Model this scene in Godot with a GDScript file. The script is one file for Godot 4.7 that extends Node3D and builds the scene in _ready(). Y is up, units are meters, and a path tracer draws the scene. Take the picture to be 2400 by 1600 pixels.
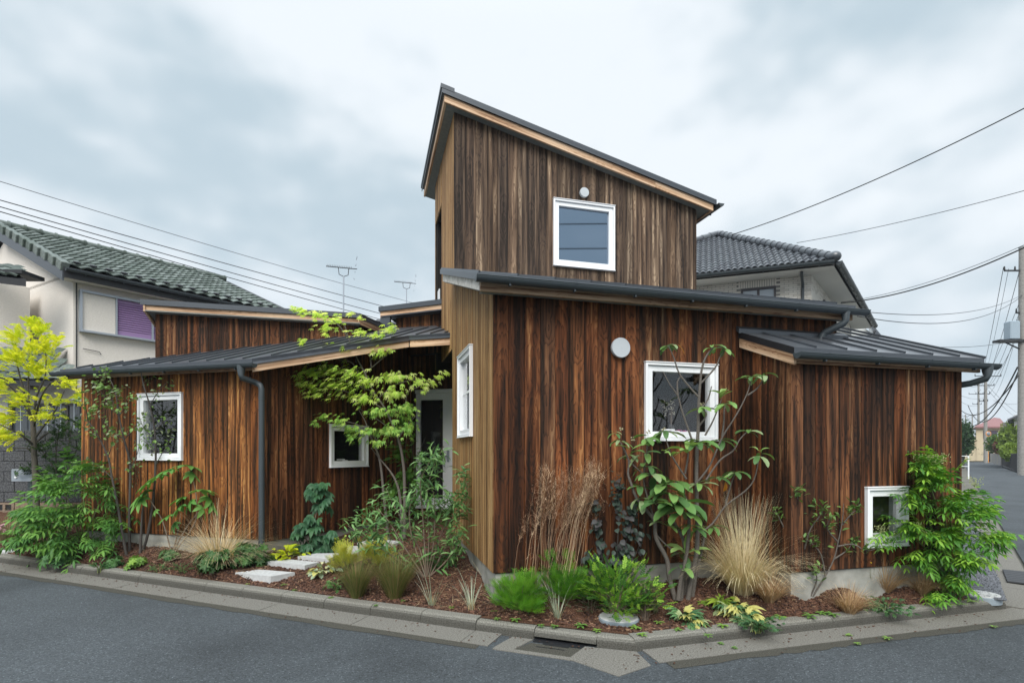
extends Node3D
# World: camera over the road at x = 0, depth z measured forward (Godot -z), metres. V(x, height, depth).
const F := 1250.0
const EYE := 1.75
var rng := RandomNumberGenerator.new()
var used := {}
var mat := {}
const U := Vector2(0.9657, 0.2596)     # along the main front, to the right
const W := Vector2(-0.2596, 0.9657)    # away from the road, square to the main front
const LP := Vector2(0.962, -0.273)     # along the front of the left wing
const LQ := Vector2(0.273, 0.962)
const CA := Vector2(-0.1889, 5.427)    # near corner of the house
const HB := 0.5                        # bottom edge of the cladding

func V(x: float, h: float, z: float) -> Vector3: return Vector3(x, h, -z)
func V2(p: Vector2, h: float) -> Vector3: return Vector3(p.x, h, -p.y)
func at(px: float, py: float, z: float) -> Vector3: return V((px - 1200.0) / F * z, EYE + (1056.0 - py) / F * z, z)
func rr(a: float, b: float) -> float: return rng.randf_range(a, b)

# ---------- mesh collector
class M:
	var v := PackedVector3Array()
	var n := PackedVector3Array()
	var t := PackedVector2Array()
	var t2 := PackedVector2Array()
	var c := PackedColorArray()
	var i := PackedInt32Array()
	var col := Color.WHITE
	func vert(p: Vector3, nn: Vector3, uv := Vector2.ZERO) -> int:
		v.append(p); n.append(nn); t.append(uv); c.append(col)
		return v.size() - 1
	func tri(a: int, b: int, d: int) -> void: i.append_array([a, d, b])
	func quad(a: Vector3, b: Vector3, d: Vector3, e: Vector3, ua := Vector2(0, 0), ub := Vector2(1, 0), ud := Vector2(1, 1), ue := Vector2(0, 1)) -> void:
		var nn := (b - a).cross(d - a)
		if nn.length_squared() < 1e-14: nn = (d - a).cross(e - a)
		nn = nn.normalized()
		var k := vert(a, nn, ua); vert(b, nn, ub); vert(d, nn, ud); vert(e, nn, ue)
		i.append_array([k, k + 2, k + 1, k, k + 3, k + 2])
	func tri3(a: Vector3, b: Vector3, d: Vector3) -> void:
		var nn := (b - a).cross(d - a).normalized()
		var k := vert(a, nn); vert(b, nn); vert(d, nn)
		i.append_array([k, k + 2, k + 1])
	# eight corners: bottom ring a0..a3 (counter-clockwise from above), top ring b0..b3
	func hexa(a: Array, b: Array) -> void:
		quad(a[0], a[1], b[1], b[0]); quad(a[1], a[2], b[2], b[1]); quad(a[2], a[3], b[3], b[2]); quad(a[3], a[0], b[0], b[3])
		quad(b[0], b[1], b[2], b[3]); quad(a[3], a[2], a[1], a[0])
	func box(lo: Vector3, hi: Vector3, x := Transform3D()) -> void:
		var a := []; var b := []
		for k in [[lo.x, hi.z], [hi.x, hi.z], [hi.x, lo.z], [lo.x, lo.z]]:
			a.append(x * Vector3(k[0], lo.y, k[1])); b.append(x * Vector3(k[0], hi.y, k[1]))
		hexa(a, b)
	# box with chamfered edges
	func cbox(lo: Vector3, hi: Vector3, r: float, x := Transform3D()) -> void:
		var ys := [lo.y, lo.y + r, hi.y - r, hi.y]
		var ins := [r, 0.0, 0.0, r]
		var ring := func(y: float, q: float) -> Array:
			var out := []
			for k in [[lo.x + q + r, hi.z - q], [hi.x - q - r, hi.z - q], [hi.x - q, hi.z - q - r], [hi.x - q, lo.z + q + r], [hi.x - q - r, lo.z + q], [lo.x + q + r, lo.z + q], [lo.x + q, lo.z + q + r], [lo.x + q, hi.z - q - r]]:
				out.append(x * Vector3(k[0], y, k[1]))
			return out
		var pr: Array = ring.call(ys[0], ins[0])
		for e in range(1, 7): tri3(pr[0], pr[e + 1], pr[e])
		for k in range(1, 4):
			var nx: Array = ring.call(ys[k], ins[k])
			for e in 8: quad(pr[e], pr[(e + 1) % 8], nx[(e + 1) % 8], nx[e])
			pr = nx
		for e in range(1, 7): tri3(pr[0], pr[e], pr[e + 1])
	# polygon (any shape, seen from above counter-clockwise or not) pushed along d
	func prism(poly: Array, d: Vector3) -> void:
		var flat := PackedVector2Array()
		var nn := Vector3.ZERO
		for k in poly.size(): nn += (poly[k] as Vector3).cross(poly[(k + 1) % poly.size()])
		var pl := poly.duplicate()
		if nn.dot(d) > 0: pl.reverse()
		nn = Vector3.ZERO
		for k in pl.size(): nn += (pl[k] as Vector3).cross(pl[(k + 1) % pl.size()])
		nn = nn.normalized()
		var ax: Vector3 = (pl[1] - pl[0]).normalized()
		var ay := nn.cross(ax)
		for q in pl: flat.append(Vector2((q as Vector3).dot(ax), (q as Vector3).dot(ay)))
		var tr := Geometry2D.triangulate_polygon(flat)
		for k in range(0, tr.size(), 3):
			var a: Vector3 = pl[tr[k]]; var b: Vector3 = pl[tr[k + 1]]; var e: Vector3 = pl[tr[k + 2]]
			if (b - a).cross(e - a).dot(nn) < 0:
				var s := b; b = e; e = s
			tri3(a, b, e); tri3(a + d, e + d, b + d)
		for k in pl.size():
			var a: Vector3 = pl[k]; var b: Vector3 = pl[(k + 1) % pl.size()]
			quad(a + d, b + d, b, a)
	func tube(p: Array, r: Array, sides := 6, cap := true) -> void:
		var base := v.size()
		var side := Vector3.ZERO
		for k in p.size():
			var d: Vector3 = (p[mini(k + 1, p.size() - 1)] as Vector3) - (p[maxi(k - 1, 0)] as Vector3)
			d = d.normalized()
			if side == Vector3.ZERO: side = d.cross(Vector3.UP if absf(d.y) < 0.9 else Vector3.RIGHT).normalized()
			side = (side - d * side.dot(d)).normalized()
			var up := d.cross(side)
			for s in sides:
				var w := TAU * s / sides
				var o := side * cos(w) + up * sin(w)
				vert((p[k] as Vector3) + o * r[k], o, Vector2(float(s) / sides, k))
		for k in p.size() - 1:
			for s in sides:
				var a := base + k * sides + s; var b := base + k * sides + (s + 1) % sides
				tri(a, b, b + sides); tri(a, b + sides, a + sides)
		if cap:
			for e in [0, p.size() - 1]:
				var d: Vector3 = ((p[e] as Vector3) - (p[1 if e == 0 else e - 1] as Vector3)).normalized()
				var m := vert(p[e], d)
				for s in sides:
					var a := vert(v[base + e * sides + s], d); var b := vert(v[base + e * sides + (s + 1) % sides], d)
					if e == 0: tri(m, b, a)
					else: tri(m, a, b)
	# one leaf blade: profile = half widths along the length; folded along the midrib, drooping
	func blade(p: Vector3, dir: Vector3, up: Vector3, ln: float, wd: float, prof: Array, droop := 0.3, fold := 0.25, wave := 0.0) -> void:
		var x := dir.normalized()
		var z := x.cross(up).normalized()
		var y := z.cross(x)
		var k0 := v.size()
		var m := prof.size()
		var pos := p
		for k in m:
			var f := float(k) / (m - 1)
			var an := -droop * f
			var d := x * cos(an) + y * sin(an)
			var nn := y * cos(an) - x * sin(an)
			if k > 0: pos += d * ln / (m - 1)
			var hw: float = prof[k] * wd
			var lift := nn * hw * fold + nn * (wave * wd * (1.0 if k % 2 == 0 else -1.0))
			vert(pos, nn, Vector2(f, 0.5))
			vert(pos + z * hw + lift, (nn - z * fold).normalized(), Vector2(f, 1))
			vert(pos - z * hw + lift, (nn + z * fold).normalized(), Vector2(f, 0))
			if k > 0:
				var a := k0 + (k - 1) * 3; var b := k0 + k * 3
				tri(a, b + 1, b); tri(a, a + 1, b + 1)
				tri(a, b + 2, a + 2); tri(a, b, b + 2)
	# a thin grass blade or straw bending under gravity
	func straw(p: Vector3, dir: Vector3, ln: float, wd: float, bend: float, segs := 6) -> void:
		var d := dir.normalized()
		var side := d.cross(Vector3.UP)
		if side.length() < 0.05: side = Vector3.RIGHT
		side = side.normalized()
		var pos := p
		var k0 := v.size()
		for k in segs + 1:
			var f := float(k) / segs
			var hw := wd * 0.5 * (1.0 - f * 0.85)
			var nn := side.cross(d).normalized()
			vert(pos - side * hw, nn, Vector2(0, f)); vert(pos + side * hw, nn, Vector2(1, f))
			if k > 0:
				var a := k0 + k * 2 - 2
				tri(a, a + 1, a + 3); tri(a, a + 3, a + 2)
			pos += d * ln / segs
			d = (d + Vector3.DOWN * bend / segs * (0.4 + 1.2 * f)).normalized()
	func done() -> ArrayMesh:
		var a := []
		a.resize(Mesh.ARRAY_MAX)
		a[Mesh.ARRAY_VERTEX] = v; a[Mesh.ARRAY_NORMAL] = n; a[Mesh.ARRAY_TEX_UV] = t; a[Mesh.ARRAY_COLOR] = c; a[Mesh.ARRAY_INDEX] = i
		if t2.size() == v.size(): a[Mesh.ARRAY_TEX_UV2] = t2
		var m := ArrayMesh.new()
		m.add_surface_from_arrays(Mesh.PRIMITIVE_TRIANGLES, a)
		return m

# ---------- nodes
func numbered(called: String) -> String:
	var k: int = used.get(called, 0)
	used[called] = k + 1
	return called if k == 0 else "%s_%03d" % [called, k]

func tag(o: Node, label := "", category := "", group := "", kind := "") -> Node:
	if label: o.set_meta("label", label)
	if category: o.set_meta("category", category)
	if group: o.set_meta("group", group)
	if kind: o.set_meta("kind", kind)
	return o

func thing(called: String, label: String, category: String, pos := Vector3.ZERO, group := "") -> Node3D:
	var o := Node3D.new()
	o.name = numbered(called)
	add_child(o)
	o.position = pos
	tag(o, label, category, group)
	return o

func obj(called: String, m, material: Material, parent: Node = null, x := Transform3D()) -> MeshInstance3D:
	var o := MeshInstance3D.new()
	o.mesh = m.done() if m is M else m
	o.material_override = material
	o.transform = x
	if parent == null:
		o.name = numbered(called)
		add_child(o)
	else:
		o.name = called
		parent.add_child(o, true)
	return o

func struct(called: String, m, material: Material) -> MeshInstance3D:
	var o := obj(called, m, material)
	o.set_meta("kind", "structure")
	return o

func many(called: String, mesh: Mesh, material: Material, xs: Array, parent: Node = null) -> MultiMeshInstance3D:
	var mm := MultiMesh.new()
	mm.transform_format = MultiMesh.TRANSFORM_3D
	mm.mesh = mesh
	mm.instance_count = xs.size()
	for k in xs.size(): mm.set_instance_transform(k, xs[k])
	var o := MultiMeshInstance3D.new()
	o.multimesh = mm
	o.material_override = material
	o.set_meta("kind", "stuff")
	if parent == null:
		o.name = numbered(called)
		add_child(o)
	else:
		o.name = called
		parent.add_child(o, true)
	return o

# ---------- materials
func lin(r: float, g: float, b: float) -> Color: return Color(r, g, b).linear_to_srgb()

func plain(r: float, g: float, b: float, rough := 0.7, metal := 0.0, spec := 0.5) -> StandardMaterial3D:
	var m := StandardMaterial3D.new()
	m.albedo_color = lin(r, g, b)
	m.roughness = rough
	m.metallic = metal
	m.metallic_specular = spec
	return m

func leafy(r: float, g: float, b: float, rough := 0.5, back := 0.5) -> StandardMaterial3D:
	var m := plain(r, g, b, rough, 0.0, 0.35)
	m.backlight_enabled = true
	m.backlight = lin(r * back * 1.3, g * back * 1.3, b * back * 0.7)
	m.cull_mode = BaseMaterial3D.CULL_DISABLED
	return m

func noise(kind: int, freq: float, oct := 4, sd := 1) -> FastNoiseLite:
	var n := FastNoiseLite.new()
	n.noise_type = kind
	n.frequency = freq
	n.fractal_octaves = oct
	n.seed = sd
	return n

func ramp(stops: Array) -> Gradient:
	var g := Gradient.new()
	var o := PackedFloat32Array(); var c := PackedColorArray()
	for s in stops:
		o.append(s[0]); c.append(lin(s[1], s[2], s[3]))
	g.offsets = o; g.colors = c
	return g

func ntex(n: FastNoiseLite, g: Gradient, size := 512, bump := false) -> NoiseTexture2D:
	var t := NoiseTexture2D.new()
	t.width = size; t.height = size
	t.seamless = true
	t.noise = n
	if g: t.color_ramp = g
	if bump:
		t.as_normal_map = true
		t.bump_strength = 3.0
	return t

# a material of noise colours laid over the object's own or the world's axes
func noisy(stops: Array, freq: float, metres: float, rough := 0.85, world := true, hscale := 0.0, sd := 1) -> StandardMaterial3D:
	var m := StandardMaterial3D.new()
	var n := noise(FastNoiseLite.TYPE_SIMPLEX, freq, 5, sd)
	m.albedo_texture = ntex(n, ramp(stops))
	m.roughness = rough
	m.metallic_specular = 0.3
	m.uv1_triplanar = true
	m.uv1_world_triplanar = world
	m.uv1_scale = Vector3.ONE / metres
	if hscale != 0.0:
		m.heightmap_enabled = true
		m.heightmap_texture = ntex(n, null)
		m.heightmap_scale = hscale
	return m

# Weathered cedar boards: strips of flat-sawn (or edge-grain) figure, 4.2 m long. pal = stops of linear colours
func wood(w: int, h: int, strips: int, sd: int, edge: bool, pal: Array) -> Array:
	var col := PackedByteArray(); col.resize(w * h * 3)
	var hgt := PackedByteArray(); hgt.resize(w * h)
	var lut := []
	for k in 256:
		var f := k / 255.0
		var a: Array = pal[0]; var b: Array = pal[pal.size() - 1]
		for s in pal.size() - 1:
			if f >= pal[s][0] and f <= pal[s + 1][0]:
				a = pal[s]; b = pal[s + 1]
		var u := clampf((f - a[0]) / maxf(1e-4, b[0] - a[0]), 0, 1)
		var cc := lin(lerpf(a[1], b[1], u), lerpf(a[2], b[2], u), lerpf(a[3], b[3], u))
		lut.append([int(cc.r * 255), int(cc.g * 255), int(cc.b * 255)])
	var n1 := noise(FastNoiseLite.TYPE_SIMPLEX, 1.0, 2, sd)
	var n2 := noise(FastNoiseLite.TYPE_SIMPLEX, 1.0, 3, sd + 7)
	var g := RandomNumberGenerator.new()
	g.seed = sd
	var sw := w / strips
	for s in strips:
		var x0 := g.randf_range(-0.3, 0.3)
		var d0 := g.randf_range(0.05, 0.35)
		var ph := g.randf_range(0, 100)
		var rings := g.randf_range(4.5, 7.5)
		var tone := g.randf_range(-0.14, 0.1)
		var char_ := g.randf_range(0.28, 0.55)
		if edge:
			x0 = g.randf_range(2.0, 5.0); rings = g.randf_range(4.0, 6.0)
		var kn := []
		for k in g.randi_range(1, 3): kn.append([g.randf_range(-0.35, 0.35), g.randf_range(0.2, 4.0), g.randf_range(0.03, 0.07)])
		for yy in h:
			var y := 4.2 * yy / h
			var d := d0 + 0.72 * n1.get_noise_2d(ph, y * 0.55) + 0.1 * n1.get_noise_2d(ph + 40.0, y * 3.0)
			var xd := x0 + 0.12 * n1.get_noise_2d(ph + 70.0, y * 0.7)
			for xx in sw:
				var x := (xx + 0.5) / sw - 0.5
				var dd := d
				var knot := 0.0
				for q in kn:
					var ex: float = (x - q[0]) / q[2]; var ey: float = (y - q[1]) * 0.32 / q[2]
					var e := ex * ex + ey * ey
					if e < 12.0:
						knot += exp(-e * 0.9)
						dd += 0.28 * exp(-e * 0.35)
				var r := sqrt((x - xd) * (x - xd) + dd * dd)
				var wob := n2.get_noise_2d(x * 5.0 + ph * 3.0, y * 2.2)
				var f := fposmod(r * rings + 0.35 * wob + ph, 1.0)
				var late := f * f * f * f if f < 0.93 else (1.0 - f) * 10.7
				var fib := n1.get_noise_2d(x * 26.0 + ph, y * 2.2)
				var big := n2.get_noise_2d(x * 1.5 + ph, y * 0.42 + ph)
				var tt := 0.5 + tone - 0.4 * late + 0.09 * fib + (0.16 if edge else char_) * big * 1.2 - 0.5 * knot
				if edge: tt += 0.55 * n2.get_noise_2d(x * 12.0 + ph * 2.0, y * 0.1) + 0.3 * n1.get_noise_2d(x * 30.0 + ph, y * 0.2)
				var c: Array = lut[clampi(int(tt * 255.0), 0, 255)]
				var k3 := ((h - 1 - yy) * w + s * sw + xx) * 3
				col[k3] = c[0]; col[k3 + 1] = c[1]; col[k3 + 2] = c[2]
				hgt[k3 / 3] = clampi(int((0.5 - 0.35 * late + 0.2 * fib) * 255.0), 0, 255)
	var ic := Image.create_from_data(w, h, false, Image.FORMAT_RGB8, col)
	var ih := Image.create_from_data(w, h, false, Image.FORMAT_L8, hgt)
	return [ImageTexture.create_from_image(ic), ImageTexture.create_from_image(ih)]

func woodmat(t: Array, rough := 0.72) -> StandardMaterial3D:
	var m := StandardMaterial3D.new()
	m.albedo_texture = t[0]
	m.vertex_color_use_as_albedo = true
	m.roughness = rough
	m.metallic_specular = 0.3
	m.heightmap_enabled = true
	m.heightmap_texture = t[1]
	m.heightmap_scale = 0.12
	return m

func speckle(size: int, base: Array, spread: float, light: float, sd: int) -> ImageTexture:
	var g := RandomNumberGenerator.new()
	g.seed = sd
	var d := PackedByteArray(); d.resize(size * size * 3)
	var prev := 0.0
	for k in size * size:
		var a := g.randf()
		prev = lerpf(prev, a, 0.75)
		var f := 1.0 + spread * (prev - 0.5)
		if a > 1.0 - light: f += g.randf_range(0.8, 2.6)
		elif a < 0.06: f *= 0.45
		var cc := lin(minf(1.0, base[0] * f), minf(1.0, base[1] * f), minf(1.0, base[2] * f))
		d[k * 3] = int(cc.r * 255); d[k * 3 + 1] = int(cc.g * 255); d[k * 3 + 2] = int(cc.b * 255)
	return ImageTexture.create_from_image(Image.create_from_data(size, size, false, Image.FORMAT_RGB8, d))

func sky_image() -> ImageTexture:
	var w := 768; var h := 384
	var d := PackedByteArray(); d.resize(w * h * 3 * 4)
	var a := noise(FastNoiseLite.TYPE_SIMPLEX, 0.9, 4, 11)
	var b := noise(FastNoiseLite.TYPE_SIMPLEX, 2.2, 4, 5)
	for y in h:
		var el := PI * 0.5 - PI * (y + 0.5) / h
		for x in w:
			var az := TAU * (x + 0.5) / w
			var dir := Vector3(sin(az) * cos(el), sin(el), -cos(az) * cos(el))
			var q := Vector3(dir.x, dir.y * 2.1, dir.z) * 1.15
			var f := 0.56 + 0.75 * a.get_noise_3dv(q) + 0.5 * b.get_noise_3dv(q) + 0.34 * b.get_noise_3dv(q * 2.3) + 0.16 * b.get_noise_3dv(q * 5.0)
			# a darker bank of cloud low to the left, thinner cloud high in the middle
			f -= 0.42 * exp(-(pow((wrapf(az, -PI, PI) + 0.50) / 0.34, 2) + pow((el - 0.42) / 0.13, 2)))
			f += 0.36 * exp(-(pow((wrapf(az, -PI, PI) - 0.02) / 0.45, 2) + pow((el - 0.75) / 0.38, 2)))
			f -= 0.22 * exp(-(pow((wrapf(az, -PI, PI) - 0.32) / 0.16, 2) + pow((el - 0.66) / 0.1, 2)))
			f = clampf(f, 0.0, 1.0)
			f = f * f * (3.0 - 2.0 * f)
			var c := Vector3(0.48, 0.585, 0.66).lerp(Vector3(0.78, 0.835, 0.885), f)
			c = c.lerp(Vector3(0.70, 0.76, 0.83), 0.55 * exp(-maxf(el, 0.0) / 0.12))
			# overcast: two to three times as bright overhead as low down
			c *= (1.0 + 1.9 * smoothstep(0.62, 1.0, dir.y)) * 0.51
			if el < 0.0: c = Vector3(0.16, 0.16, 0.155)
			var k := (y * w + x) * 12
			d.encode_float(k, c.x); d.encode_float(k + 4, c.y); d.encode_float(k + 8, c.z)
	return ImageTexture.create_from_image(Image.create_from_data(w, h, false, Image.FORMAT_RGBF, d))

# height of the planting bed
var bed := PackedVector3Array()
var bednoise: FastNoiseLite
func G(x: float, z: float) -> float:
	var s := 0.0; var t := 0.0
	for q in bed:
		var dx := q.x - x; var dz := q.z - z
		var w := 1.0 / pow(dx * dx + dz * dz + 0.02, 1.7)
		s += w * q.y; t += w
	return lerpf(0.108, s / t, smoothstep(-0.02, 0.13, z - kerb_z(x)))
func kerb_z(x: float) -> float:   # inner edge of the kerb
	if x < 1.12: return 5.0 + (0.06 - x) * 0.4107 + 0.17 if x < 0.06 else 5.17 - (x - 0.06) * 0.34
	return 4.81 + (x - 1.12) * 0.2793
func hit(px: float, py: float) -> Vector3:
	var z := 6.0
	for k in 14:
		var x := (px - 1200.0) / F * z
		z = lerpf(z, (EYE - G(x, z)) * F / (py - 1056.0), 0.7)
	var xx := (px - 1200.0) / F * z
	return V(xx, G(xx, z), z)

func _ready() -> void:
	rng.seed = 4
	# ---- camera, sky, sun, exposure
	var cam := Camera3D.new()
	cam.name = "camera"
	add_child(cam)
	cam.position = Vector3(0, EYE, 0)
	cam.projection = Camera3D.PROJECTION_FRUSTUM
	cam.near = 0.1
	cam.far = 900.0
	cam.size = 0.1 * 1600.0 / F
	cam.frustum_offset = Vector2(0, 0.1 * 256.0 / F)
	cam.current = true
	var env := Environment.new()
	env.background_mode = Environment.BG_SKY
	var sky := Sky.new()
	var sm := PanoramaSkyMaterial.new()
	sm.panorama = sky_image()
	sky.sky_material = sm
	env.sky = sky
	env.tonemap_mode = Environment.TONE_MAPPER_LINEAR
	env.tonemap_exposure = 2.25
	env.sdfgi_enabled = true
	env.ssao_enabled = true
	env.ssil_enabled = true
	env.fog_enabled = true
	env.fog_density = 0.0005
	env.fog_light_color = Color(0.86, 0.9, 0.94)
	var we := WorldEnvironment.new()
	we.name = "world_environment"
	we.environment = env
	add_child(we)
	var sun := DirectionalLight3D.new()
	sun.name = "sun"
	sun.light_energy = 0.5
	sun.light_color = Color(1.0, 0.98, 0.95)
	sun.light_angular_distance = 40.0
	sun.shadow_enabled = true
	sun.rotation_degrees = Vector3(-46, -8, 0)
	add_child(sun)
	materials()
	ground()
	house()
	neighbours()
	street()
	wires()
	plants()

func materials() -> void:
	var dark := [[0.0, 0.014, 0.010, 0.008], [0.28, 0.055, 0.026, 0.016], [0.5, 0.135, 0.055, 0.027], [0.74, 0.25, 0.112, 0.053], [1.0, 0.52, 0.31, 0.165]]
	var grey := [[0.0, 0.03, 0.022, 0.017], [0.25, 0.085, 0.056, 0.04], [0.52, 0.14, 0.093, 0.063], [0.78, 0.22, 0.15, 0.1], [1.0, 0.5, 0.37, 0.25]]
	var gold := [[0.0, 0.06, 0.027, 0.01], [0.3, 0.27, 0.13, 0.05], [0.5, 0.45, 0.26, 0.11], [1.0, 0.8, 0.56, 0.3]]
	var pine := [[0.0, 0.2, 0.1, 0.055], [0.3, 0.44, 0.27, 0.16], [0.55, 0.62, 0.42, 0.27], [1.0, 0.72, 0.53, 0.37]]
	mat.dark = woodmat(wood(512, 1024, 8, 21, false, dark))
	mat.dark.albedo_color = Color(1.03, 1.0, 0.97)
	mat.orange = mat.dark.duplicate()
	mat.orange.albedo_color = Color(1.2, 1.15, 1.02)
	mat.grey = woodmat(wood(512, 1024, 8, 52, false, grey))
	mat.gold = woodmat(wood(512, 512, 4, 33, true, gold))
	mat.pine = woodmat(wood(384, 512, 4, 77, false, pine), 0.6)
	mat.backing = plain(0.012, 0.01, 0.009, 0.95)
	mat.metal = noisy([[0.0, 0.105, 0.115, 0.13], [0.5, 0.13, 0.14, 0.157], [1.0, 0.16, 0.172, 0.19]], 0.012, 1.7, 0.3)
	mat.metal.metallic = 0.55
	mat.metal.metallic_specular = 0.5
	mat.metal2 = plain(0.07, 0.08, 0.093, 0.4, 0.3, 0.5)
	mat.pipe = plain(0.045, 0.058, 0.066, 0.45)
	mat.white = plain(0.86, 0.88, 0.9, 0.35)
	mat.ventgrey = plain(0.5, 0.54, 0.57, 0.45)
	mat.soffit = noisy([[0.0, 0.16, 0.17, 0.16], [1.0, 0.22, 0.23, 0.22]], 0.02, 1.0, 0.8)
	mat.greywash = noisy([[0.0, 0.3, 0.28, 0.24], [0.4, 0.56, 0.54, 0.5], [1.0, 0.72, 0.7, 0.66]], 0.012, 0.8, 0.8)
	mat.concrete = noisy([[0.0, 0.2, 0.2, 0.18], [0.45, 0.3, 0.3, 0.27], [1.0, 0.4, 0.4, 0.37]], 0.01, 1.6, 0.9, true, 0.15)
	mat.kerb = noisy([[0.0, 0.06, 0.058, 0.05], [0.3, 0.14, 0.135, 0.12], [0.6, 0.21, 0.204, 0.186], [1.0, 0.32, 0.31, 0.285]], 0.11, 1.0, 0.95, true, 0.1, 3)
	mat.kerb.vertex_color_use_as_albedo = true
	mat.gutter = noisy([[0.0, 0.075, 0.072, 0.062], [0.35, 0.15, 0.144, 0.128], [0.65, 0.185, 0.178, 0.16], [1.0, 0.27, 0.26, 0.235]], 0.13, 1.4, 0.95, true, 0.1, 4)
	mat.apron = noisy([[0.0, 0.03, 0.029, 0.024], [0.45, 0.06, 0.058, 0.048], [0.75, 0.085, 0.082, 0.07], [1.0, 0.13, 0.125, 0.105]], 0.14, 1.2, 0.95, true, 0.15, 9)
	mat.slab = noisy([[0.0, 0.4, 0.41, 0.41], [1.0, 0.54, 0.55, 0.55]], 0.02, 0.7, 0.8)
	mat.mulch = noisy([[0.0, 0.022, 0.011, 0.008], [0.45, 0.075, 0.036, 0.023], [0.7, 0.15, 0.08, 0.05], [1.0, 0.3, 0.18, 0.12]], 0.06, 0.55, 0.95, true, 1.2, 6)
	for k in 4: mat["chip%d" % k] = plain([0.14, 0.08, 0.045, 0.27][k], [0.068, 0.037, 0.021, 0.165][k], [0.042, 0.022, 0.014, 0.1][k], 0.9)
	mat.gravel = noisy([[0.0, 0.03, 0.033, 0.037], [0.5, 0.11, 0.12, 0.135], [1.0, 0.3, 0.32, 0.34]], 0.09, 0.6, 0.9, true, 1.0, 8)
	var road := StandardMaterial3D.new()
	road.albedo_texture = speckle(640, [0.065, 0.075, 0.083], 0.95, 0.03, 3)
	road.uv1_scale = Vector3(0.24, 0.24, 1)
	road.roughness = 0.82
	road.metallic_specular = 0.4
	road.detail_enabled = true
	road.detail_blend_mode = BaseMaterial3D.BLEND_MODE_MUL
	road.detail_uv_layer = BaseMaterial3D.DETAIL_UV_2
	road.detail_albedo = ntex(noise(FastNoiseLite.TYPE_SIMPLEX, 0.008, 5, 12), ramp([[0.0, 0.62, 0.62, 0.62], [0.5, 0.9, 0.9, 0.9], [1.0, 1.0, 1.0, 1.0]]))
	mat.road = road
	mat.stucco = noisy([[0.0, 0.64, 0.6, 0.55], [1.0, 0.76, 0.72, 0.67]], 0.06, 1.2, 0.95, true, 0.4)
	mat.greentile = noisy([[0.0, 0.075, 0.092, 0.083], [0.5, 0.135, 0.16, 0.148], [1.0, 0.21, 0.24, 0.222]], 0.03, 1.5, 0.55)
	mat.darktile = plain(0.062, 0.07, 0.082, 0.3, 0.0, 0.6)
	mat.black = plain(0.014, 0.015, 0.018, 0.5)
	mat.purple = plain(0.3, 0.19, 0.37, 0.55)
	mat.alu = plain(0.36, 0.4, 0.45, 0.4, 0.3)
	mat.block = noisy([[0.0, 0.04, 0.042, 0.047], [0.5, 0.085, 0.088, 0.095], [1.0, 0.15, 0.152, 0.158]], 0.05, 1.2, 0.95, true, 0.4, 14)
	mat.tanblock = noisy([[0.0, 0.17, 0.125, 0.095], [1.0, 0.3, 0.235, 0.18]], 0.05, 1.2, 0.95, true, 0.4, 15)
	mat.brick = plain(0.74, 0.71, 0.65, 0.8)
	mat.brick2 = plain(0.62, 0.59, 0.53, 0.8)
	mat.mortar = plain(0.26, 0.255, 0.245, 0.95)
	mat.wire = plain(0.02, 0.022, 0.025, 0.6)
	mat.pole = noisy([[0.0, 0.2, 0.195, 0.185], [1.0, 0.34, 0.33, 0.31]], 0.02, 2.0, 0.9)
	mat.bark = noisy([[0.0, 0.06, 0.052, 0.046], [0.5, 0.13, 0.115, 0.1], [1.0, 0.24, 0.22, 0.195]], 0.07, 0.4, 0.9, true, 0.4, 17)
	mat.bark2 = noisy([[0.0, 0.03, 0.026, 0.023], [0.5, 0.07, 0.062, 0.055], [1.0, 0.2, 0.19, 0.18]], 0.08, 0.3, 0.9, true, 0.3, 18)
	mat.twig = plain(0.2, 0.15, 0.11, 0.8)
	mat.greenstem = plain(0.14, 0.17, 0.06, 0.7)
	var gl := StandardMaterial3D.new()
	gl.transparency = BaseMaterial3D.TRANSPARENCY_ALPHA
	gl.albedo_color = Color(0.1, 0.12, 0.13, 0.06)
	gl.roughness = 0.02
	gl.metallic_specular = 0.5
	mat.glass = gl
	var ml := StandardMaterial3D.new()   # coated glass of the upper window
	ml.albedo_color = lin(0.27, 0.33, 0.41)
	ml.metallic = 1.0
	ml.roughness = 0.03
	mat.coated = ml
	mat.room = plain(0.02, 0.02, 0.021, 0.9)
	mat.curtain = plain(0.5, 0.53, 0.56, 0.9)
	mat.warmroom = plain(0.2, 0.14, 0.06, 0.9)
	mat.rim = plain(0.7, 0.28, 0.06, 0.5)
	mat.mirror = plain(0.5, 0.52, 0.54, 0.15, 1.0)

# ---------- ground, road, kerbs
func sheet(pts: Array, h: float, m: Material, called: String) -> MeshInstance3D:
	var b := M.new()
	var fl := PackedVector2Array()
	for q in pts: fl.append(q)
	var tr := Geometry2D.triangulate_polygon(fl)
	for q in pts:
		b.vert(V2(q, h), Vector3.UP, q)
		b.t2.append(q * 0.09)
	for k in range(0, tr.size(), 3):
		var a := tr[k]; var e := tr[k + 1]; var f := tr[k + 2]
		if (b.v[e] - b.v[a]).cross(b.v[f] - b.v[a]).y > 0: b.i.append_array([a, f, e])
		else: b.i.append_array([a, e, f])
	return struct(called, b, m)

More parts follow.
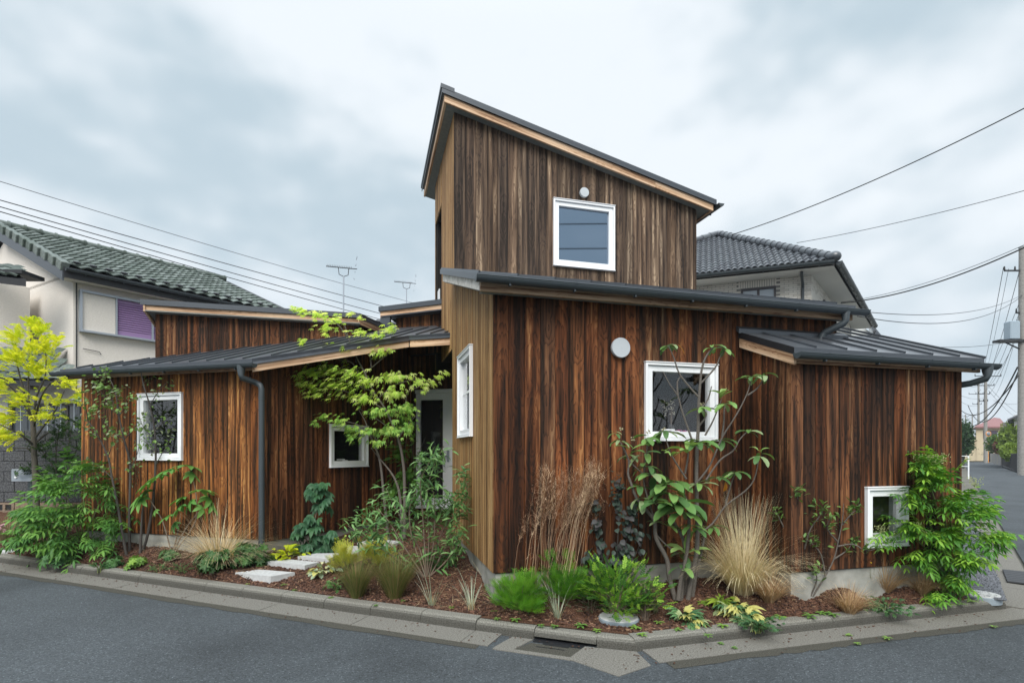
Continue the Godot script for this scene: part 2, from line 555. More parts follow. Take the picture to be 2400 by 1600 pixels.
func ground() -> void:
	for q in [[-9.5, 8.95, 0.12], [-8, 8.3, 0.11], [-6.6, 7.8, 0.11], [-5.5, 7.35, 0.11], [-4.5, 6.95, 0.115], [-3.18, 6.42, 0.115], [-2.3, 6.05, 0.115], [-1.5, 5.72, 0.115], [-0.9, 5.48, 0.115], [-0.36, 5.27, 0.11], [0.2, 5.1, 0.105], [0.75, 4.9, 0.1], [1.08, 4.82, 0.1], [1.8, 5.02, 0.105], [2.4, 5.19, 0.11], [3, 5.35, 0.11], [3.8, 5.58, 0.11], [4.5, 5.78, 0.11], [5.2, 5.98, 0.11],
		[-0.19, 5.43, 0.2], [-0.45, 6.39, 0.31], [-0.71, 7.36, 0.41], [-0.92, 8.13, 0.44], [-1.5, 9.8, 0.48], [-2.4, 9.4, 0.4], [-2.95, 8.6, 0.33], [-3.4, 7.75, 0.295], [-4.2, 7.65, 0.29], [-5.2, 7.95, 0.3], [-6, 8.15, 0.34], [-6.8, 8.4, 0.38], [0.5, 5.61, 0.26], [1.2, 5.8, 0.28], [2.0, 6.0, 0.3], [2.6, 6.1, 0.3], [2.85, 5.45, 0.29], [3.5, 5.6, 0.3], [4.4, 5.9, 0.27], [5.1, 6.05, 0.22],
		[-7.6, 9.4, 0.5], [-9, 10.2, 0.6], [-10.5, 10.6, 0.62], [-7, 10, 0.6], [2.4, 5.6, 0.24], [0.0, 5.25, 0.15], [-2.2, 7.2, 0.24], [-1.6, 7.2, 0.27], [-5, 7.4, 0.17], [-3.4, 6.9, 0.2]]:
		bed.append(Vector3(q[0], q[2], q[1]))
	bednoise = noise(FastNoiseLite.TYPE_SIMPLEX, 3.0, 4, 2)
	sheet([Vector2(-400, -60), Vector2(400, -60), Vector2(400, 700), Vector2(-400, 700)], -0.03, noisy([[0.0, 0.1, 0.095, 0.08], [1.0, 0.17, 0.165, 0.14]], 0.01, 6.0, 0.95), "ground")
	var sv := Vector2(0.64, 0.769)     # the side street runs this way
	var sn := Vector2(0.769, -0.64)
	sheet([Vector2(-60, -30), Vector2(60, -30), Vector2(60, 20.8), Vector2(1.15, 4.72), Vector2(-60, 29.9)], 0.0, mat.road, "road")
	sheet([sn * 0.82 + sv * 7.5, sn * 4.3 + sv * 7.0, sn * 4.3 + sv * 160, sn * 0.82 + sv * 160], 0.004, mat.road, "side_street")
	# planting bed
	var b := M.new()
	var nx := 300; var nz := 64
	for i in nx + 1:
		var x := lerpf(-11.0, 5.28, float(i) / nx)
		var z0 := kerb_z(x) - 0.07
		for j in nz + 1:
			var f := float(j) / nz
			var z := z0 + pow(f, 1.35) * (11.2 - z0)
			var h := G(x, z) + (0.016 * bednoise.get_noise_2d(x * 1.5, z * 1.5) + 0.008 * bednoise.get_noise_2d(x * 6.0, z * 6.0)) * minf(1.0, f * 30.0)
			b.vert(V(x, h, z), Vector3.UP, Vector2(x, z))
	for i in nx:
		for j in nz:
			var a := i * (nz + 1) + j
			b.tri(a, a + nz + 1, a + nz + 2); b.tri(a, a + nz + 2, a + 1)
	var st := SurfaceTool.new()
	st.create_from(b.done(), 0)
	st.generate_normals()
	tag(struct("planting_bed", st.commit(), mat.mulch), "reddish bark mulch bed between kerb and house")
	# bark chips
	for k in 4:
		var cm := M.new()
		cm.box(Vector3(-0.5, -0.12, -0.16), Vector3(0.5, 0.12, 0.16))
		var xs := []
		for i in (16000 if k < 3 else 3500):
			var x := rr(-8.5, 5.2)
			var z0 := kerb_z(x) + 0.01
			var z := z0 + pow(rng.randf(), 1.6) * minf(3.4, 9.5 - z0)
			var sc := rr(0.012, 0.045)
			xs.append(Transform3D(Basis.from_euler(Vector3(rr(-0.5, 0.5), rr(0, TAU), rr(-0.5, 0.5))).scaled(Vector3.ONE * sc), V(x, G(x, z) + rr(0.0, 0.014), z)))
		many("bark_chips", cm.done(), mat["chip%d" % k], xs)
	# crumbs and leaf bits washed into the gutter
	var dm0 := M.new()
	dm0.box(Vector3(-0.5, -0.1, -0.3), Vector3(0.5, 0.1, 0.3))
	var dx := []
	for i in 350:
		var x := rr(-8.0, 5.0)
		var foot := (5.147 - 0.4108 * (x + 0.358)) if x < 0.9 else 4.635 + (x - 1.079) * 0.2793
		dx.append(Transform3D(Basis.from_euler(Vector3(rr(-0.3, 0.3), rr(0, TAU), rr(-0.3, 0.3))).scaled(Vector3.ONE * rr(0.006, 0.02)), V(x, 0.016, foot - 0.02 - 0.4 * pow(rng.randf(), 2.5))))
	many("gutter_debris", dm0.done(), mat.chip1, dx)
	# gravel between the wing and the side street
	sheet([Vector2(5.05, 5.85), Vector2(5.25, 5.92), Vector2(5.62, 6.2), Vector2(5.62, 6.2) + sv * 14, Vector2(5.0, 6.2) + sv * 14, Vector2(4.9, 6.1)], 0.13, mat.gravel, "gravel")
	var gm := M.new()
	gm.box(Vector3(-0.5, -0.35, -0.4), Vector3(0.5, 0.35, 0.4))
	var gx := []
	for i in 5000:
		var p := Vector2(5.1, 5.95) + sv * (rng.randf() * rng.randf() * 7.0) + sn * rr(-0.25, 0.3)
		gx.append(Transform3D(Basis.from_euler(Vector3(rr(0, 3), rr(0, 3), rr(0, 3))).scaled(Vector3.ONE * rr(0.012, 0.028)), V2(p, 0.137)))
	many("gravel_stones", gm.done(), plain(0.13, 0.14, 0.16, 0.8), gx)
	# kerbs: left run, corner pieces, right run
	var kl := Vector2(0.925, -0.38).normalized()
	var c0 := Vector2(-0.358, 5.147)
	var k := 0
	while k < 17:
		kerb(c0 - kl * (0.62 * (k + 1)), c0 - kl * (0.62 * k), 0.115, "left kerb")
		k += 1
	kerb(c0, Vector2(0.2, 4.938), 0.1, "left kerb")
	var c1 := Vector2(0.2, 4.938); var c2 := Vector2(0.748, 4.725); var c3 := Vector2(1.079, 4.635)
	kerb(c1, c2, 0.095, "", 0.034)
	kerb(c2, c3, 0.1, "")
	var kr := Vector2(0.9631, 0.269)
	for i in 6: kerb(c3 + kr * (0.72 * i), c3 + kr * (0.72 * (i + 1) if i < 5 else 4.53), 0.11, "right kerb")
	# kerb and gutter of the side street
	var s0 := c3 + kr * 4.53
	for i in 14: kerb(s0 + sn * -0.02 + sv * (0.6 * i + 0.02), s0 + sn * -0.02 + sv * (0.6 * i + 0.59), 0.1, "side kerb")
	var side := M.new()
	for i in 9:
		var a := s0 + sv * (1.1 * i + 0.1) + sn * -0.03; var e := s0 + sv * (1.1 * i + 1.19) + sn * -0.03
		side.prism([V2(a, 0.03), V2(e, 0.03), V2(e + sn * 0.36, 0.018), V2(a + sn * 0.36, 0.018)], Vector3(0, -0.06, 0))
	struct("side_gutter", side, mat.gutter)
	var lid := M.new()
	for i in 7: lid.cbox(Vector3(-0.19, 0.0, -0.9 + i * 0.13), Vector3(0.19, 0.022, -0.9 + i * 0.13 + 0.115), 0.004)
	tag(obj("rubber_ramp", lid, plain(0.035, 0.038, 0.043, 0.7), null, Transform3D(Basis(Vector3.UP, -atan2(sv.x, sv.y)), V2(s0 + sv * 1.5 + sn * 0.27, 0.032))), "dark ribbed ramp mat laid over the side street gutter", "ramp")
	# gutter slabs along the kerbs, apron of old mortar beyond
	var gn := Vector2(kl.y, -kl.x)
	var go := Node3D.new(); go.name = "gutter"; go.set_meta("kind", "structure"); add_child(go)
	for i in 9:
		gutter_piece(go, c0 - kl * (1.24 * (i + 1)), c0 - kl * (1.24 * i), gn, 0.3)
	gutter_piece(go, c0, Vector2(-0.1, 5.045), gn, 0.3)
	var rn := Vector2(kr.y, -kr.x)
	for i in 4: gutter_piece(go, c3 + kr * (1.3 * i + 0.06), c3 + kr * (1.3 * (i + 1) + 0.06), rn, 0.27)
	var ap := M.new()
	apron(ap, c0 - kl * 11.5, c0 + kl * 0.2, gn, 0.3, 0.12)
	apron(ap, c3 + kr * 0.12, c3 + kr * 5.6, rn, 0.27, 0.12)
	struct("gutter_apron", ap, mat.apron)
	# storm drain inlet at the corner
	var dn := thing("storm_drain", "concrete storm drain inlet with cracked lid below the kerb corner", "drain", V2(c1, 0))
	var dm := M.new()
	var dd := (c2 - c1).normalized(); var dnn := Vector2(dd.y, -dd.x)
	var l := func(a: float, o: float, h: float) -> Vector3: return V2(dd * a + dnn * o, h)
	dm.prism([l.call(-0.2, 0.02, 0.012), l.call(0.0, 0.02, 0.012), l.call(-0.09, 0.34, 0.008), l.call(-0.26, 0.3, 0.008)], Vector3(0, -0.05, 0))
	dm.prism([l.call(-0.26, 0.305, 0.009), l.call(0.56, 0.3, 0.009), l.call(0.56, 0.355, 0.007), l.call(-0.26, 0.36, 0.007)], Vector3(0, -0.05, 0))
	dm.prism([l.call(0.49, 0.02, 0.012), l.call(0.62, 0.02, 0.012), l.call(0.56, 0.298, 0.008), l.call(0.43, 0.298, 0.008)], Vector3(0, -0.05, 0))
	obj("frame", dm, mat.gutter, dn)
	dm = M.new()
	dm.prism([l.call(0.005, 0.09, 0.004), l.call(0.485, 0.07, 0.004), l.call(0.425, 0.295, 0.002), l.call(-0.085, 0.3, 0.002)], Vector3(0, -0.05, 0))
	obj("lid", dm, mat.apron, dn)
	dm = M.new()
	dm.prism([l.call(0.0, -0.05, 0.006), l.call(0.5, -0.05, 0.006), l.call(0.49, 0.06, 0.006), l.call(0.01, 0.06, 0.006)], Vector3(0, -0.02, 0))
	dm.prism([l.call(0.12, 0.055, 0.0075), l.call(0.36, 0.05, 0.0075), l.call(0.36, 0.1, 0.0075), l.call(0.12, 0.1, 0.0075)], Vector3(0, -0.002, 0))
	dm.prism([l.call(0.08, 0.155, 0.006), l.call(0.34, 0.15, 0.006), l.call(0.34, 0.162, 0.006), l.call(0.08, 0.167, 0.006)], Vector3(0, -0.002, 0))
	obj("opening", dm, mat.black, dn)
	dm = M.new()
	dm.prism([V2(c2 + dnn * 0.01, 0.009), V2(c3 + rn * 0.01, 0.009), V2(c3 + rn * 0.3 - kr * 0.03, 0.006), V2(c3 + rn * 0.42 - kr * 0.38, 0.006), V2(c2 + dnn * 0.36 - dd * 0.11, 0.006), V2(c2 + dnn * 0.01 - dd * 0.03, 0.009)], Vector3(0, -0.05, 0))
	struct("corner_slab", dm, mat.gutter)
	# stepping stones
	var stones := [[[549.8, 1357.8], [607, 1336.7], [691.5, 1348.8], [634, 1367.6], "nearest pale stepping stone, closest to the kerb"], [[623.5, 1325], [672, 1314.5], [749, 1322.5], [714, 1336], "second pale stepping stone from the kerb, beside the lime hosta"], [[696.5, 1311], [743, 1301.5], [800, 1303], [771, 1319], "third pale stepping stone, in front of the oak leaved shrub"], [[775, 1293], [815, 1283], [862, 1284], [840, 1301], "fourth pale stepping stone, partly behind yellow green clumps"], [[836, 1281], [872, 1268], [945, 1270], [920, 1284], "farthest stepping stone, below the door and maple trunks"]]
	for s in stones:
		var mid := Vector3.ZERO
		var cs := []
		for q in 4:
			var p := hit(s[q][0], s[q][1]); cs.append(p); mid += p / 4.0
		var sb := M.new()
		var a := []; var t := []
		for q in 4:
			var p: Vector3 = cs[q] - mid; p.y = 0.045; t.append(p * Vector3(0.985, 1, 0.985)); a.append(Vector3(p.x, -0.06, p.z))
		sb.prism(t, Vector3(0, -0.006, 0) + Vector3(0, -0.1, 0))
		tag(obj("stepping_stone", sb, mat.slab, null, Transform3D(Basis(), mid)), s[4], "stepping stone", "stepping stones to the door")
	var wp := hit(22, 1293)
	var wm := M.new()
	wm.cbox(Vector3(-0.3, -0.05, -0.1), Vector3(0.3, 0.03, 0.1), 0.006)
	tag(obj("stepping_stone", wm, mat.slab, null, Transform3D(Basis(Vector3.UP, 0.3), wp)), "pale stone slab by the kerb at the left edge of the photo", "stepping stone")
	# inspection covers
	for q in [[1450, 1450, 0.19, "round pale inspection cover half under the lime green shrub"], [2302, 1384, 0.17, "round pale inspection cover in the gravel below the elder"]]:
		var p := hit(q[0], q[1])
		if q[0] > 2000: p = V(5.27, 0.122, 5.98)
		var o := thing("inspection_cover", q[3], "cover", p + Vector3(0, -0.008, 0), "round inspection covers")
		var cm := M.new()
		var prof := [[q[2] * 0.99, -0.05], [q[2] * 0.99, 0.028], [q[2] * 0.955, 0.036], [0.001, 0.037]]
		lathe(cm, [prof[1], prof[2], prof[3]], 40)
		obj("lid", cm, mat.slab, o)
		cm = M.new()
		lathe(cm, [[q[2] * 1.03, -0.05], [q[2] * 1.03, 0.02], [q[2] * 0.995, 0.027], [q[2] * 0.99, 0.0]], 40)
		obj("ring", cm, plain(0.25, 0.3, 0.34, 0.6), o)

func lathe(b: M, prof: Array, sides: int, x := Transform3D()) -> void:
	for k in prof.size() - 1:
		for s in sides:
			var a0 := TAU * s / sides; var a1 := TAU * (s + 1) / sides
			var f := func(r: float, y: float, w: float) -> Vector3: return x * Vector3(r * cos(w), y, -r * sin(w))
			b.quad(f.call(prof[k][0], prof[k][1], a0), f.call(prof[k][0], prof[k][1], a1), f.call(prof[k + 1][0], prof[k + 1][1], a1), f.call(prof[k + 1][0], prof[k + 1][1], a0))

var kerbs: Node3D
func kerb(a: Vector2, e: Vector2, h: float, _run: String, gap := 0.0) -> void:
	if kerbs == null:
		kerbs = Node3D.new(); kerbs.name = "kerb"; kerbs.set_meta("kind", "structure"); add_child(kerbs)
	var b := M.new()
	var d := (e - a).normalized()
	var i := Vector2(-d.y, d.x)   # towards the bed
	var g := 0.004
	var jit := rr(-0.004, 0.004)
	a += d * g; e -= d * g
	# profile from the road foot up and over: rounded front edge
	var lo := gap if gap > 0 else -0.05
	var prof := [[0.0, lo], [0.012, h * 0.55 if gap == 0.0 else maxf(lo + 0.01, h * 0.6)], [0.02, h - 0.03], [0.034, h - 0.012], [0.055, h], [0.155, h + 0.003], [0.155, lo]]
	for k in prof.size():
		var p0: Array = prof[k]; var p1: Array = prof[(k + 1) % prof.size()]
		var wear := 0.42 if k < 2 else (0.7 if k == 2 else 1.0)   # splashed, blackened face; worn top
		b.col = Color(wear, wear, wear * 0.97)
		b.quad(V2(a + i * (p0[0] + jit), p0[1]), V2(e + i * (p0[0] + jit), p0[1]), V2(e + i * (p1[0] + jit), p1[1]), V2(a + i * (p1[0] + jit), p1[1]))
	for q in [[a, 1], [e, -1]]:
		var poly := []
		for p in prof: poly.append(V2(q[0] + i * (p[0] + jit), p[1]))
		for k in range(1, poly.size() - 1):
			if q[1] == 1: b.tri3(poly[0], poly[k], poly[k + 1])
			else: b.tri3(poly[0], poly[k + 1], poly[k])
	obj("kerb_stone", b, mat.kerb, kerbs)

func gutter_piece(o: Node3D, a: Vector2, e: Vector2, n: Vector2, w: float) -> void:
	var b := M.new()
	var d := (e - a).normalized()
	a += d * 0.003; e -= d * 0.003
	b.prism([V2(a - n * 0.02, 0.014), V2(e - n * 0.02, 0.014), V2(e + n * w, 0.007 + rr(0, 0.003)), V2(a + n * w, 0.007)], Vector3(0, -0.06, 0))
	obj("gutter_slab", b, mat.gutter, o)

func apron(b: M, a: Vector2, e: Vector2, n: Vector2, o: float, w: float) -> void:
	var k := 60
	var d := (e - a) / k
	var last := []
	for i in k + 1:
		var p := a + d * i
		var q := [V2(p + n * (o + 0.004 + rr(0, 0.006)), 0.006), V2(p + n * (o + w + rr(-0.025, 0.02)), 0.0035)]
		if i > 0: b.quad(last[1], q[1], q[0], last[0])
		last = q

# ---------- the house
# frame of a wall seen from outside: x along it to the right, y up, z outward
func wall_frame(o: Vector2, d: Vector2) -> Transform3D:
	var x := Vector3(d.x, 0, -d.y).normalized()
	return Transform3D(Basis(x, Vector3.UP, x.cross(Vector3.UP)), Vector3(o.x, 0, -o.y))

# pieces [s0, s1, h0, h1] of the strip s0..s1 that openings leave standing; h1 < 0 means up to the sloping top
func strips(s0: float, s1: float, hb: float, wins: Array) -> Array:
	var cuts := [s0, s1]
	for w in wins:
		for q in [w[0], w[1]]:
			if q > s0 + 0.004 and q < s1 - 0.004: cuts.append(q)
	cuts.sort()
	var out := []
	for k in cuts.size() - 1:
		var a: float = cuts[k]; var b: float = cuts[k + 1]
		var m := (a + b) / 2
		var cut := false
		for w in wins:
			if m > w[0] and m < w[1]:
				cut = true
				if w[2] > hb: out.append([a, b, hb, w[2]])
				if w[3] < 50.0: out.append([a, b, w[3], -1.0])
		if not cut: out.append([a, b, hb, -1.0])
	return out

func wall(house: Node3D, o: Vector2, d: Vector2, ln: float, hb: float, top: Callable, wins: Array, m: String, tint: Array, bw := 0.16, found := -1.0, ins := 0.0) -> MeshInstance3D:
	var x := wall_frame(o, d)
	var b := M.new()
	for q in strips(0.026, ln - 0.026, hb - 0.01, wins):
		var t0: float = top.call(q[0]) if q[3] < 0 else q[3]
		var t1: float = top.call(q[1]) if q[3] < 0 else q[3]
		b.hexa([Vector3(q[0], q[2], -0.022), Vector3(q[1], q[2], -0.022), Vector3(q[1], q[2], -0.14), Vector3(q[0], q[2], -0.14)], [Vector3(q[0], t0, -0.022), Vector3(q[1], t1, -0.022), Vector3(q[1], t1, -0.14), Vector3(q[0], t0, -0.14)])
	var w := obj("wall", b, mat.backing, house, x)
	var s := ins
	var le := ln - ins
	var prev := 1.0
	while s < le - 0.02:
		var e := minf(le, s + bw * rr(0.93, 1.07))
		if le - e < bw * 0.35: e = le
		b = M.new()
		var k := rng.randi_range(0, (7 if m != "gold" else 3))
		var n := 8.0 if m != "gold" else 4.0
		var u0 := k / n + 0.004; var u1 := (k + 1) / n - 0.004
		if rng.randf() < 0.5:
			var sw := u0; u0 = u1; u1 = sw
		var v0 := rr(0.0, 0.22)
		var br := rr(tint[0], tint[1])
		if absf(br - prev) < 0.08: br = clampf(br + (0.14 if rng.randf() < 0.5 else -0.14), tint[0] * 0.92, tint[1])
		prev = br
		var hue: float = rr(-1, 1) * tint[3]
		b.col = Color(minf(1, br * (1.0 + hue)), br * (1.0 - 0.15 * absf(hue)), br * tint[2] * (1.0 - hue), 1)
		var zf := rr(-0.002, 0.002)
		var g := 0.0026
		var pcs := strips(s, e, hb + rr(-0.002, 0.002), wins)
		var whole := false
		for q in pcs: whole = whole or (q[2] < hb + 0.01 and q[3] < 0)
		for q in pcs:
			if not whole and b.v.size() > 0 and q[3] < 0:
				obj("board", b, mat[m], w)   # the length below an opening is a board of its own
				var bc := b.col
				b = M.new()
				b.col = bc
			var a0: float = q[0] + (g if q[0] == s else 0.0)
			var a1: float = q[1] - (g if q[1] == e else 0.0)
			var t0: float = top.call(a0) if q[3] < 0 else q[3]
			var t1: float = top.call(a1) if q[3] < 0 else q[3]
			var ua := lerpf(u0, u1, (a0 - s) / (e - s)); var ub := lerpf(u0, u1, (a1 - s) / (e - s))
			var vy := func(h: float) -> float: return 1.0 - (v0 + (h - hb) / 4.4)
			var p := [Vector3(a0, q[2], zf), Vector3(a1, q[2], zf), Vector3(a1, t1, zf), Vector3(a0, t0, zf)]
			b.quad(p[0], p[1], p[2], p[3], Vector2(ua, vy.call(q[2])), Vector2(ub, vy.call(q[2])), Vector2(ub, vy.call(t1)), Vector2(ua, vy.call(t0)))
			var bk := Vector3(0, 0, -0.02 - zf)
			b.quad(p[0] + bk, p[0], p[3], p[3] + bk, Vector2(ua, vy.call(q[2])), Vector2(ua, vy.call(q[2])), Vector2(ua, vy.call(t0)), Vector2(ua, vy.call(t0)))
			b.quad(p[1], p[1] + bk, p[2] + bk, p[2], Vector2(ub, vy.call(q[2])), Vector2(ub, vy.call(q[2])), Vector2(ub, vy.call(t1)), Vector2(ub, vy.call(t1)))
			b.quad(p[0] + bk, p[1] + bk, p[1], p[0]); b.quad(p[3], p[2], p[2] + bk, p[3] + bk)
		obj("board", b, mat[m], w)
		s = e
	if found > -0.5:
		b = M.new()
		b.box(Vector3(0.03, found, -0.13), Vector3(ln - 0.03, hb - 0.012, -0.028))
		obj("foundation", b, mat.concrete, house, x)
	return w

func beam(parent: Node, called: String, m: Material, a: Vector3, e: Vector3, h: float, th: Vector3, tint := 1.0) -> MeshInstance3D:
	# a board whose top edge runs from a to e, h deep, th = thickness vector
	var b := M.new()
	b.col = Color(tint, tint, tint)
	var ln := (e - a).length()
	var dn := Vector3(0, -h, 0)
	var u := rr(0, 0.75); var v := rr(0, 0.3)
	var p := [a + dn, e + dn, e, a]
	var n: Vector3 = (p[1] - p[0]).cross(p[2] - p[0])
	if n.dot(th) > 0:   # th points inward; the visible face looks the other way
		p = [e + dn, a + dn, a, e]
	var uv := [Vector2(u + 0.01, v), Vector2(u + 0.01, v + ln / 4.2), Vector2(u + 0.24, v + ln / 4.2), Vector2(u + 0.24, v)]
	b.quad(p[0], p[1], p[2], p[3], uv[0], uv[1], uv[2], uv[3])
	b.quad(p[1] + th, p[0] + th, p[3] + th, p[2] + th, uv[0], uv[1], uv[2], uv[3])
	b.quad(p[0] + th, p[0], p[3], p[3] + th, uv[0], uv[0] + Vector2(0, 0.01), uv[3], uv[3]); b.quad(p[1], p[1] + th, p[2] + th, p[2], uv[1], uv[1], uv[2], uv[2])
	b.quad(p[0] + th, p[1] + th, p[1], p[0], uv[0], uv[1], uv[1] + Vector2(0.01, 0), uv[0] + Vector2(0.01, 0)); b.quad(p[3], p[2], p[2] + th, p[3] + th, uv[3], uv[2], uv[2], uv[3])
	return obj(called, b, m, parent)

func window(house: Node3D, o: Vector2, d: Vector2, w: Array, pane: Material, handle := 0, room: Material = null) -> Node3D:
	var n := Node3D.new()
	n.name = "window"
	house.add_child(n, true)
	n.transform = wall_frame(o, d)
	var s0: float = w[0]; var s1: float = w[1]; var h0: float = w[2]; var h1: float = w[3]
	var f := 0.028
	var b := M.new()
	# outer frame stands proud of the cladding, sash set back in it
	b.cbox(Vector3(s0, h0, -0.1), Vector3(s0 + f, h1, 0.042), 0.003); b.cbox(Vector3(s1 - f, h0, -0.1), Vector3(s1, h1, 0.042), 0.003)
	b.cbox(Vector3(s0 + f, h1 - f, -0.1), Vector3(s1 - f, h1, 0.041), 0.003); b.cbox(Vector3(s0 + f, h0, -0.1), Vector3(s1 - f, h0 + f, 0.041), 0.003)
	b.cbox(Vector3(s0 - 0.006, h0 - 0.012, -0.02), Vector3(s1 + 0.006, h0 - 0.001, 0.05), 0.003)
	b.cbox(Vector3(s0 - 0.006, h1 + 0.001, -0.02), Vector3(s1 + 0.006, h1 + 0.013, 0.05), 0.003)
	obj("frame", b, mat.white, n)
	b = M.new()
	var g := 0.062
	var a0 := s0 + f + 0.004; var a1 := s1 - f - 0.004; var c0 := h0 + f + 0.004; var c1 := h1 - f - 0.004
	b.cbox(Vector3(a0, c0, -0.07), Vector3(a0 + g, c1, 0.018), 0.003); b.cbox(Vector3(a1 - g, c0, -0.07), Vector3(a1, c1, 0.018), 0.003)
	b.cbox(Vector3(a0 + g, c1 - g, -0.07), Vector3(a1 - g, c1, 0.017), 0.003); b.cbox(Vector3(a0 + g, c0, -0.07), Vector3(a1 - g, c0 + g, 0.017), 0.003)
	obj("sash", b, mat.white, n)
	b = M.new()
	b.box(Vector3(a0 + g - 0.005, c0 + g - 0.005, -0.032), Vector3(a1 - g + 0.005, c1 - g + 0.005, -0.026))
	obj("pane", b, pane, n)
	# the reveal inside
	b = M.new()
	b.box(Vector3(s0 + 0.004, h0 + 0.004, -0.17), Vector3(s0 + f, h1 - 0.004, -0.101)); b.box(Vector3(s1 - f, h0 + 0.004, -0.17), Vector3(s1 - 0.004, h1 - 0.004, -0.101))
	b.box(Vector3(s0 + f, h0 + 0.004, -0.17), Vector3(s1 - f, h0 + f, -0.101)); b.box(Vector3(s0 + f, h1 - f, -0.17), Vector3(s1 - f, h1 - 0.004, -0.101))
	obj("reveal", b, mat.white, n)
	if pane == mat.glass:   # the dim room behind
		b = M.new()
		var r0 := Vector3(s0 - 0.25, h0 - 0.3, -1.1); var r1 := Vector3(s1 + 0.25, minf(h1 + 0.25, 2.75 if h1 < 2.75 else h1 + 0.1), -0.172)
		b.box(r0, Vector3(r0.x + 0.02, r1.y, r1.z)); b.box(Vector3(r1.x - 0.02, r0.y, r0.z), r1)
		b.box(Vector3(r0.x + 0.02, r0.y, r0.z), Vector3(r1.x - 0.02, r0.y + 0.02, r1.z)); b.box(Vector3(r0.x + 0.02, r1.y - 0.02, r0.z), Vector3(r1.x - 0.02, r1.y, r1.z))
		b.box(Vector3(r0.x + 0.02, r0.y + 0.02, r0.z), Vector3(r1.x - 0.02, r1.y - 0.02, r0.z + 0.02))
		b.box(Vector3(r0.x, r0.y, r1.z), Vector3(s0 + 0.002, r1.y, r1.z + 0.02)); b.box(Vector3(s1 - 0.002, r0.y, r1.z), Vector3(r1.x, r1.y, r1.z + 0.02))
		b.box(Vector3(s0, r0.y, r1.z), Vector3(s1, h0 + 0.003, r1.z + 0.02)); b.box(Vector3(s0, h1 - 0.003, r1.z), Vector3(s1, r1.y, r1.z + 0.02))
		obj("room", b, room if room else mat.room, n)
	if handle != 0:
		b = M.new()
		var hx := s0 + (s1 - s0) * 0.38
		b.cbox(Vector3(hx - 0.1, c0 + g + 0.012, -0.075), Vector3(hx + 0.07, c0 + g + 0.034, -0.055), 0.004)
		b.cbox(Vector3(hx + 0.03, c0 + g - 0.004, -0.085), Vector3(hx + 0.13, c0 + g + 0.014, -0.05), 0.004)
		obj("handle", b, mat.white, n)
	return n

func gutter_run(house: Node, a: Vector3, e: Vector3, r := 0.05) -> MeshInstance3D:
	# half-round gutter, open upward, hung between a and e
	var b := M.new()
	var x := (e - a).normalized()
	var z := x.cross(Vector3.UP).normalized()
	var k := 10
	for pass_ in 2:
		var q := r if pass_ == 0 else r - 0.004
		for s in k:
			var w0 := PI + PI * s / k; var w1 := PI + PI * (s + 1) / k
			var p0 := z * cos(w0) * q + Vector3.UP * sin(w0) * q; var p1 := z * cos(w1) * q + Vector3.UP * sin(w1) * q
			if pass_ == 0: b.quad(a + p1, a + p0, e + p0, e + p1)
			else: b.quad(a + p0, a + p1, e + p1, e + p0)
	for pt in [[a, -1.0], [e, 1.0]]:
		for s in k:
			var w0 := PI + PI * s / k; var w1 := PI + PI * (s + 1) / k
			var o: Vector3 = pt[0]
			b.tri3(o, o + z * cos(w0) * r + Vector3.UP * sin(w0) * r, o + z * cos(w1) * r + Vector3.UP * sin(w1) * r)
	for sgn in [-1.0, 1.0]: b.tube([a + z * r * sgn, e + z * r * sgn], [0.005, 0.005], 6)
	var o := obj("gutter", b, mat.pipe, house)
	# brackets
	var n := int((e - a).length() / 0.62)
	for s in n:
		var c := a.lerp(e, (s + 0.5) / n)
		var m := M.new()
		m.box(Vector3(-0.012, -0.004, -r - 0.02), Vector3(0.012, 0.006, r + 0.008), Transform3D(Basis(x, Vector3.UP, x.cross(Vector3.UP)), c))
		m.box(Vector3(-0.01, -r - 0.016, -0.02), Vector3(0.01, -r + 0.002, 0.02), Transform3D(Basis(x, Vector3.UP, x.cross(Vector3.UP)), c))
		obj("bracket", m, mat.pipe, o)
	return o

func roof(house: Node, poly: Array, th: float, slope_dir: Vector2, seams: Array, called := "roof") -> MeshInstance3D:
	# sheet metal roof: a slab and standing seams given as [from, to] points on it
	var b := M.new()
	b.prism(poly, Vector3(0, -th, 0))
	var o := obj(called, b, mat.metal, house)
	for s in seams:
		var a: Vector3 = s[0]; var e: Vector3 = s[1]
		var d := (e - a).normalized()
		var side := d.cross(Vector3.UP).normalized() * 0.011
		var up := side.cross(d).normalized() * 0.022
		if up.y < 0: up = -up
		var m := M.new()
		var dn := -up * 0.3
		m.hexa([a - side + dn, a + side + dn, e + side + dn, e - side + dn], [a - side * 0.7 + up, a + side * 0.7 + up, e + side * 0.7 + up, e - side * 0.7 + up]) if side.cross(d).y > 0 else m.hexa([a + side + dn, a - side + dn, e - side + dn, e + side + dn], [a + side * 0.7 + up, a - side * 0.7 + up, e - side * 0.7 + up, e + side * 0.7 + up])
		obj("seam", m, mat.metal2, o)
	return o

func pt(t: float, d: float) -> Vector2: return CA + U * t + W * d

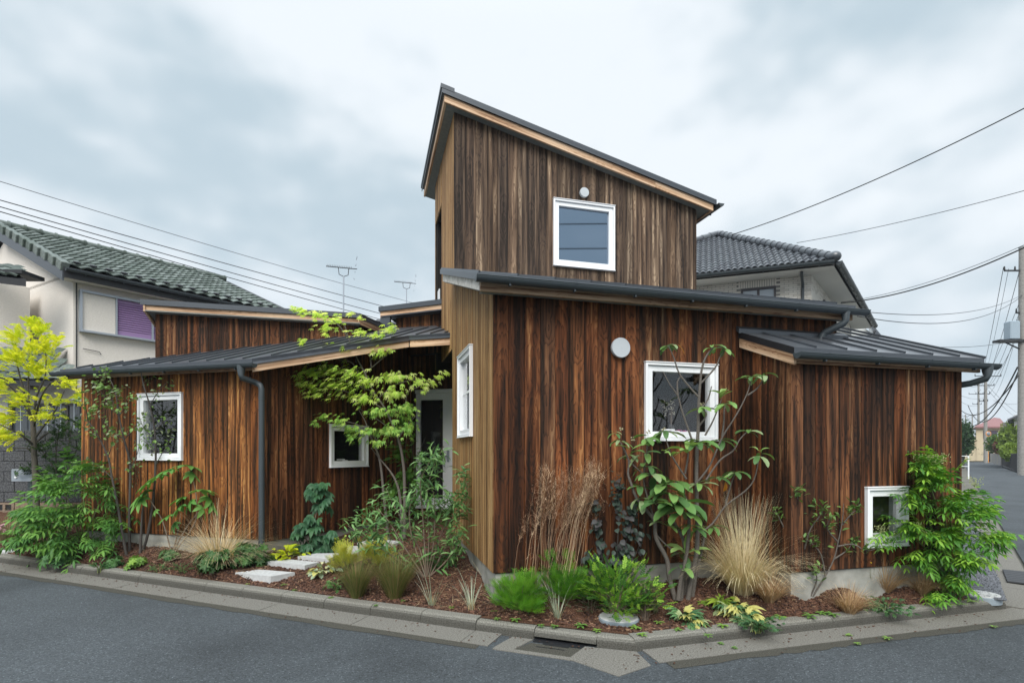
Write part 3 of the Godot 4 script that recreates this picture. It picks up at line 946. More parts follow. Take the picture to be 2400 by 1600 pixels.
func house() -> void:
	var hs := thing("wooden_house", "dark brown timber clad corner house with a tall middle block and metal roofs", "house")
	var brown := [0.42, 1.0, 0.92, 0.16]
	var orange := [0.7, 1.0, 0.82, 0.1]
	var greyt := [0.52, 1.0, 1.0, 0.05]
	var goldt := [0.8, 1.0, 0.95, 0.05]
	var flat := func(h: float) -> Callable: return func(_s: float) -> float: return h
	# -- main block, front
	var mw := [1.703, 2.619, 1.868, 2.72]
	var vent := 0
	wall(hs, CA, U, 4.331, HB, flat.call(3.44), [mw], "dark", brown, 0.165, -0.1)
	window(hs, CA, U, mw, mat.glass, 1)
	# -- main block, left side: as seen from the left its near corner is on the right; runs 2.8 m back
	var sw := [2.8 - 2.061, 2.8 - 1.117, 1.935, 3.04]
	var ltop := func(s: float) -> float: return 3.35 + 0.34 * (2.8 - s)
	wall(hs, pt(0, 2.8), -W, 2.8, HB, ltop, [sw], "gold", goldt, 0.15, -0.1, 0.021)
	var lw := window(hs, pt(0, 2.8), -W, sw, mat.glass, 0)
	var lb := M.new()
	lb.box(Vector3(sw[0] + 0.1, sw[2] + 0.1, -0.06), Vector3(sw[1] - 0.1, 2.5, -0.05))
	obj("lower_blind", lb, mat.curtain, lw)
	lb = M.new()
	lb.cbox(Vector3(sw[0] + 0.09, 2.5, -0.062), Vector3(sw[1] - 0.09, 2.535, -0.02), 0.003)
	obj("transom", lb, mat.white, lw)
	# closing sides and inner walls
	wall(hs, pt(4.331, 0), W, 5.0, HB, func(s: float) -> float: return 3.44 + 0.33 * minf(s, 2.6), [], "dark", brown, 0.165, -0.1, 0.021)
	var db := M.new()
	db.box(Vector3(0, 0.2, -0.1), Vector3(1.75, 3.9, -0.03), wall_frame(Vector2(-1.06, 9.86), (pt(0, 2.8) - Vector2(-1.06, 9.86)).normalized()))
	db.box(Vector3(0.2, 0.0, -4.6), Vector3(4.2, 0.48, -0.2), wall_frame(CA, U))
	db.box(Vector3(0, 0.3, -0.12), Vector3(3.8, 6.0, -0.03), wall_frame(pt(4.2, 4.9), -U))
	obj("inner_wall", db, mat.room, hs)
	# -- main roof: eave at the front, rising to the tower
	var rp := func(t: float, d: float) -> Vector3: return V2(pt(t, d), 3.476 + 0.34 * (d + 0.22))
	var seams := []
	for k in 12: seams.append([rp.call(-0.2 + 0.39 * k + 0.01, -0.215), rp.call(-0.2 + 0.39 * k + 0.01, 2.56)])
	roof(hs, [rp.call(-0.205, -0.225), rp.call(4.364, -0.225), rp.call(4.364, 2.595), rp.call(4.25, 5.0), rp.call(4.135, 5.0), rp.call(4.135, 2.595), rp.call(-0.205, 2.595)], 0.05, W, seams)
	# eave flashing, fascia, verge
	var uin := V2(W, 0); var rin := V2(U, 0)
	beam(hs, "eave_flashing", mat.metal2, V2(pt(-0.208, -0.23), 3.472), V2(pt(4.368, -0.23), 3.472), 0.07, uin * 0.012)
	beam(hs, "eave_fascia", mat.pine, V2(pt(-0.175, -0.2), 3.42), V2(pt(4.355, -0.2), 3.42), 0.112, uin * 0.035, 0.62)
	beam(hs, "verge_flashing", mat.metal2, rp.call(-0.21, -0.215) + Vector3(0, -0.002, 0), rp.call(-0.21, 2.59) + Vector3(0, -0.002, 0), 0.07, rin * 0.012)
	beam(hs, "verge_fascia", mat.greywash, rp.call(-0.18, -0.16) + Vector3(0, -0.06, 0), rp.call(-0.18, 2.5) + Vector3(0, -0.06, 0), 0.115, rin * 0.035)
	var so := M.new()
	so.prism([V2(pt(-0.14, -0.165), 3.31), V2(pt(4.35, -0.165), 3.31), V2(pt(4.35, 0.03), 3.345), V2(pt(-0.14, 0.03), 3.345)], Vector3(0, 0.01, 0))
	so.prism([V2(pt(-0.145, 0.0), 3.36), V2(pt(0.0, 0.0), 3.36), V2(pt(0.0, 2.59), 4.24), V2(pt(-0.145, 2.59), 4.24)], Vector3(0, 0.01, 0))
	obj("soffit", so, mat.soffit, hs)
	gutter_run(hs, V2(pt(-0.24, -0.285), 3.42), V2(pt(4.47, -0.285), 3.40), 0.056)
	# downpipe from the main gutter onto the wing roof
	var dp := M.new()
	var a := V2(pt(4.16, -0.285), 3.37)
	dp.tube([a + Vector3(0, 0.0, 0), a + Vector3(0, -0.05, 0), V2(pt(4.16, -0.285), 3.27), V2(pt(4.15, -0.27), 3.24), V2(pt(4.04, -0.12), 3.165), V2(pt(4.02, -0.1), 3.14), V2(pt(4.0, -0.09), 3.08)], [0.05, 0.042, 0.038, 0.038, 0.038, 0.038, 0.038], 14)
	obj("downpipe", dp, mat.pipe, hs)
	# round vent caps
	for q in [[1.40, 2.86, 0.108, CA], [2.07, 5.835, 0.075, pt(0, 2.6)]]:
		var x := wall_frame(q[3], U) * Transform3D(Basis(Vector3.RIGHT, PI / 2), Vector3(q[0], q[1], 0))
		var b := M.new()
		lathe(b, [[q[2] * 0.92, 0.0], [q[2] * 0.92, 0.022], [q[2], 0.026], [q[2], 0.05], [q[2] * 0.97, 0.056], [0.001, 0.058]], 36, x)
		obj("vent_cap", b, mat.ventgrey, hs)
	# -- tower
	var T := pt(0, 2.6)
	var tt := func(s: float) -> float: return 6.80 - 0.235 * s
	var tw := [1.558, 2.605, 4.65, 5.684]
	wall(hs, T, U, 4.126, 4.30, tt, [tw], "grey", greyt, 0.16)
	window(hs, T, U, tw, mat.coated, 0)
	# left side of the tower: solid near part, tall slot, lintel over it
	wall(hs, pt(0, 4.05), -W, 1.45, 3.3, flat.call(6.80), [], "gold", goldt, 0.15, -1.0, 0.021)
	wall(hs, pt(0, 4.95), -W, 0.9, 3.3, flat.call(6.80), [[0.05, 0.9, 3.2, 6.05]], "gold", goldt, 0.15)
	wall(hs, pt(0.0, 4.9), U, 0.6, 3.3, flat.call(6.1), [], "grey", [0.3, 0.5, 0.9, 0.05], 0.16)
	var b2 := M.new()
	b2.box(Vector3(0, 3.3, -0.06), Vector3(0.86, 6.2, -0.03), wall_frame(pt(0.6, 4.9), -W))
	b2.prism([V2(pt(-0.0, 4.04), 6.06), V2(pt(0.6, 4.04), 6.06), V2(pt(0.6, 4.93), 6.06), V2(pt(0.0, 4.93), 6.06)], Vector3(0, 0.03, 0))
	obj("slot_lining", b2, mat.backing, hs)
	var wl := M.new()
	wl.cbox(Vector3(0.06, 5.27, 0.0), Vector3(0.19, 5.47, 0.08), 0.008, wall_frame(pt(0.0, 4.9), U))
	obj("wall_lamp", wl, mat.ventgrey, hs)
	wl = M.new()
	wl.cbox(Vector3(0.05, 4.48, 0.0), Vector3(0.2, 4.62, 0.05), 0.006, wall_frame(pt(0.0, 4.9), U))
	wl.box(Vector3(0.03, 4.47, 0.0), Vector3(0.05, 4.75, 0.3), wall_frame(pt(0.0, 4.9), U))
	obj("slot_window", wl, mat.white, hs)
	wall(hs, pt(4.126, 2.6), W, 2.35, 3.6, flat.call(5.83), [], "grey", greyt)
	wall(hs, pt(4.126, 4.95), -U, 4.126, 3.3, func(s: float) -> float: return 5.83 + 0.235 * s, [], "grey", greyt)
	# tower roof: high on the left, falling to the right
	var tr := func(t: float, d: float, h: float) -> Vector3: return V2(pt(t, d), 6.77 - 0.235 * t + h)
	seams = []
	for k in 11: seams.append([tr.call(-0.19, 2.5 + 0.3 * k, 0.2), tr.call(4.37, 2.5 + 0.3 * k, 0.2)])
	roof(hs, [tr.call(-0.2, 2.42, 0.2), tr.call(4.38, 2.42, 0.2), tr.call(4.38, 5.48, 0.2), tr.call(-0.2, 5.48, 0.2)], 0.03, U, seams)
	beam(hs, "eave_flashing", mat.metal2, tr.call(-0.205, 2.415, 0.198), tr.call(4.385, 2.415, 0.198), 0.085, uin * 0.012)
	beam(hs, "eave_fascia", mat.pine, tr.call(-0.165, 2.445, 0.115), tr.call(4.34, 2.445, 0.115), 0.105, uin * 0.035)
	beam(hs, "verge_flashing", mat.metal2, tr.call(-0.205, 2.42, 0.2), tr.call(-0.205, 5.48, 0.2), 0.085, rin * 0.012)
	beam(hs, "verge_fascia", mat.pine, tr.call(-0.165, 2.45, 0.115), tr.call(-0.165, 5.45, 0.115), 0.105, rin * 0.035)
	beam(hs, "eave_fascia", mat.pine, tr.call(4.34, 2.45, 0.115), tr.call(4.34, 5.45, 0.115), 0.105, -rin * 0.035)
	beam(hs, "eave_flashing", mat.metal2, tr.call(4.385, 2.42, 0.2), tr.call(4.385, 5.48, 0.2), 0.085, -rin * 0.012)
	var cap := M.new()
	cap.prism([tr.call(-0.22, 2.41, 0.24), tr.call(-0.02, 2.41, 0.24), tr.call(-0.02, 5.49, 0.24), tr.call(-0.22, 5.49, 0.24)], Vector3(0, -0.06, 0))
	obj("ridge_cap", cap, mat.metal2, hs)
	so = M.new()
	so.prism([tr.call(-0.13, 2.48, 0.02), tr.call(4.31, 2.48, 0.02), tr.call(4.31, 5.44, 0.02), tr.call(-0.13, 5.44, 0.02)], Vector3(0, 0.02, 0))
	obj("soffit", so, mat.soffit, hs)
	gutter_run(hs, V2(pt(4.44, 2.36), 5.86), V2(pt(4.44, 5.5), 5.85), 0.05)
	# -- right wing
	var WO := Vector2(2.857, 5.463)
	var ww := [0.954, 1.52, 0.725, 1.352]
	wall(hs, WO, U, 2.349, HB, flat.call(2.76), [ww], "dark", brown, 0.15, -0.1)
	window(hs, WO, U, ww, mat.glass, 1, mat.warmroom)
	wall(hs, WO + W * 0.756, -W, 0.756, HB, func(s: float) -> float: return 2.76 + 0.4 * (0.756 - s), [], "dark", [0.5, 0.85, 0.92, 0.1], 0.15, -0.1, 0.021)
	wall(hs, WO + U * 2.349, W, 3.0, HB, func(s: float) -> float: return 2.76 + 0.38 * minf(s, 0.75), [], "dark", brown, 0.15, -0.1, 0.021)
	var wr := func(t: float, e: float) -> Vector3: return V2(WO + U * t + W * e, 2.795 + 0.4 * (e + 0.085))
	seams = []
	for k in 7: seams.append([wr.call(0.255 + 0.394 * k, -0.06), wr.call(0.255 + 0.394 * k, 0.74 if k < 4 else 2.8)])
	roof(hs, [wr.call(-0.035, -0.085), wr.call(2.56, -0.085), wr.call(2.56, 0.8), wr.call(2.56, 0.8) + (wr.call(2.56, 0.8) - wr.call(2.56, 0.0)) * 0.4, wr.call(1.48, 1.12), wr.call(1.48, 0.752), wr.call(-0.035, 0.752)], 0.04, W, seams)
	beam(hs, "eave_flashing", mat.metal2, wr.call(-0.04, -0.09), wr.call(2.565, -0.09), 0.06, uin * 0.012)
	beam(hs, "eave_fascia", mat.pine, wr.call(-0.02, -0.066) + Vector3(0, -0.05, 0), wr.call(2.54, -0.066) + Vector3(0, -0.05, 0), 0.115, uin * 0.03, 0.7)
	beam(hs, "verge_flashing", mat.black, wr.call(-0.04, -0.088) + Vector3(0, -0.002, 0), wr.call(-0.04, 0.75) + Vector3(0, -0.002, 0), 0.07, rin * 0.012)
	beam(hs, "verge_fascia", mat.pine, wr.call(-0.034, -0.08) + Vector3(0, -0.065, 0), wr.call(-0.034, 0.74) + Vector3(0, -0.065, 0), 0.115, rin * 0.03)
	var fl := M.new()
	fl.prism([wr.call(-0.07, 0.7) + Vector3(0, 0.045, 0), wr.call(1.5, 0.7) + Vector3(0, 0.045, 0), wr.call(1.5, 0.752) + Vector3(0, 0.06, 0), wr.call(-0.07, 0.752) + Vector3(0, 0.06, 0)], Vector3(0, -0.055, 0))
	obj("abutment_flashing", fl, mat.metal2, hs)
	so = M.new()
	so.prism([wr.call(-0.02, -0.04) + Vector3(0, -0.115, 0), wr.call(2.53, -0.04) + Vector3(0, -0.115, 0), wr.call(2.53, 0.03) + Vector3(0, -0.1, 0), wr.call(-0.02, 0.03) + Vector3(0, -0.1, 0)], Vector3(0, 0.01, 0))
	so.prism([wr.call(2.35, -0.04) + Vector3(0, -0.1, 0), wr.call(2.53, -0.04) + Vector3(0, -0.1, 0), wr.call(2.53, 0.8) + Vector3(0, -0.1, 0), wr.call(2.35, 0.8) + Vector3(0, -0.1, 0)], Vector3(0, 0.01, 0))
	obj("soffit", so, mat.soffit, hs)
	gutter_run(hs, wr.call(-0.06, -0.15) + Vector3(0, -0.045, 0), wr.call(2.66, -0.15) + Vector3(0, -0.055, 0), 0.056)
	dp = M.new()
	var g0: Vector3 = wr.call(2.52, -0.15) + Vector3(0, -0.06, 0)
	dp.tube([g0, g0 + Vector3(0, -0.07, 0), g0 + Vector3(0, -0.12, 0), g0 + Vector3(-0.005, -0.15, -0.01), V2(WO + U * 2.48 + W * 0.0, 2.52), V2(WO + U * 2.38 + W * 0.12, 2.5), V2(WO + U * 2.39 + W * 0.3, 2.49)], [0.056, 0.05, 0.036, 0.036, 0.036, 0.036, 0.036], 14)
	dp.tube([V2(WO + U * 2.4 + W * 0.28, 2.51), V2(WO + U * 2.4 + W * 0.28, 0.2)], [0.036, 0.036], 12)
	obj("downpipe", dp, mat.pipe, hs)
	# -- left wing
	var L2 := Vector2(-3.557, 7.499)
	var L1 := L2 - LP * 3.375
	var lww := [3.375 - 2.187, 3.375 - 1.346, 1.616, 2.60]
	wall(hs, L1, LP, 3.375, HB, flat.call(2.99), [lww], "orange", orange, 0.135, -0.1)
	window(hs, L1, LP, lww, mat.glass, 0)
	wall(hs, L1 + LQ * 2.0, -LQ, 2.0, HB, func(_s: float) -> float: return 3.0, [], "orange", orange, 0.15, -0.1, 0.021)
	var RD := Vector2(0.49, 0.89).normalized()
	var rt := func(s: float) -> float: return 2.99 + 0.27 * s
	var rw := [1.256, 2.106, 1.486, 2.17]
	wall(hs, L2, RD, 3.45, 0.455, rt, [rw], "dark", brown, 0.15, -0.1)
	window(hs, L2, RD, rw, mat.glass, 1)
	var K2 := L2 + RD * 3.45
	# door wall
	var dw := [0.06, 0.99, 0.62, 2.924]
	wall(hs, K2 - LP * 0.15, LP, 1.25, 0.455, flat.call(3.95), [dw], "dark", [0.4, 0.8, 0.95, 0.1], 0.15, -0.1)
	door(hs, wall_frame(K2 - LP * 0.15, LP), dw)
	# low roof over wing, recess and door
	var ER := Vector2(-3.545, 7.288)
	var lr := func(p: Vector2) -> Vector3: return V2(p, 3.01 + 0.34 * (p - ER).dot(LQ))
	var EL := ER - LP * 3.6
	var KK := Vector2(-1.642, 8.518); var DD := Vector2(-0.968, 8.327)
	seams = []
	for k in 12:
		var p := EL + LP * (0.02 + 0.31 * k)
		# seams stop at the upper block
		var ln := 3.0
		var bo := Vector2(-5.881, 8.78)
		for s in 60:
			var q := p + LQ * (s * 0.05)
			if ((q - bo).dot(W) > -0.06 and (q - bo).dot(U) < 3.2) or (q - CA).dot(-U) < 0.25 or (s > 1 and (q - EL).cross(bo - EL) < 0.01):
				ln = s * 0.05 - 0.05
				break
		if ln > 0.1: seams.append([lr.call(p + LQ * 0.01), lr.call(p + LQ * ln)])
	for k in 9:
		var p := ER + (KK - ER) * ((k + 0.6) / 6.5) if k < 6 else KK + LP * (0.25 * (k - 5.6))
		seams.append([lr.call(p + LQ * 0.04), lr.call(p + LQ * (1.9 - 0.1 * k))])
	roof(hs, [lr.call(EL), lr.call(ER), lr.call(KK), lr.call(DD), lr.call(pt(-0.01, 5.2)), lr.call(Vector2(-2.6, 11.0)), lr.call(Vector2(-3.3, 9.6)), lr.call(Vector2(-5.85, 8.9))], 0.045, LQ, seams)
	var qin := V2(LQ, 0)
	beam(hs, "eave_flashing", mat.metal2, lr.call(EL - LQ * 0.008), lr.call(ER - LQ * 0.008), 0.065, qin * 0.012)
	beam(hs, "eave_fascia", mat.pine, lr.call(EL + LP * 0.12 + LQ * 0.02) + Vector3(0, -0.06, 0), lr.call(ER + LQ * 0.02) + Vector3(0, -0.06, 0), 0.1, qin * 0.03, 0.6)
	var vd := (KK - ER).normalized(); var vin := V2(Vector2(-vd.y, vd.x), 0)
	beam(hs, "verge_flashing", mat.metal, lr.call(ER) + Vector3(0, 0.004, 0), lr.call(KK) + Vector3(0, 0.004, 0), 0.085, vin * 0.012)
	beam(hs, "verge_fascia", mat.pine, lr.call(ER) + Vector3(0, -0.075, 0) + vin * 0.02, lr.call(KK) + Vector3(0, -0.075, 0) + vin * 0.02, 0.105, vin * 0.035, 0.95)
	beam(hs, "eave_flashing", mat.metal2, lr.call(KK) + Vector3(0, 0.003, 0), lr.call(DD) + Vector3(0, 0.003, 0), 0.075, qin * 0.012)
	beam(hs, "eave_fascia", mat.pine, lr.call(KK) + Vector3(0, -0.07, 0) + qin * 0.02, lr.call(DD) + Vector3(0, -0.07, 0) + qin * 0.02, 0.11, qin * 0.035)
	so = M.new()
	so.prism([lr.call(ER + LQ * 0.05) + Vector3(0, -0.16, 0), lr.call(KK + LQ * 0.05) + Vector3(0, -0.16, 0), lr.call(DD + LQ * 0.05) + Vector3(0, -0.16, 0), lr.call(Vector2(-1.15, 10.1)) + Vector3(0, -0.16, 0), lr.call(K2) + Vector3(0, -0.16, 0), lr.call(L2 + LQ * 0.05) + Vector3(0, -0.16, 0)], Vector3(0, 0.02, 0))
	so.prism([lr.call(EL + LP * 0.15 + LQ * 0.05) + Vector3(0, -0.155, 0), lr.call(ER + LQ * 0.05) + Vector3(0, -0.155, 0), lr.call(ER + LQ * 0.24) + Vector3(0, -0.155, 0), lr.call(EL + LP * 0.15 + LQ * 0.24) + Vector3(0, -0.155, 0)], Vector3(0, 0.02, 0))
	obj("soffit", so, mat.soffit, hs)
	gutter_run(hs, lr.call(EL - LP * 0.06 - LQ * 0.07) + Vector3(0, -0.04, 0), lr.call(ER + LP * 0.09 - LQ * 0.07) + Vector3(0, -0.06, 0), 0.056)
	# downpipe at the end of the left wing
	dp = M.new()
	g0 = lr.call(ER - LP * 0.13 - LQ * 0.07) + Vector3(0, -0.07, 0)
	var pf := L2 + LP * 0.09 - LQ * 0.06
	dp.tube([g0, g0 + Vector3(0, -0.07, 0), g0 + Vector3(0, -0.13, 0), g0 + Vector3(0.015, -0.18, 0), V2(L2 - LP * 0.02 - LQ * 0.07, 2.71), V2(pf - LP * 0.02, 2.66), V2(pf, 2.61), V2(pf, 2.5), V2(pf, 0.25)], [0.058, 0.052, 0.04, 0.039, 0.039, 0.039, 0.039, 0.039, 0.039], 14)
	for h in [2.47, 1.27, 0.45]: dp.tube([V2(pf, h), V2(pf, h + 0.03)], [0.043, 0.043], 14)
	obj("downpipe", dp, mat.pipe, hs)
	# -- upper blocks behind
	var bo2 := Vector2(-5.881, 8.78)
	wall(hs, bo2, U, 3.15, 3.1, flat.call(4.02), [], "dark", [0.5, 0.9, 0.92, 0.12], 0.16)
	wall(hs, bo2 + W * 2.0, -W, 2.0, 0.4, flat.call(3.95), [], "dark", [0.5, 0.9, 0.92, 0.12], 0.16)
	var be := bo2 + U * 3.15
	wall(hs, be, LQ, 1.8, 3.2, flat.call(4.02), [], "dark", [0.5, 0.9, 0.92, 0.12], 0.16)
	var f0 := bo2 - U * 0.15 - W * 0.15; var f1 := be + U * 0.1 - W * 0.15
	var f2 := f1 + LQ * 1.75; var f3 := f0 + W * 2.2
	var up := M.new()
	up.prism([V2(f0, 4.19), V2(f1, 4.19), V2(f2, 4.19), V2(f3, 3.5)], Vector3(0, -0.03, 0))
	obj("roof", up, mat.metal, hs)
	beam(hs, "eave_flashing", mat.metal2, V2(f0 - W * 0.01 - U * 0.01, 4.192), V2(f1 - W * 0.01, 4.192), 0.085, uin * 0.012)
	beam(hs, "eave_fascia", mat.pine, V2(f0 + U * 0.03 + W * 0.02, 4.105), V2(f1 + W * 0.02, 4.105), 0.1, uin * 0.03, 0.95)
	beam(hs, "verge_flashing", mat.metal, V2(f1, 4.192), V2(f2, 4.192), 0.085, -V2(Vector2(LQ.y, -LQ.x), 0) * 0.012)
	beam(hs, "verge_fascia", mat.pine, V2(f1 - LP * 0.02, 4.105), V2(f2 - LP * 0.02, 4.105), 0.1, -V2(Vector2(LQ.y, -LQ.x), 0) * 0.03)
	beam(hs, "verge_fascia", mat.pine, V2(f0 + U * 0.03, 4.105), V2(f3 + U * 0.03, 3.42), 0.1, rin * 0.03, 0.8)
	so = M.new()
	so.prism([V2(f0 + U * 0.05, 4.005), V2(f1, 4.005), V2(f1 + W * 0.17, 4.005), V2(f0 + U * 0.05 + W * 0.17, 4.005)], Vector3(0, 0.02, 0))
	so.prism([V2(f0 + U * 0.05 + W * 0.17, 4.0), V2(f0 + U * 0.17 + W * 0.17, 4.0), V2(f3 + U * 0.17, 3.38), V2(f3 + U * 0.05, 3.38)], Vector3(0, 0.02, 0))
	obj("soffit", so, mat.soffit, hs)
	# right hand upper block
	var D2 := Vector2(0.924, -0.381)
	var b0 := Vector2(-0.2176, 1.0) * 10.4
	wall(hs, b0, D2, 1.2, 3.6, flat.call(4.33), [], "dark", [0.6, 0.9, 0.85, 0.1], 0.16)
	var e0 := b0 - D2 * 0.26 - Vector2(0.381, 0.924) * 0.2; var e1 := e0 + D2 * 1.6
	var n2 := Vector2(0.381, 0.924)
	up = M.new()
	up.prism([V2(e0, 4.53), V2(e1, 4.53), V2(e1 + n2 * 2.0, 4.2), V2(e0 + n2 * 2.0, 4.2)], Vector3(0, -0.03, 0))
	obj("roof", up, mat.metal, hs)
	beam(hs, "eave_flashing", mat.metal2, V2(e0 - n2 * 0.01, 4.532), V2(e1 - n2 * 0.01, 4.532), 0.09, V2(n2, 0) * 0.012)
	beam(hs, "eave_fascia", mat.pine, V2(e0 + n2 * 0.02 + D2 * 0.02, 4.44), V2(e1 + n2 * 0.02, 4.44), 0.11, V2(n2, 0) * 0.03)
	beam(hs, "verge_flashing", mat.metal2, V2(e0, 4.53), V2(e0 + n2 * 2.0, 4.2), 0.09, V2(D2, 0) * 0.012)
	so = M.new()
	so.prism([V2(e0 + D2 * 0.05, 4.33), V2(e1, 4.33), V2(e1 + n2 * 0.25, 4.33), V2(e0 + D2 * 0.05 + n2 * 0.25, 4.33)], Vector3(0, 0.02, 0))
	so.prism([V2(e0 + D2 * 0.02 + n2 * 0.02, 4.33), V2(e0 + D2 * 0.24 + n2 * 0.02, 4.33), V2(e0 + D2 * 0.24 + n2 * 0.02, 3.5), V2(e0 + D2 * 0.02 + n2 * 0.02, 3.5)], V2(n2, 0) * 0.05)
	obj("soffit", so, mat.metal2, hs)
	# -- things seen through the main window: dried flowers in a vase, a row of pink blossoms
	var fx := wall_frame(CA, U)
	var vs := thing("flower_vase", "vase of small white dried flowers inside the main front window", "vase", fx * Vector3(2.2, 1.9, -0.26))
	var vb := M.new()
	lathe(vb, [[0.03, 0.0], [0.045, 0.06], [0.03, 0.13], [0.022, 0.16]], 16)
	obj("vase", vb, plain(0.05, 0.055, 0.06, 0.4), vs)
	vb = M.new()
	var fm := M.new()
	for k in 60:
		var e := Vector3(rr(-0.11, 0.04), rr(0.26, 0.44), rr(-0.06, 0.06))
		vb.straw(Vector3(0, 0.15, 0), e - Vector3(0, 0.15, 0), (e - Vector3(0, 0.15, 0)).length(), 0.002, 0.05, 2)
		ball(fm, e, rr(0.004, 0.008))
	obj("stems", vb, mat.twig, vs)
	obj("blossoms", fm, plain(0.6, 0.58, 0.45, 0.9), vs)
	var pk := thing("flower_pot", "low pot of pink and white blossoms inside the main front window", "flower pot", fx * Vector3(2.36, 1.9, -0.24))
	vb = M.new()
	vb.cbox(Vector3(-0.13, 0, -0.04), Vector3(0.07, 0.045, 0.04), 0.006)
	obj("pot", vb, plain(0.12, 0.13, 0.15, 0.5), pk)
	for q in [[0.6, 0.12, 0.3], [0.7, 0.6, 0.65], [0.45, 0.25, 0.5]]:
		fm = M.new()
		for k in 14: ball(fm, Vector3(rr(-0.13, 0.07), rr(0.05, 0.085), rr(-0.03, 0.03)), rr(0.007, 0.013))
		obj("blossoms", fm, plain(q[0], q[1], q[2], 0.8), pk)

func ball(b: M, p: Vector3, r: float) -> void:
	var o := [Vector3(r, 0, 0), Vector3(0, r, 0), Vector3(0, 0, r), Vector3(-r, 0, 0), Vector3(0, -r, 0), Vector3(0, 0, -r)]
	for f in [[0, 1, 2], [1, 3, 2], [3, 4, 2], [4, 0, 2], [1, 0, 5], [3, 1, 5], [4, 3, 5], [0, 4, 5]]:
		b.tri3(p + o[f[0]], p + o[f[1]], p + o[f[2]])

func door(hs: Node3D, x: Transform3D, w: Array) -> void:
	var n := Node3D.new()
	n.name = "door"
	hs.add_child(n, true)
	n.transform = x
	var b := M.new()
	var f := 0.05
	b.cbox(Vector3(w[0], w[2], -0.1), Vector3(w[0] + f, w[3], 0.03), 0.003); b.cbox(Vector3(w[1] - f, w[2], -0.1), Vector3(w[1], w[3], 0.03), 0.003)
	b.cbox(Vector3(w[0] + f, w[3] - f, -0.1), Vector3(w[1] - f, w[3], 0.029), 0.003); b.cbox(Vector3(w[0] + f, w[2], -0.1), Vector3(w[1] - f, w[2] + 0.03, 0.029), 0.003)
	b.cbox(Vector3(w[0] - 0.01, w[3] + 0.001, -0.02), Vector3(w[1] + 0.01, w[3] + 0.02, 0.045), 0.003)
	obj("frame", b, mat.white, n)
	b = M.new()
	var a0: float = w[0] + f + 0.004; var a1: float = w[1] - f - 0.004; var g := 0.12
	b.cbox(Vector3(a0, w[2] + 0.034, -0.06), Vector3(a0 + g, w[3] - f - 0.004, -0.005), 0.003); b.cbox(Vector3(a1 - g - 0.1, w[2] + 0.034, -0.06), Vector3(a1, w[3] - f - 0.004, -0.005), 0.003)
	b.cbox(Vector3(a0 + g, w[3] - f - 0.13, -0.06), Vector3(a1 - g - 0.1, w[3] - f - 0.004, -0.006), 0.003); b.cbox(Vector3(a0 + g, w[2] + 0.034, -0.06), Vector3(a1 - g - 0.1, w[2] + 0.2, -0.006), 0.003)
	obj("leaf", b, mat.white, n)
	b = M.new()
	b.box(Vector3(a0 + g, w[2] + 0.2, -0.04), Vector3(a1 - g - 0.1, w[3] - f - 0.13, -0.034))
	obj("pane", b, mat.glass, n)
	b = M.new()
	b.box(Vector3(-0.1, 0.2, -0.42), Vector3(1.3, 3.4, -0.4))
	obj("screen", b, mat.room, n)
	b = M.new()
	b.tube([Vector3(a1 - 0.17, 1.44, 0.05), Vector3(a1 - 0.17, 1.62, 0.05), Vector3(a1 - 0.17, 1.64, 0.04), Vector3(a1 - 0.1, 1.66, 0.03)], [0.012, 0.012, 0.012, 0.012], 8)
	b.cbox(Vector3(a1 - 0.13, 1.54, -0.005), Vector3(a1 - 0.08, 1.76, 0.02), 0.004)
	obj("handle", b, mat.alu, n)
	for h in [2.35, 2.55]:
		b = M.new()
		b.tube([Vector3(w[0] + 0.06, h, 0.0), Vector3(w[0] + 0.06, h, 0.02)], [0.012, 0.012], 8)
		obj("screw_cap", b, mat.alu, n)

# ---------- neighbours
# a curved roof tile: wave across x (width w), length along z (up the slope), thickness at its lower lip
func tile_mesh(w: float, ln: float, rise: float, waves: float, th: float) -> ArrayMesh:
	var b := M.new()
	var n := 8
	var f := func(k: int) -> float: return rise * pow(absf(sin(PI * waves * k / n)), 1.3)
	for k in n:
		var x0 := -w / 2 + w * k / n; var x1 := -w / 2 + w * (k + 1) / n
		var y0: float = f.call(k); var y1: float = f.call(k + 1)
		var a := Vector3(x0, y0 + th, 0); var e := Vector3(x1, y1 + th, 0)
		b.quad(a, e, Vector3(x1, y1, -ln), Vector3(x0, y0, -ln))
		b.quad(Vector3(x0, y0 - 0.005, 0), Vector3(x1, y1 - 0.005, 0), e, a)
	return b.done()

# tiles over a slope: o = eave start, ex = unit along the eave, up = unit up the slope, cols x rows, keep(c, r) tells which
func tiles(parent: Node, mesh: ArrayMesh, mats: Array, o: Vector3, ex: Vector3, up: Vector3, cw: float, rh: float, cols: int, rows: int, keep: Callable) -> void:
	var nn := ex.cross(up).normalized()
	if nn.y < 0: nn = -nn
	var bas := Basis(ex, nn, -(up - ex * up.dot(ex)).normalized())
	if bas.determinant() < 0: bas = Basis(-ex, nn, bas.z)
	for r in rows:
		for c in cols:
			var p := o + ex * (cw * (c + 0.5)) + up * (rh * r)
			if keep.call(c, r): obj("tile", mesh, mats[rng.randi() % mats.size()], parent, Transform3D(bas.rotated(nn, rr(-0.008, 0.008)), p + nn * rr(0.0, 0.004)))

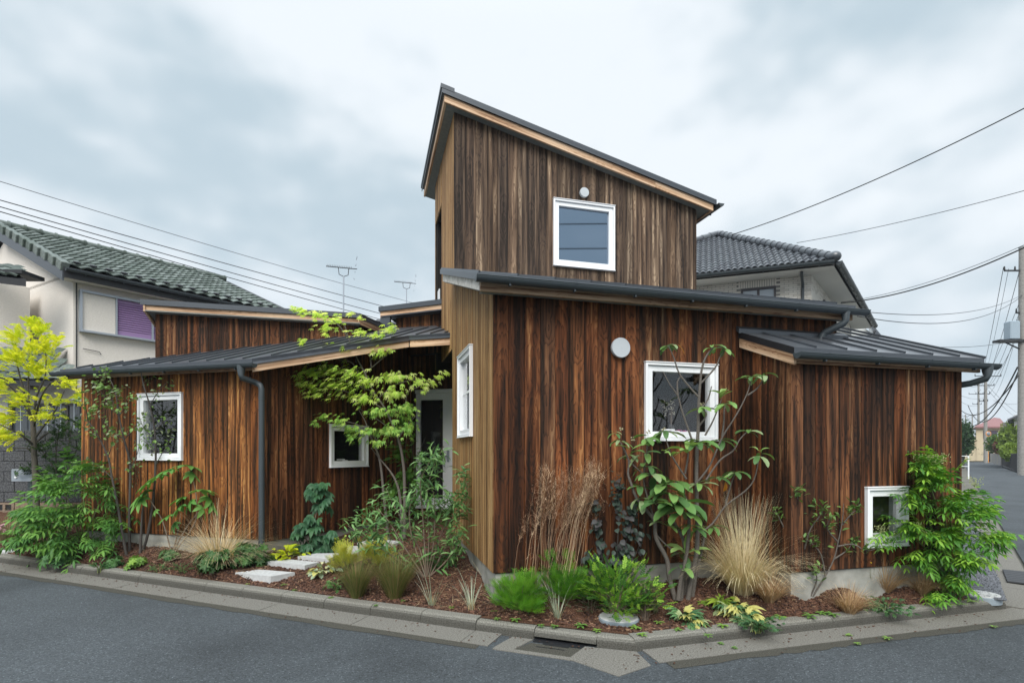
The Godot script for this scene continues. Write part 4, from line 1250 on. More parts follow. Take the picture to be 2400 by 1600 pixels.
func pane_window(parent: Node, x: Transform3D, s0: float, s1: float, h0: float, h1: float, frame: Material, pane: Material, mull := 1) -> void:
	var n := Node3D.new()
	n.name = "window"
	parent.add_child(n, true)
	n.transform = x
	var b := M.new()
	var f := 0.05
	b.box(Vector3(s0, h0, -0.02), Vector3(s0 + f, h1, 0.05)); b.box(Vector3(s1 - f, h0, -0.02), Vector3(s1, h1, 0.05))
	b.box(Vector3(s0 + f, h1 - f, -0.02), Vector3(s1 - f, h1, 0.048)); b.box(Vector3(s0 + f, h0, -0.02), Vector3(s1 - f, h0 + f, 0.048))
	for k in mull:
		var m := lerpf(s0, s1, float(k + 1) / (mull + 1))
		b.box(Vector3(m - 0.03, h0 + f, -0.01), Vector3(m + 0.03, h1 - f, 0.035))
	obj("frame", b, frame, n)
	b = M.new()
	b.box(Vector3(s0 + f, h0 + f, -0.03), Vector3(s1 - f, h1 - f, 0.012))
	obj("pane", b, pane, n)

func neighbours() -> void:
	var glassdark := plain(0.05, 0.06, 0.07, 0.05, 0.0, 0.8)
	# -- cream stucco house on the left
	var e1 := Vector2(0.605, 0.796); var e2 := Vector2(-0.872, 0.489)
	var E := Vector2(-9.26, 11.0)
	var h := thing("stucco_house", "cream stucco neighbour house with green tiled roof on the left", "house")
	var C := E + e2 * 0.32 + e1 * 0.28
	var b := M.new()
	b.prism([V2(C, 5.56), V2(C + e1 * 5.2, 5.56), V2(C + e1 * 5.2 + e2 * 6.8, 5.56), V2(C + e2 * 6.8, 5.56)], Vector3(0, -5.6, 0))
	b.prism([V2(C, 5.5), V2(C + e2 * 3.4, 7.0), V2(C + e2 * 6.8, 5.5)], V2(e1 * 5.2, 0))
	obj("wall", b, mat.stucco, h)
	# gable front juts out to the left of the picture
	b = M.new()
	b.prism([V2(E + Vector2(-1.55, 0.95), 5.4), V2(E + Vector2(-1.55, 0.95) + e2 * 3, 5.4), V2(E + Vector2(-2.0, 0.4) + e2 * 3, 5.4), V2(E + Vector2(-2.0, 0.4), 5.4)], Vector3(0, -5.4, 0))
	obj("wall", b, mat.stucco, h)
	var ex := V2(e1, 0).normalized()
	var upk := (V2(e2 * 3.7, 1.65) / 10.0)   # one tile row along the verge
	var up3 := (upk - ex * upk.dot(ex)).normalized()
	var upr := upk * 10.0
	var rf := M.new()
	var o := V2(E, 5.56)
	rf.prism([o, o + ex * 5.5, o + ex * 5.5 + upr, o + upr], Vector3(0, -0.06, 0))
	var e2b := V2(e2 * 3.7, -1.65).normalized()
	rf.prism([o + upr, o + ex * 5.5 + upr, o + ex * 5.5 + upr + e2b * 4, o + upr + e2b * 4], Vector3(0, -0.06, 0))
	var roofn := obj("roof", rf, mat.black, h)
	var tm := tile_mesh(0.285, 0.3, 0.035, 1.0, 0.03)
	var gt := [mat.greentile]
	for k in 2:
		var g2: StandardMaterial3D = mat.greentile.duplicate()
		g2.albedo_color = Color(0.86 - 0.1 * k, 0.88 - 0.1 * k, 0.86 - 0.1 * k)
		gt.append(g2)
	tiles(roofn, tile_mesh(0.285, 0.28, 0.05, 1.0, 0.02), gt, o + Vector3(0, 0.012, 0), ex, upk / 1.6, 0.285, 1.0, 18, 16, func(_c: int, _r: int) -> bool: return true)
	for c in 18:
		var sg := M.new()
		sg.cbox(Vector3(-0.06, 0.05, -0.36), Vector3(0.06, 0.1, -0.28), 0.008)
		obj("snow_guard", sg, mat.black, roofn, Transform3D(Basis(ex, ex.cross(up3) if ex.cross(up3).y > 0 else up3.cross(ex), -up3), o + ex * (0.285 * (c + 1.0))))
	# verge tiles, ridge
	for r in 10:
		var vt := M.new()
		vt.cbox(Vector3(-0.05, -0.13, -0.38), Vector3(0.1, 0.06, 0.02), 0.012)
		obj("verge_tile", vt, gt[rng.randi() % 3], roofn, Transform3D(Basis(ex, up3.cross(ex) if up3.cross(ex).y > 0 else ex.cross(up3), -up3), o + upk * r + Vector3(0, 0.03 + 0.004 * (r % 2), 0)))
	for k in 18:
		var rt := M.new()
		var r0 := o + upr + Vector3(0, 0.05, 0)
		rt.tube([r0 + ex * (0.3 * k), r0 + ex * (0.3 * k + 0.27)], [0.085, 0.085], 10)
		rt.tube([r0 + ex * (0.3 * k + 0.26), r0 + ex * (0.3 * k + 0.31)], [0.105, 0.105], 10)
		obj("ridge_tile", rt, gt[k % 3], roofn)
	beam(h, "verge_board", mat.metal2, o + Vector3(0, -0.1, 0) - ex * 0.02, o + upr + Vector3(0, -0.1, 0) - ex * 0.02, 0.2, ex * 0.03)
	beam(h, "eave_board", mat.black, o + Vector3(0, -0.03, 0) - V2(e2 * 0.03, 0), o + ex * 5.4 + Vector3(0, -0.03, 0) - V2(e2 * 0.03, 0), 0.2, V2(e2, 0) * 0.03)
	gutter_run(h, o - V2(e2 * 0.1, 0.06), o + ex * 5.4 - V2(e2 * 0.1, 0.06), 0.05)
	b = M.new()
	b.prism([V2(E + e1 * 0.05, 5.34), V2(E + e1 * 5.3, 5.34), V2(E + e1 * 5.3 + e2 * 0.32, 5.34), V2(E + e1 * 0.05 + e2 * 0.32, 5.34)], Vector3(0, 0.03, 0))
	obj("soffit", b, mat.stucco, h)
	# shuttered window on the long side: box for the shutters and purple louvres
	var x := wall_frame(C, e1)
	b = M.new()
	b.box(Vector3(0.09, 4.3, 0.0), Vector3(0.13, 5.2, 0.12)); b.box(Vector3(0.73, 4.3, 0.0), Vector3(0.76, 5.2, 0.11)); b.box(Vector3(1.44, 4.3, 0.0), Vector3(1.47, 5.2, 0.11)); b.box(Vector3(3.4, 4.26, 0.0), Vector3(3.44, 5.2, 0.11))
	b.box(Vector3(0.13, 5.15, 0.0), Vector3(3.4, 5.2, 0.13)); b.box(Vector3(0.13, 4.3, 0.0), Vector3(3.4, 4.34, 0.14))
	obj("shutter_frame", b, mat.alu, h, x)
	b = M.new()
	b.box(Vector3(0.132, 4.342, 0.0), Vector3(0.728, 5.148, 0.08))
	obj("shutter_box", b, mat.stucco, h, x)
	var sh := Node3D.new(); sh.name = "shutter"; h.add_child(sh, true); sh.transform = x
	b = M.new()
	b.box(Vector3(0.77, 4.342, 0.01), Vector3(3.4, 5.148, 0.03)); b.box(Vector3(0.77, 4.342, 0.03), Vector3(3.4, 4.46, 0.06)); b.box(Vector3(0.77, 5.07, 0.03), Vector3(3.4, 5.148, 0.06))
	obj("panel", b, mat.purple, sh)
	for k in 12:
		b = M.new()
		var y := 4.475 + k * 0.05
		b.hexa([Vector3(0.775, y, 0.07), Vector3(3.39, y, 0.07), Vector3(3.39, y, 0.03), Vector3(0.775, y, 0.03)], [Vector3(0.775, y + 0.034, 0.05), Vector3(3.39, y + 0.034, 0.05), Vector3(3.39, y + 0.034, 0.03), Vector3(0.775, y + 0.034, 0.03)])
		obj("slat", b, mat.purple, sh)
	b = M.new()
	b.tube([x * Vector3(0.05, 5.4, 0.02), x * Vector3(0.05, 0.8, 0.02)], [0.012, 0.012], 6)
	b.tube([x * Vector3(0.16, 3.95, 0.03), x * Vector3(0.45, 3.92, 0.03), x * Vector3(0.47, 3.86, 0.06)], [0.008, 0.008, 0.008], 5)
	obj("cable", b, mat.wire, h)
	# lower roofs on the left
	var lo := V2(Vector2(-12.6, 10.9), 5.0)
	rf = M.new()
	rf.prism([at(-60, 640, 10.6), at(60, 655, 10.6), at(0, 618, 11.2), at(-60, 610, 11.2)], Vector3(0, -0.14, 0))
	obj("side_roof", rf, mat.black, h)
	var lr := M.new()
	var a0 := at(-90, 890, 10.7); var a1 := at(168, 893, 10.7); var t0 := at(-90, 815, 11.5); var t1 := at(120, 828, 11.5)
	lr.prism([a0, a1, t1, t0], Vector3(0, -0.1, 0))
	var lower := obj("lower_roof", lr, mat.black, h)
	var lx := (a1 - a0).normalized()
	tiles(lower, tm, gt, a0 + Vector3(0, 0.02, 0), lx, (t0 - a0 - lx * (t0 - a0).dot(lx)).normalized(), 0.285, 0.2, 8, 5, func(c: int, r: int) -> bool: return c * 0.285 + r * 0.2 < (a1 - a0).length() - 0.2)
	tiles(obj("side_roof", M_box(at(-50, 632, 10.62), at(50, 640, 10.6)), mat.black, h), tm, gt, at(-60, 636, 10.58), (at(60, 651, 10.6) - at(-60, 636, 10.6)).normalized(), Vector3(0, 0.5, -0.87).normalized(), 0.2, 0.2, 5, 3, func(c: int, r: int) -> bool: return c < 4 - r)
	b = M.new()
	b.box(Vector3(-13.5, 0.3, -11.6), Vector3(-7.6, 3.05, -11.3))
	obj("lower_wall", b, mat.stucco, h)
	pane_window(h, Transform3D(Basis(), Vector3(-10.6, 0, -11.28)), 0.0, 2.4, 1.9, 2.75, plain(0.08, 0.075, 0.075, 0.6), glassdark, 1)
	for k in 9:
		b = M.new()
		b.box(Vector3(-10.6 + k * 0.28, 1.85, -11.2), Vector3(-10.58 + k * 0.28, 2.8, -11.18))
		obj("grille_bar", b, mat.alu, h)
	# -- block wall
	var bw := thing("block_wall", "dark grey concrete block wall behind the yellow leaved tree", "wall")
	for r in 8:
		for c in 11:
			var bx := M.new()
			var s := -12.0 + c * 0.4 + (0.2 if r % 2 else 0.0)
			var y := 0.56 + r * 0.198
			var m: Material = mat.tanblock if r == 0 else mat.block
			if r == 0 and c % 4 == 1:
				for q in [[0, 0, 0.39, 0.04], [0, 0.15, 0.39, 0.19], [0, 0.04, 0.05, 0.15], [0.34, 0.04, 0.39, 0.15], [0.17, 0.04, 0.22, 0.15]]:
					bx.box(Vector3(s + q[0], y + q[1], -10.38), Vector3(s + q[2], y + q[3], -10.28))
			else: bx.cbox(Vector3(s, y, -10.4), Vector3(s + 0.39, y + 0.19, -10.28 + rr(-0.003, 0.003)), 0.004)
			obj("block", bx, m, bw)
	b = M.new()
	b.box(Vector3(-12.2, 0.2, -10.39), Vector3(-7.4, 2.13, -10.3))
	obj("mortar", b, mat.black, bw)
	# -- mailbox
	var mb := thing("mailbox", "grey metal mailbox on a square post beside the yellow tree", "mailbox", at(72, 1200, 9.4))
	b = M.new()
	b.cbox(Vector3(-0.04, -0.1, -0.03), Vector3(0.04, 0.54, 0.03), 0.004)
	obj("post", b, mat.pipe, mb)
	b = M.new()
	b.cbox(Vector3(-0.3, 0.54, -0.15), Vector3(0.08, 0.76, 0.06), 0.008)
	obj("box", b, mat.alu, mb)
	b = M.new()
	lathe(b, [[0.022, 0.0], [0.022, 0.015], [0.001, 0.02]], 14, Transform3D(Basis(Vector3.RIGHT, PI / 2), Vector3(-0.21, 0.62, 0.06)))
	obj("lock", b, mat.white, mb)
	# -- grey gabled house and aerials far behind
	var gh := thing("gabled_house", "small grey house gable between the two timber upper blocks", "house")
	b = M.new()
	b.prism([at(848, 772, 24), at(884, 752, 24), at(912, 757, 24), at(912, 1000, 24), at(848, 1000, 24)], Vector3(0, 0, -5))
	obj("wall", b, plain(0.22, 0.21, 0.21, 0.9), gh)
	b = M.new()
	b.prism([at(840, 775, 23.8), at(884, 748, 23.8), at(884, 752, 23.8), at(840, 779, 23.8)], Vector3(0, 0, -6))
	b.prism([at(884, 748, 23.8), at(950, 758, 23.8), at(950, 762, 23.8), at(884, 752, 23.8)], Vector3(0, 0, -6))
	obj("roof", b, mat.metal, gh)
	aerial(at(803, 800, 17), at(805, 648, 17), 0.46, "television aerial on a tall mast behind the left upper block")
	aerial(at(951, 780, 24), at(952.5, 677, 24), 0.47, "shorter television aerial behind the right upper block")
	# -- brick faced house on the right
	var nh := thing("brick_house", "pale brick house with dark tiled hip roof behind the timber house", "house")
	var g1 := Vector2(-0.94, 0.3415); var g2 := Vector2(0.632, 0.775)
	var R := Vector2(7.87, 13.0)
	var RC := R + g1 * 0.62 + g2 * 0.66
	var ap := V2(R + (g1 + g2) * 3.85, 8.72)
	b = M.new()
	b.prism([V2(RC, 6.3), V2(RC + g1 * 7, 6.3), V2(RC + g1 * 7 + g2 * 7.5, 6.3), V2(RC + g2 * 7.5, 6.3)], Vector3(0, -6.3, 0))
	obj("wall", b, mat.mortar, nh)
	var xl := wall_frame(RC + g1 * 7, -g1)
	var xr := wall_frame(RC, g2)
	var bm := M.new()
	bm.cbox(Vector3(-0.1, -0.023, -0.01), Vector3(0.1, 0.023, 0.008), 0.002)
	var brick := bm.done()
	var bl := []; var bl2 := []
	for r in 50:
		var y := 3.6 + r * 0.0545
		for c in 24:
			var s := 7.0 - 0.1 - c * 0.209 - (0.1 if r % 2 else 0.0)
			if s > 5.28 and s < 6.24 and y > 5.25: continue
			(bl if rng.randf() < 0.7 else bl2).append(xl * Transform3D(Basis(), Vector3(s, y, 0.0)))
		for c in 34:
			var s := 0.1 + c * 0.209 + (0.1 if r % 2 else 0.0)
			if s > 1.65 and s < 3.3 and y > 4.9 and y < 6.05: continue
			(bl if rng.randf() < 0.7 else bl2).append(xr * Transform3D(Basis(), Vector3(s, y, 0.0)))
	for r in range(1, 50, 2):
		bl.append(xl * Transform3D(Basis().scaled(Vector3(0.45, 1, 1)), Vector3(6.952, 3.6 + r * 0.0545, 0.0)))
		bl.append(xr * Transform3D(Basis().scaled(Vector3(0.45, 1, 1)), Vector3(0.05, 3.6 + r * 0.0545, 0.0)))
	for c in 16: bl.append(xl * Transform3D(Basis(Vector3(0, 0, 1), PI / 2), Vector3(5.3 + c * 0.058, 6.19, 0.003)))
	many("bricks", brick, mat.brick, bl, nh)
	many("bricks", brick, mat.brick2, bl2, nh)
	var frame := plain(0.06, 0.055, 0.062, 0.5)
	var gp := plain(0.26, 0.31, 0.36, 0.08, 0.0, 0.9)
	pane_window(nh, xl, 5.34, 6.18, 5.2, 6.06, frame, gp, 1)
	pane_window(nh, xr, 1.7, 3.25, 4.95, 6.0, frame, gp, 1)
	pane_window(nh, xr, 5.4, 5.8, 3.2, 5.2, frame, gp, 0)
	b = M.new()
	b.prism([V2(R + g1 * 0.03 + g2 * 0.03, 6.27), V2(R + g1 * 7.6 + g2 * 0.03, 6.27), V2(R + g1 * 7.6 + g2 * 0.8, 6.27), V2(R + (g1 + g2) * 0.8, 6.27)], Vector3(0, 0.03, 0))
	b.prism([V2(R + (g1 + g2) * 0.03, 6.272), V2(R + (g1 + g2) * 0.8, 6.272), V2(R + g2 * 8.6 + g1 * 0.8, 6.272), V2(R + g2 * 8.6 + g1 * 0.03, 6.272)], Vector3(0, 0.03, 0))
	obj("soffit", b, plain(0.62, 0.63, 0.62, 0.8), nh)
	rf = M.new()
	var r0 := V2(R, 6.4)
	rf.prism([r0, V2(R + g1 * 7.7, 6.4), ap], Vector3(0, -0.05, 0))
	rf.prism([r0, ap, V2(R + g2 * 8.7, 6.4)], Vector3(0, -0.05, 0))
	rf.prism([V2(R + g2 * 8.7, 6.4), ap, V2(R + (g1 + g2) * 8.0, 6.4)], Vector3(0, -0.05, 0))
	rf.prism([V2(R + g1 * 7.7, 6.4), V2(R + (g1 + g2) * 8.0, 6.4), ap], Vector3(0, -0.05, 0))
	var rn := obj("roof", rf, mat.black, nh)
	var g13 := V2(g1, 0)
	var upv := ap - r0
	upv = (upv - g13 * upv.dot(g13))
	var sl := upv.length()
	upv = upv.normalized()
	var dm := [mat.darktile, plain(0.078, 0.088, 0.1, 0.28, 0.0, 0.6), plain(0.052, 0.058, 0.07, 0.33, 0.0, 0.6)]
	var tw := 0.155
	var tm2 := tile_mesh(tw, 0.3, 0.045, 1.0, 0.022)
	var hipx := (ap - r0).dot(g13)
	tiles(rn, tm2, dm, r0 - g13 * 0.0, -g13, upv, -tw, 0.245, 26, 17, func(c: int, r: int) -> bool: return c * tw > (r + 0.9) * 0.245 / sl * hipx + 0.02 and c * tw < 3.9)
	# hip ridge caps
	var hv := (ap - r0)
	var n := 22
	for k in n:
		var hm := M.new()
		var p0 := r0 + hv * (float(k) / n) + Vector3(0, 0.06, 0); var p1 := r0 + hv * ((k + 1.12) / n) + Vector3(0, 0.06, 0)
		hm.tube([p0, p1], [0.118, 0.098], 12)
		obj("ridge_tile", hm, dm[k % 3], rn)
	var hl := V2(R + g1 * 7.7, 6.4) - ap
	for k in 10:
		var hm := M.new()
		hm.tube([ap + hl * (0.045 * k) + Vector3(0, 0.06, 0), ap + hl * (0.045 * k + 0.05) + Vector3(0, 0.06, 0)], [0.1, 0.115], 12)
		obj("ridge_tile", hm, dm[k % 3], rn)
	var km := M.new()
	var kk := SphereMesh.new(); kk.radius = 0.15; kk.height = 0.26; kk.radial_segments = 18; kk.rings = 10
	obj("corner_cap", kk, mat.darktile, rn, Transform3D(Basis(), r0 + Vector3(0, 0.08, 0)))
	gutter_run(nh, V2(R - g2 * 0.08, 6.36), V2(R + g1 * 7.5 - g2 * 0.08, 6.36), 0.075)
	beam(nh, "eave_board", mat.black, V2(R - g2 * 0.0, 6.39), V2(R + g1 * 7.6, 6.39), 0.12, V2(g2, 0) * 0.03)
	gutter_run(nh, V2(R - g1 * 0.08, 6.36), V2(R + g2 * 8.7 - g1 * 0.08, 6.36), 0.08)
	b = M.new()
	b.tube([xl * Vector3(6.72, 6.26, 0.42), xl * Vector3(6.72, 6.2, 0.4), xl * Vector3(6.8, 6.05, 0.06), xl * Vector3(6.8, 5.9, 0.05), xl * Vector3(6.8, 3.0, 0.05)], [0.035, 0.035, 0.035, 0.035, 0.035], 10)
	obj("downpipe", b, mat.pipe, nh)
	# white house further back on the right
	var wh := thing("white_house", "white rendered house end with dark sloping eave beyond the brick house", "house")
	b = M.new()
	b.prism([at(1985, 745, 23), at(2018, 762, 23), at(2072, 800, 23), at(2072, 1040, 23), at(1985, 1040, 23)], Vector3(3.5, 0, -6))
	obj("wall", b, plain(0.6, 0.63, 0.62, 0.9), wh)
	b = M.new()
	b.prism([at(2040, 752, 22.6), at(2083, 806, 22.6), at(2075, 806, 22.6), at(2034, 757, 22.6)], Vector3(5.0, 0, -7))
	obj("roof", b, mat.metal, wh)
	b = M.new()
	b.tube([at(2051, 775, 22.5), at(2048, 782, 22.5), at(2026, 790, 22.8), at(2023, 800, 22.8), at(2023, 1000, 22.8)], [0.05, 0.05, 0.05, 0.05, 0.05], 8)
	obj("downpipe", b, mat.wire, wh)

func M_box(a: Vector3, e: Vector3) -> M:
	var b := M.new()
	b.box(Vector3(minf(a.x, e.x), minf(a.y, e.y), minf(a.z, e.z) - 0.5), Vector3(maxf(a.x, e.x), maxf(a.y, e.y), maxf(a.z, e.z)))
	return b

func aerial(base: Vector3, top: Vector3, s: float, label: String) -> void:
	var t := thing("television_aerial", label, "aerial", base, "television aerials")
	var h := top - base
	var b := M.new()
	b.tube([Vector3.ZERO + Vector3(0, -4, 0), h], [0.028, 0.022], 8)
	obj("mast", b, mat.alu, t)
	b = M.new()
	var d := Vector3(-0.97, 0.03, 0.2).normalized()
	var c := h + Vector3(0, 0.28, 0)
	b.tube([c - d * 0.9 * s, c + d * 1.15 * s], [0.014, 0.014], 6)
	b.tube([c - d * 0.35 * s, c - d * 0.3 * s + Vector3(0, -0.22, 0), h, c + d * 0.3 * s + Vector3(0, -0.22, 0), c + d * 0.35 * s], [0.012, 0.012, 0.012, 0.012, 0.012], 6)
	obj("boom", b, mat.wire, t)
	var z := d.cross(Vector3.UP).normalized()
	for k in 15:
		b = M.new()
		var p := c + d * (1.1 - k * 0.115) * s
		b.tube([p - z * 0.2 * s - Vector3(0, 0.05, 0), p + z * 0.2 * s + Vector3(0, 0.09, 0)], [0.007, 0.007], 4)
		obj("element", b, mat.wire, t)
	for k in 4:
		b = M.new()
		b.tube([c - d * (0.7 + 0.06 * k) * s + Vector3(0, -0.35 + 0.2 * k, 0) - z * 0.3 * s, c - d * (0.7 + 0.06 * k) * s + Vector3(0, -0.3 + 0.25 * k, 0) + z * 0.3 * s], [0.008, 0.008], 4)
		obj("reflector", b, mat.wire, t)

# ---------- the side street in the distance
func pole(px: float, base_y: float, top_y: float, z: float, r: float, label: String, arms: Array) -> Node3D:
	var p := at(px, base_y, z)
	var h := (base_y - top_y) / F * z
	var t := thing("utility_pole", label, "utility pole", p, "utility poles along the side street")
	var b := M.new()
	b.tube([Vector3(0, -1, 0), Vector3(0, h, 0)], [r, r * 0.7], 16)
	obj("pole", b, mat.pole, t)
	for a in arms:
		b = M.new()
		b.box(Vector3(-a[1], h * a[0] - 0.05, -0.05), Vector3(a[2], h * a[0] + 0.05, 0.05))
		obj("crossarm", b, mat.wire, t)
		for k in 3:
			b = M.new()
			var x := lerpf(-a[1], a[2], k / 2.0)
			b.tube([Vector3(x, h * a[0] + 0.05, 0), Vector3(x, h * a[0] + 0.3, 0)], [0.06, 0.04], 8)
			obj("insulator", b, mat.wire, t)
	return t

func street() -> void:
	var p1 := pole(2398, 1112, 578, 38, 0.3, "nearest concrete utility pole with transformer at the right edge", [[0.895, 1.3, 0.2], [0.71, 0.45, 0.4], [0.66, 0.4, 0.4]])
	var b := M.new()
	b.cbox(Vector3(-1.12, 9.6, -0.3), Vector3(-0.42, 10.9, 0.3), 0.05)
	obj("transformer", b, plain(0.3, 0.37, 0.43, 0.5), p1)
	b = M.new()
	b.box(Vector3(-1.9, 9.42, -0.3), Vector3(0.0, 9.58, 0.3)); b.tube([Vector3(-1.2, 9.4, 0), Vector3(-0.1, 8.9, 0)], [0.05, 0.05], 6)
	obj("platform", b, mat.wire, p1)
	b = M.new()
	lathe(b, [[0.2, 14.5], [0.16, 16.0], [0.24, 16.2], [0.001, 16.25]], 12)
	obj("pole_cap", b, plain(0.4, 0.45, 0.47, 0.6), p1)
	pole(2311, 1084, 866, 76, 0.24, "second utility pole down the street, behind the convex mirror", [[0.93, 1.5, 2.2], [0.83, 1.2, 1.2], [0.74, 1.0, 0.6], [0.66, 0.9, 0.3]])
	pole(2294.5, 1076, 892, 112, 0.24, "third, paler utility pole down the street", [[0.94, 1.6, 2.0], [0.83, 2.0, 0.9], [0.7, 1.2, 0.6]])
	pole(2280, 1060, 969, 150, 0.2, "thin distant utility pole above the beige house's carport", [[0.95, 0.8, 0.8]])
	pole(2264, 1060, 971, 150, 0.2, "thin distant utility pole beside the round green tree", [[0.95, 0.8, 0.8]])
	# pole far behind and one out of the frame on the left, which carry the wires
	# convex mirror
	var mr := thing("traffic_mirror", "round orange rimmed traffic mirror on a thin post in the side street", "mirror", at(2318, 1084, 74))
	b = M.new()
	b.tube([Vector3(0, 0, 0), Vector3(0, 4.3, 0)], [0.05, 0.05], 8)
	obj("post", b, mat.rim, mr)
	b = M.new()
	var mx := Transform3D(Basis(Vector3.RIGHT, PI / 2), Vector3(-0.15, 4.0, 0.1))
	lathe(b, [[0.3, 0.06], [0.2, 0.1], [0.001, 0.12]], 24, mx)
	obj("mirror", b, mat.mirror, mr)
	b = M.new()
	lathe(b, [[0.36, 0.0], [0.38, 0.06], [0.3, 0.07]], 24, mx)
	obj("rim", b, mat.rim, mr)
	# beige house with red roof
	var z := 84.0
	var bh := thing("beige_house", "beige two storey house with a dull red hip roof down the side street", "house", Vector3.ZERO)
	b = M.new()
	b.prism([at(2288, 998, z), at(2350, 998, z), at(2350, 1080, z), at(2288, 1080, z)], Vector3(8.2, 0, -9))
	b.prism([at(2258, 1026, z), at(2289, 1022, z), at(2289, 1080, z), at(2258, 1080, z)], Vector3(6, 0, -7))
	obj("wall", b, plain(0.52, 0.44, 0.3, 0.9), bh)
	b = M.new()
	var ra := at(2285, 999, z - 0.5); var rb := at(2358, 999, z - 0.5); var rc := at(2362, 999, z + 10); var rp := at(2331, 978, z + 4); var rq := at(2345, 980, z + 6)
	b.prism([ra, rb, rq, rp], Vector3(0, -0.25, 0)); b.prism([ra, rp, at(2300, 999, z + 10)], Vector3(0, -0.25, 0)); b.prism([rb, rc, rq], Vector3(0, -0.25, 0)); b.prism([rp, rq, rc, at(2300, 999, z + 10)], Vector3(0, -0.25, 0))
	obj("roof", b, plain(0.25, 0.12, 0.12, 0.7), bh)
	b = M.new()
	b.prism([at(2262, 1004, z - 1), at(2290, 1000, z - 1), at(2290, 1003, z - 1), at(2262, 1007, z - 1)], Vector3(5, 0, -6))
	b.prism([at(2268, 1024, z - 1), at(2289, 1024, z - 1), at(2289, 1027, z - 1), at(2268, 1027, z - 1)], Vector3(0, 0, -1))
	for k in 4: b.box(at(2268 + k * 6.5, 1026, z - 1), at(2269 + k * 6.5, 1005, z - 1.1))
	obj("balcony", b, plain(0.14, 0.1, 0.09, 0.7), bh)
	var wx := Transform3D(Basis(), at(2305, 1027, z) + Vector3(0, 0, 0.06))
	pane_window(bh, wx, 0.0, 2.3, 0.0, 1.25, plain(0.12, 0.05, 0.06, 0.7), plain(0.06, 0.045, 0.07, 0.4), 1)
	# small white van
	var vn := thing("white_van", "small white van parked at the end of the side street", "van", at(2302, 1076, 92))
	b = M.new()
	b.prism([Vector3(-0.8, 0.3, 0), Vector3(0.8, 0.3, 0), Vector3(0.8, 1.1, 0), Vector3(0.66, 1.85, 0), Vector3(-0.66, 1.85, 0), Vector3(-0.8, 1.1, 0)], Vector3(0, 0, -3.2))
	obj("body", b, mat.white, vn)
	b = M.new()
	b.prism([Vector3(-0.66, 1.15, 0.02), Vector3(0.66, 1.15, 0.02), Vector3(0.56, 1.72, 0.02), Vector3(-0.56, 1.72, 0.02)], Vector3(0, 0, -0.05))
	obj("windscreen", b, plain(0.04, 0.05, 0.06, 0.1), vn)
	for q in [-0.6, 0.6]:
		b = M.new()
		lathe(b, [[0.001, -0.09], [0.3, -0.09], [0.3, 0.09], [0.001, 0.09]], 16, Transform3D(Basis(Vector3(0, 0, 1), PI / 2), Vector3(q, 0.3, -0.5)))
		obj("wheel", b, mat.black, vn)
		b = M.new()
		b.box(Vector3(q - 0.12, 0.7, 0.0), Vector3(q + 0.12, 0.9, 0.03))
		obj("headlight", b, mat.ventgrey, vn)
	# wall, gate and fence on the right side of the street
	var wl := thing("garden_wall", "pale weathered garden wall in front of the hedge, right of the mirror", "wall")
	for k in 6:
		b = M.new()
		b.box(at(2327 + k * 4, 1084 + k * 1.2, 66 - k * 2.4), at(2330.6 + k * 4, 1062 + k * 0.4, 66.3 - k * 2.4))
		obj("panel", b, plain(0.38 - 0.03 * (k % 2), 0.36 - 0.03 * (k % 2), 0.32, 0.9), wl)
	var gt := thing("metal_gate", "black metal gate and railings at the foot of the nearest pole", "gate")
	for k in 14:
		b = M.new()
		var q := at(2350 + k * 2.6, 1096 + k * 0.9, 50 - k * 0.6)
		b.box(q + Vector3(-0.03, 0, 0), q + Vector3(0.03, 1.5, 0.05))
		obj("bar", b, mat.black, gt)
	b = M.new()
	b.prism([at(2350, 1090, 50), at(2386, 1103, 42), at(2386, 1105, 42), at(2350, 1092, 50)], Vector3(0, 0, 0.05))
	b.prism([at(2350, 1062, 50), at(2386, 1062, 42), at(2386, 1064, 42), at(2350, 1064, 50)], Vector3(0, 0, 0.05))
	b.prism([at(2322, 1058, 68), at(2328, 1058, 68), at(2328, 1082, 68), at(2322, 1082, 68)], Vector3(0, 0, -0.2))
	obj("rail", b, mat.black, gt)
	var rh := thing("roadside_house", "pale house with climbing greenery behind the nearest utility pole", "house")
	b = M.new()
	b.prism([at(2378, 972, 52), at(2420, 972, 52), at(2420, 1100, 52), at(2378, 1090, 52)], Vector3(7.6, 0, -8))
	obj("wall", b, plain(0.45, 0.46, 0.45, 0.9), rh)
	b = M.new()
	b.prism([at(2362, 982, 51), at(2395, 968, 51), at(2430, 975, 51), at(2430, 979, 51), at(2395, 972, 51), at(2362, 986, 51)], Vector3(8.5, 0, -9))
	obj("roof", b, plain(0.09, 0.095, 0.11, 0.6), rh)
	b = M.new()
	b.prism([at(2352, 990, 60), at(2380, 986, 60), at(2380, 1060, 60), at(2352, 1060, 60)], Vector3(4.8, 0, -5))
	obj("annex", b, plain(0.16, 0.15, 0.15, 0.8), rh)
	b = M.new()
	b.prism([at(2338, 1012, 58), at(2356, 1012, 58), at(2356, 1028, 58), at(2338, 1028, 58)], Vector3(2, 0, -2))
	obj("water_tank", b, plain(0.5, 0.58, 0.62, 0.6), rh)
	# white post and low rail at the house corner
	var po := thing("rail_fence", "thin white post and rail beside the far corner of the timber house", "fence", at(2271, 1122, 30))
	for q in [[0.0, 1.3], [-0.55, 1.3], [-1.1, 1.3]]:
		b = M.new()
		b.tube([Vector3(q[0], 0, q[0] * 1.2), Vector3(q[0], q[1], q[0] * 1.2)], [0.035, 0.035], 8)
		obj("post", b, mat.white, po)
	b = M.new()
	for y in [1.28, 0.7]: b.tube([Vector3(0, y, 0), Vector3(-1.1, y, -1.32)], [0.02, 0.02], 6)
	obj("rail", b, mat.white, po)
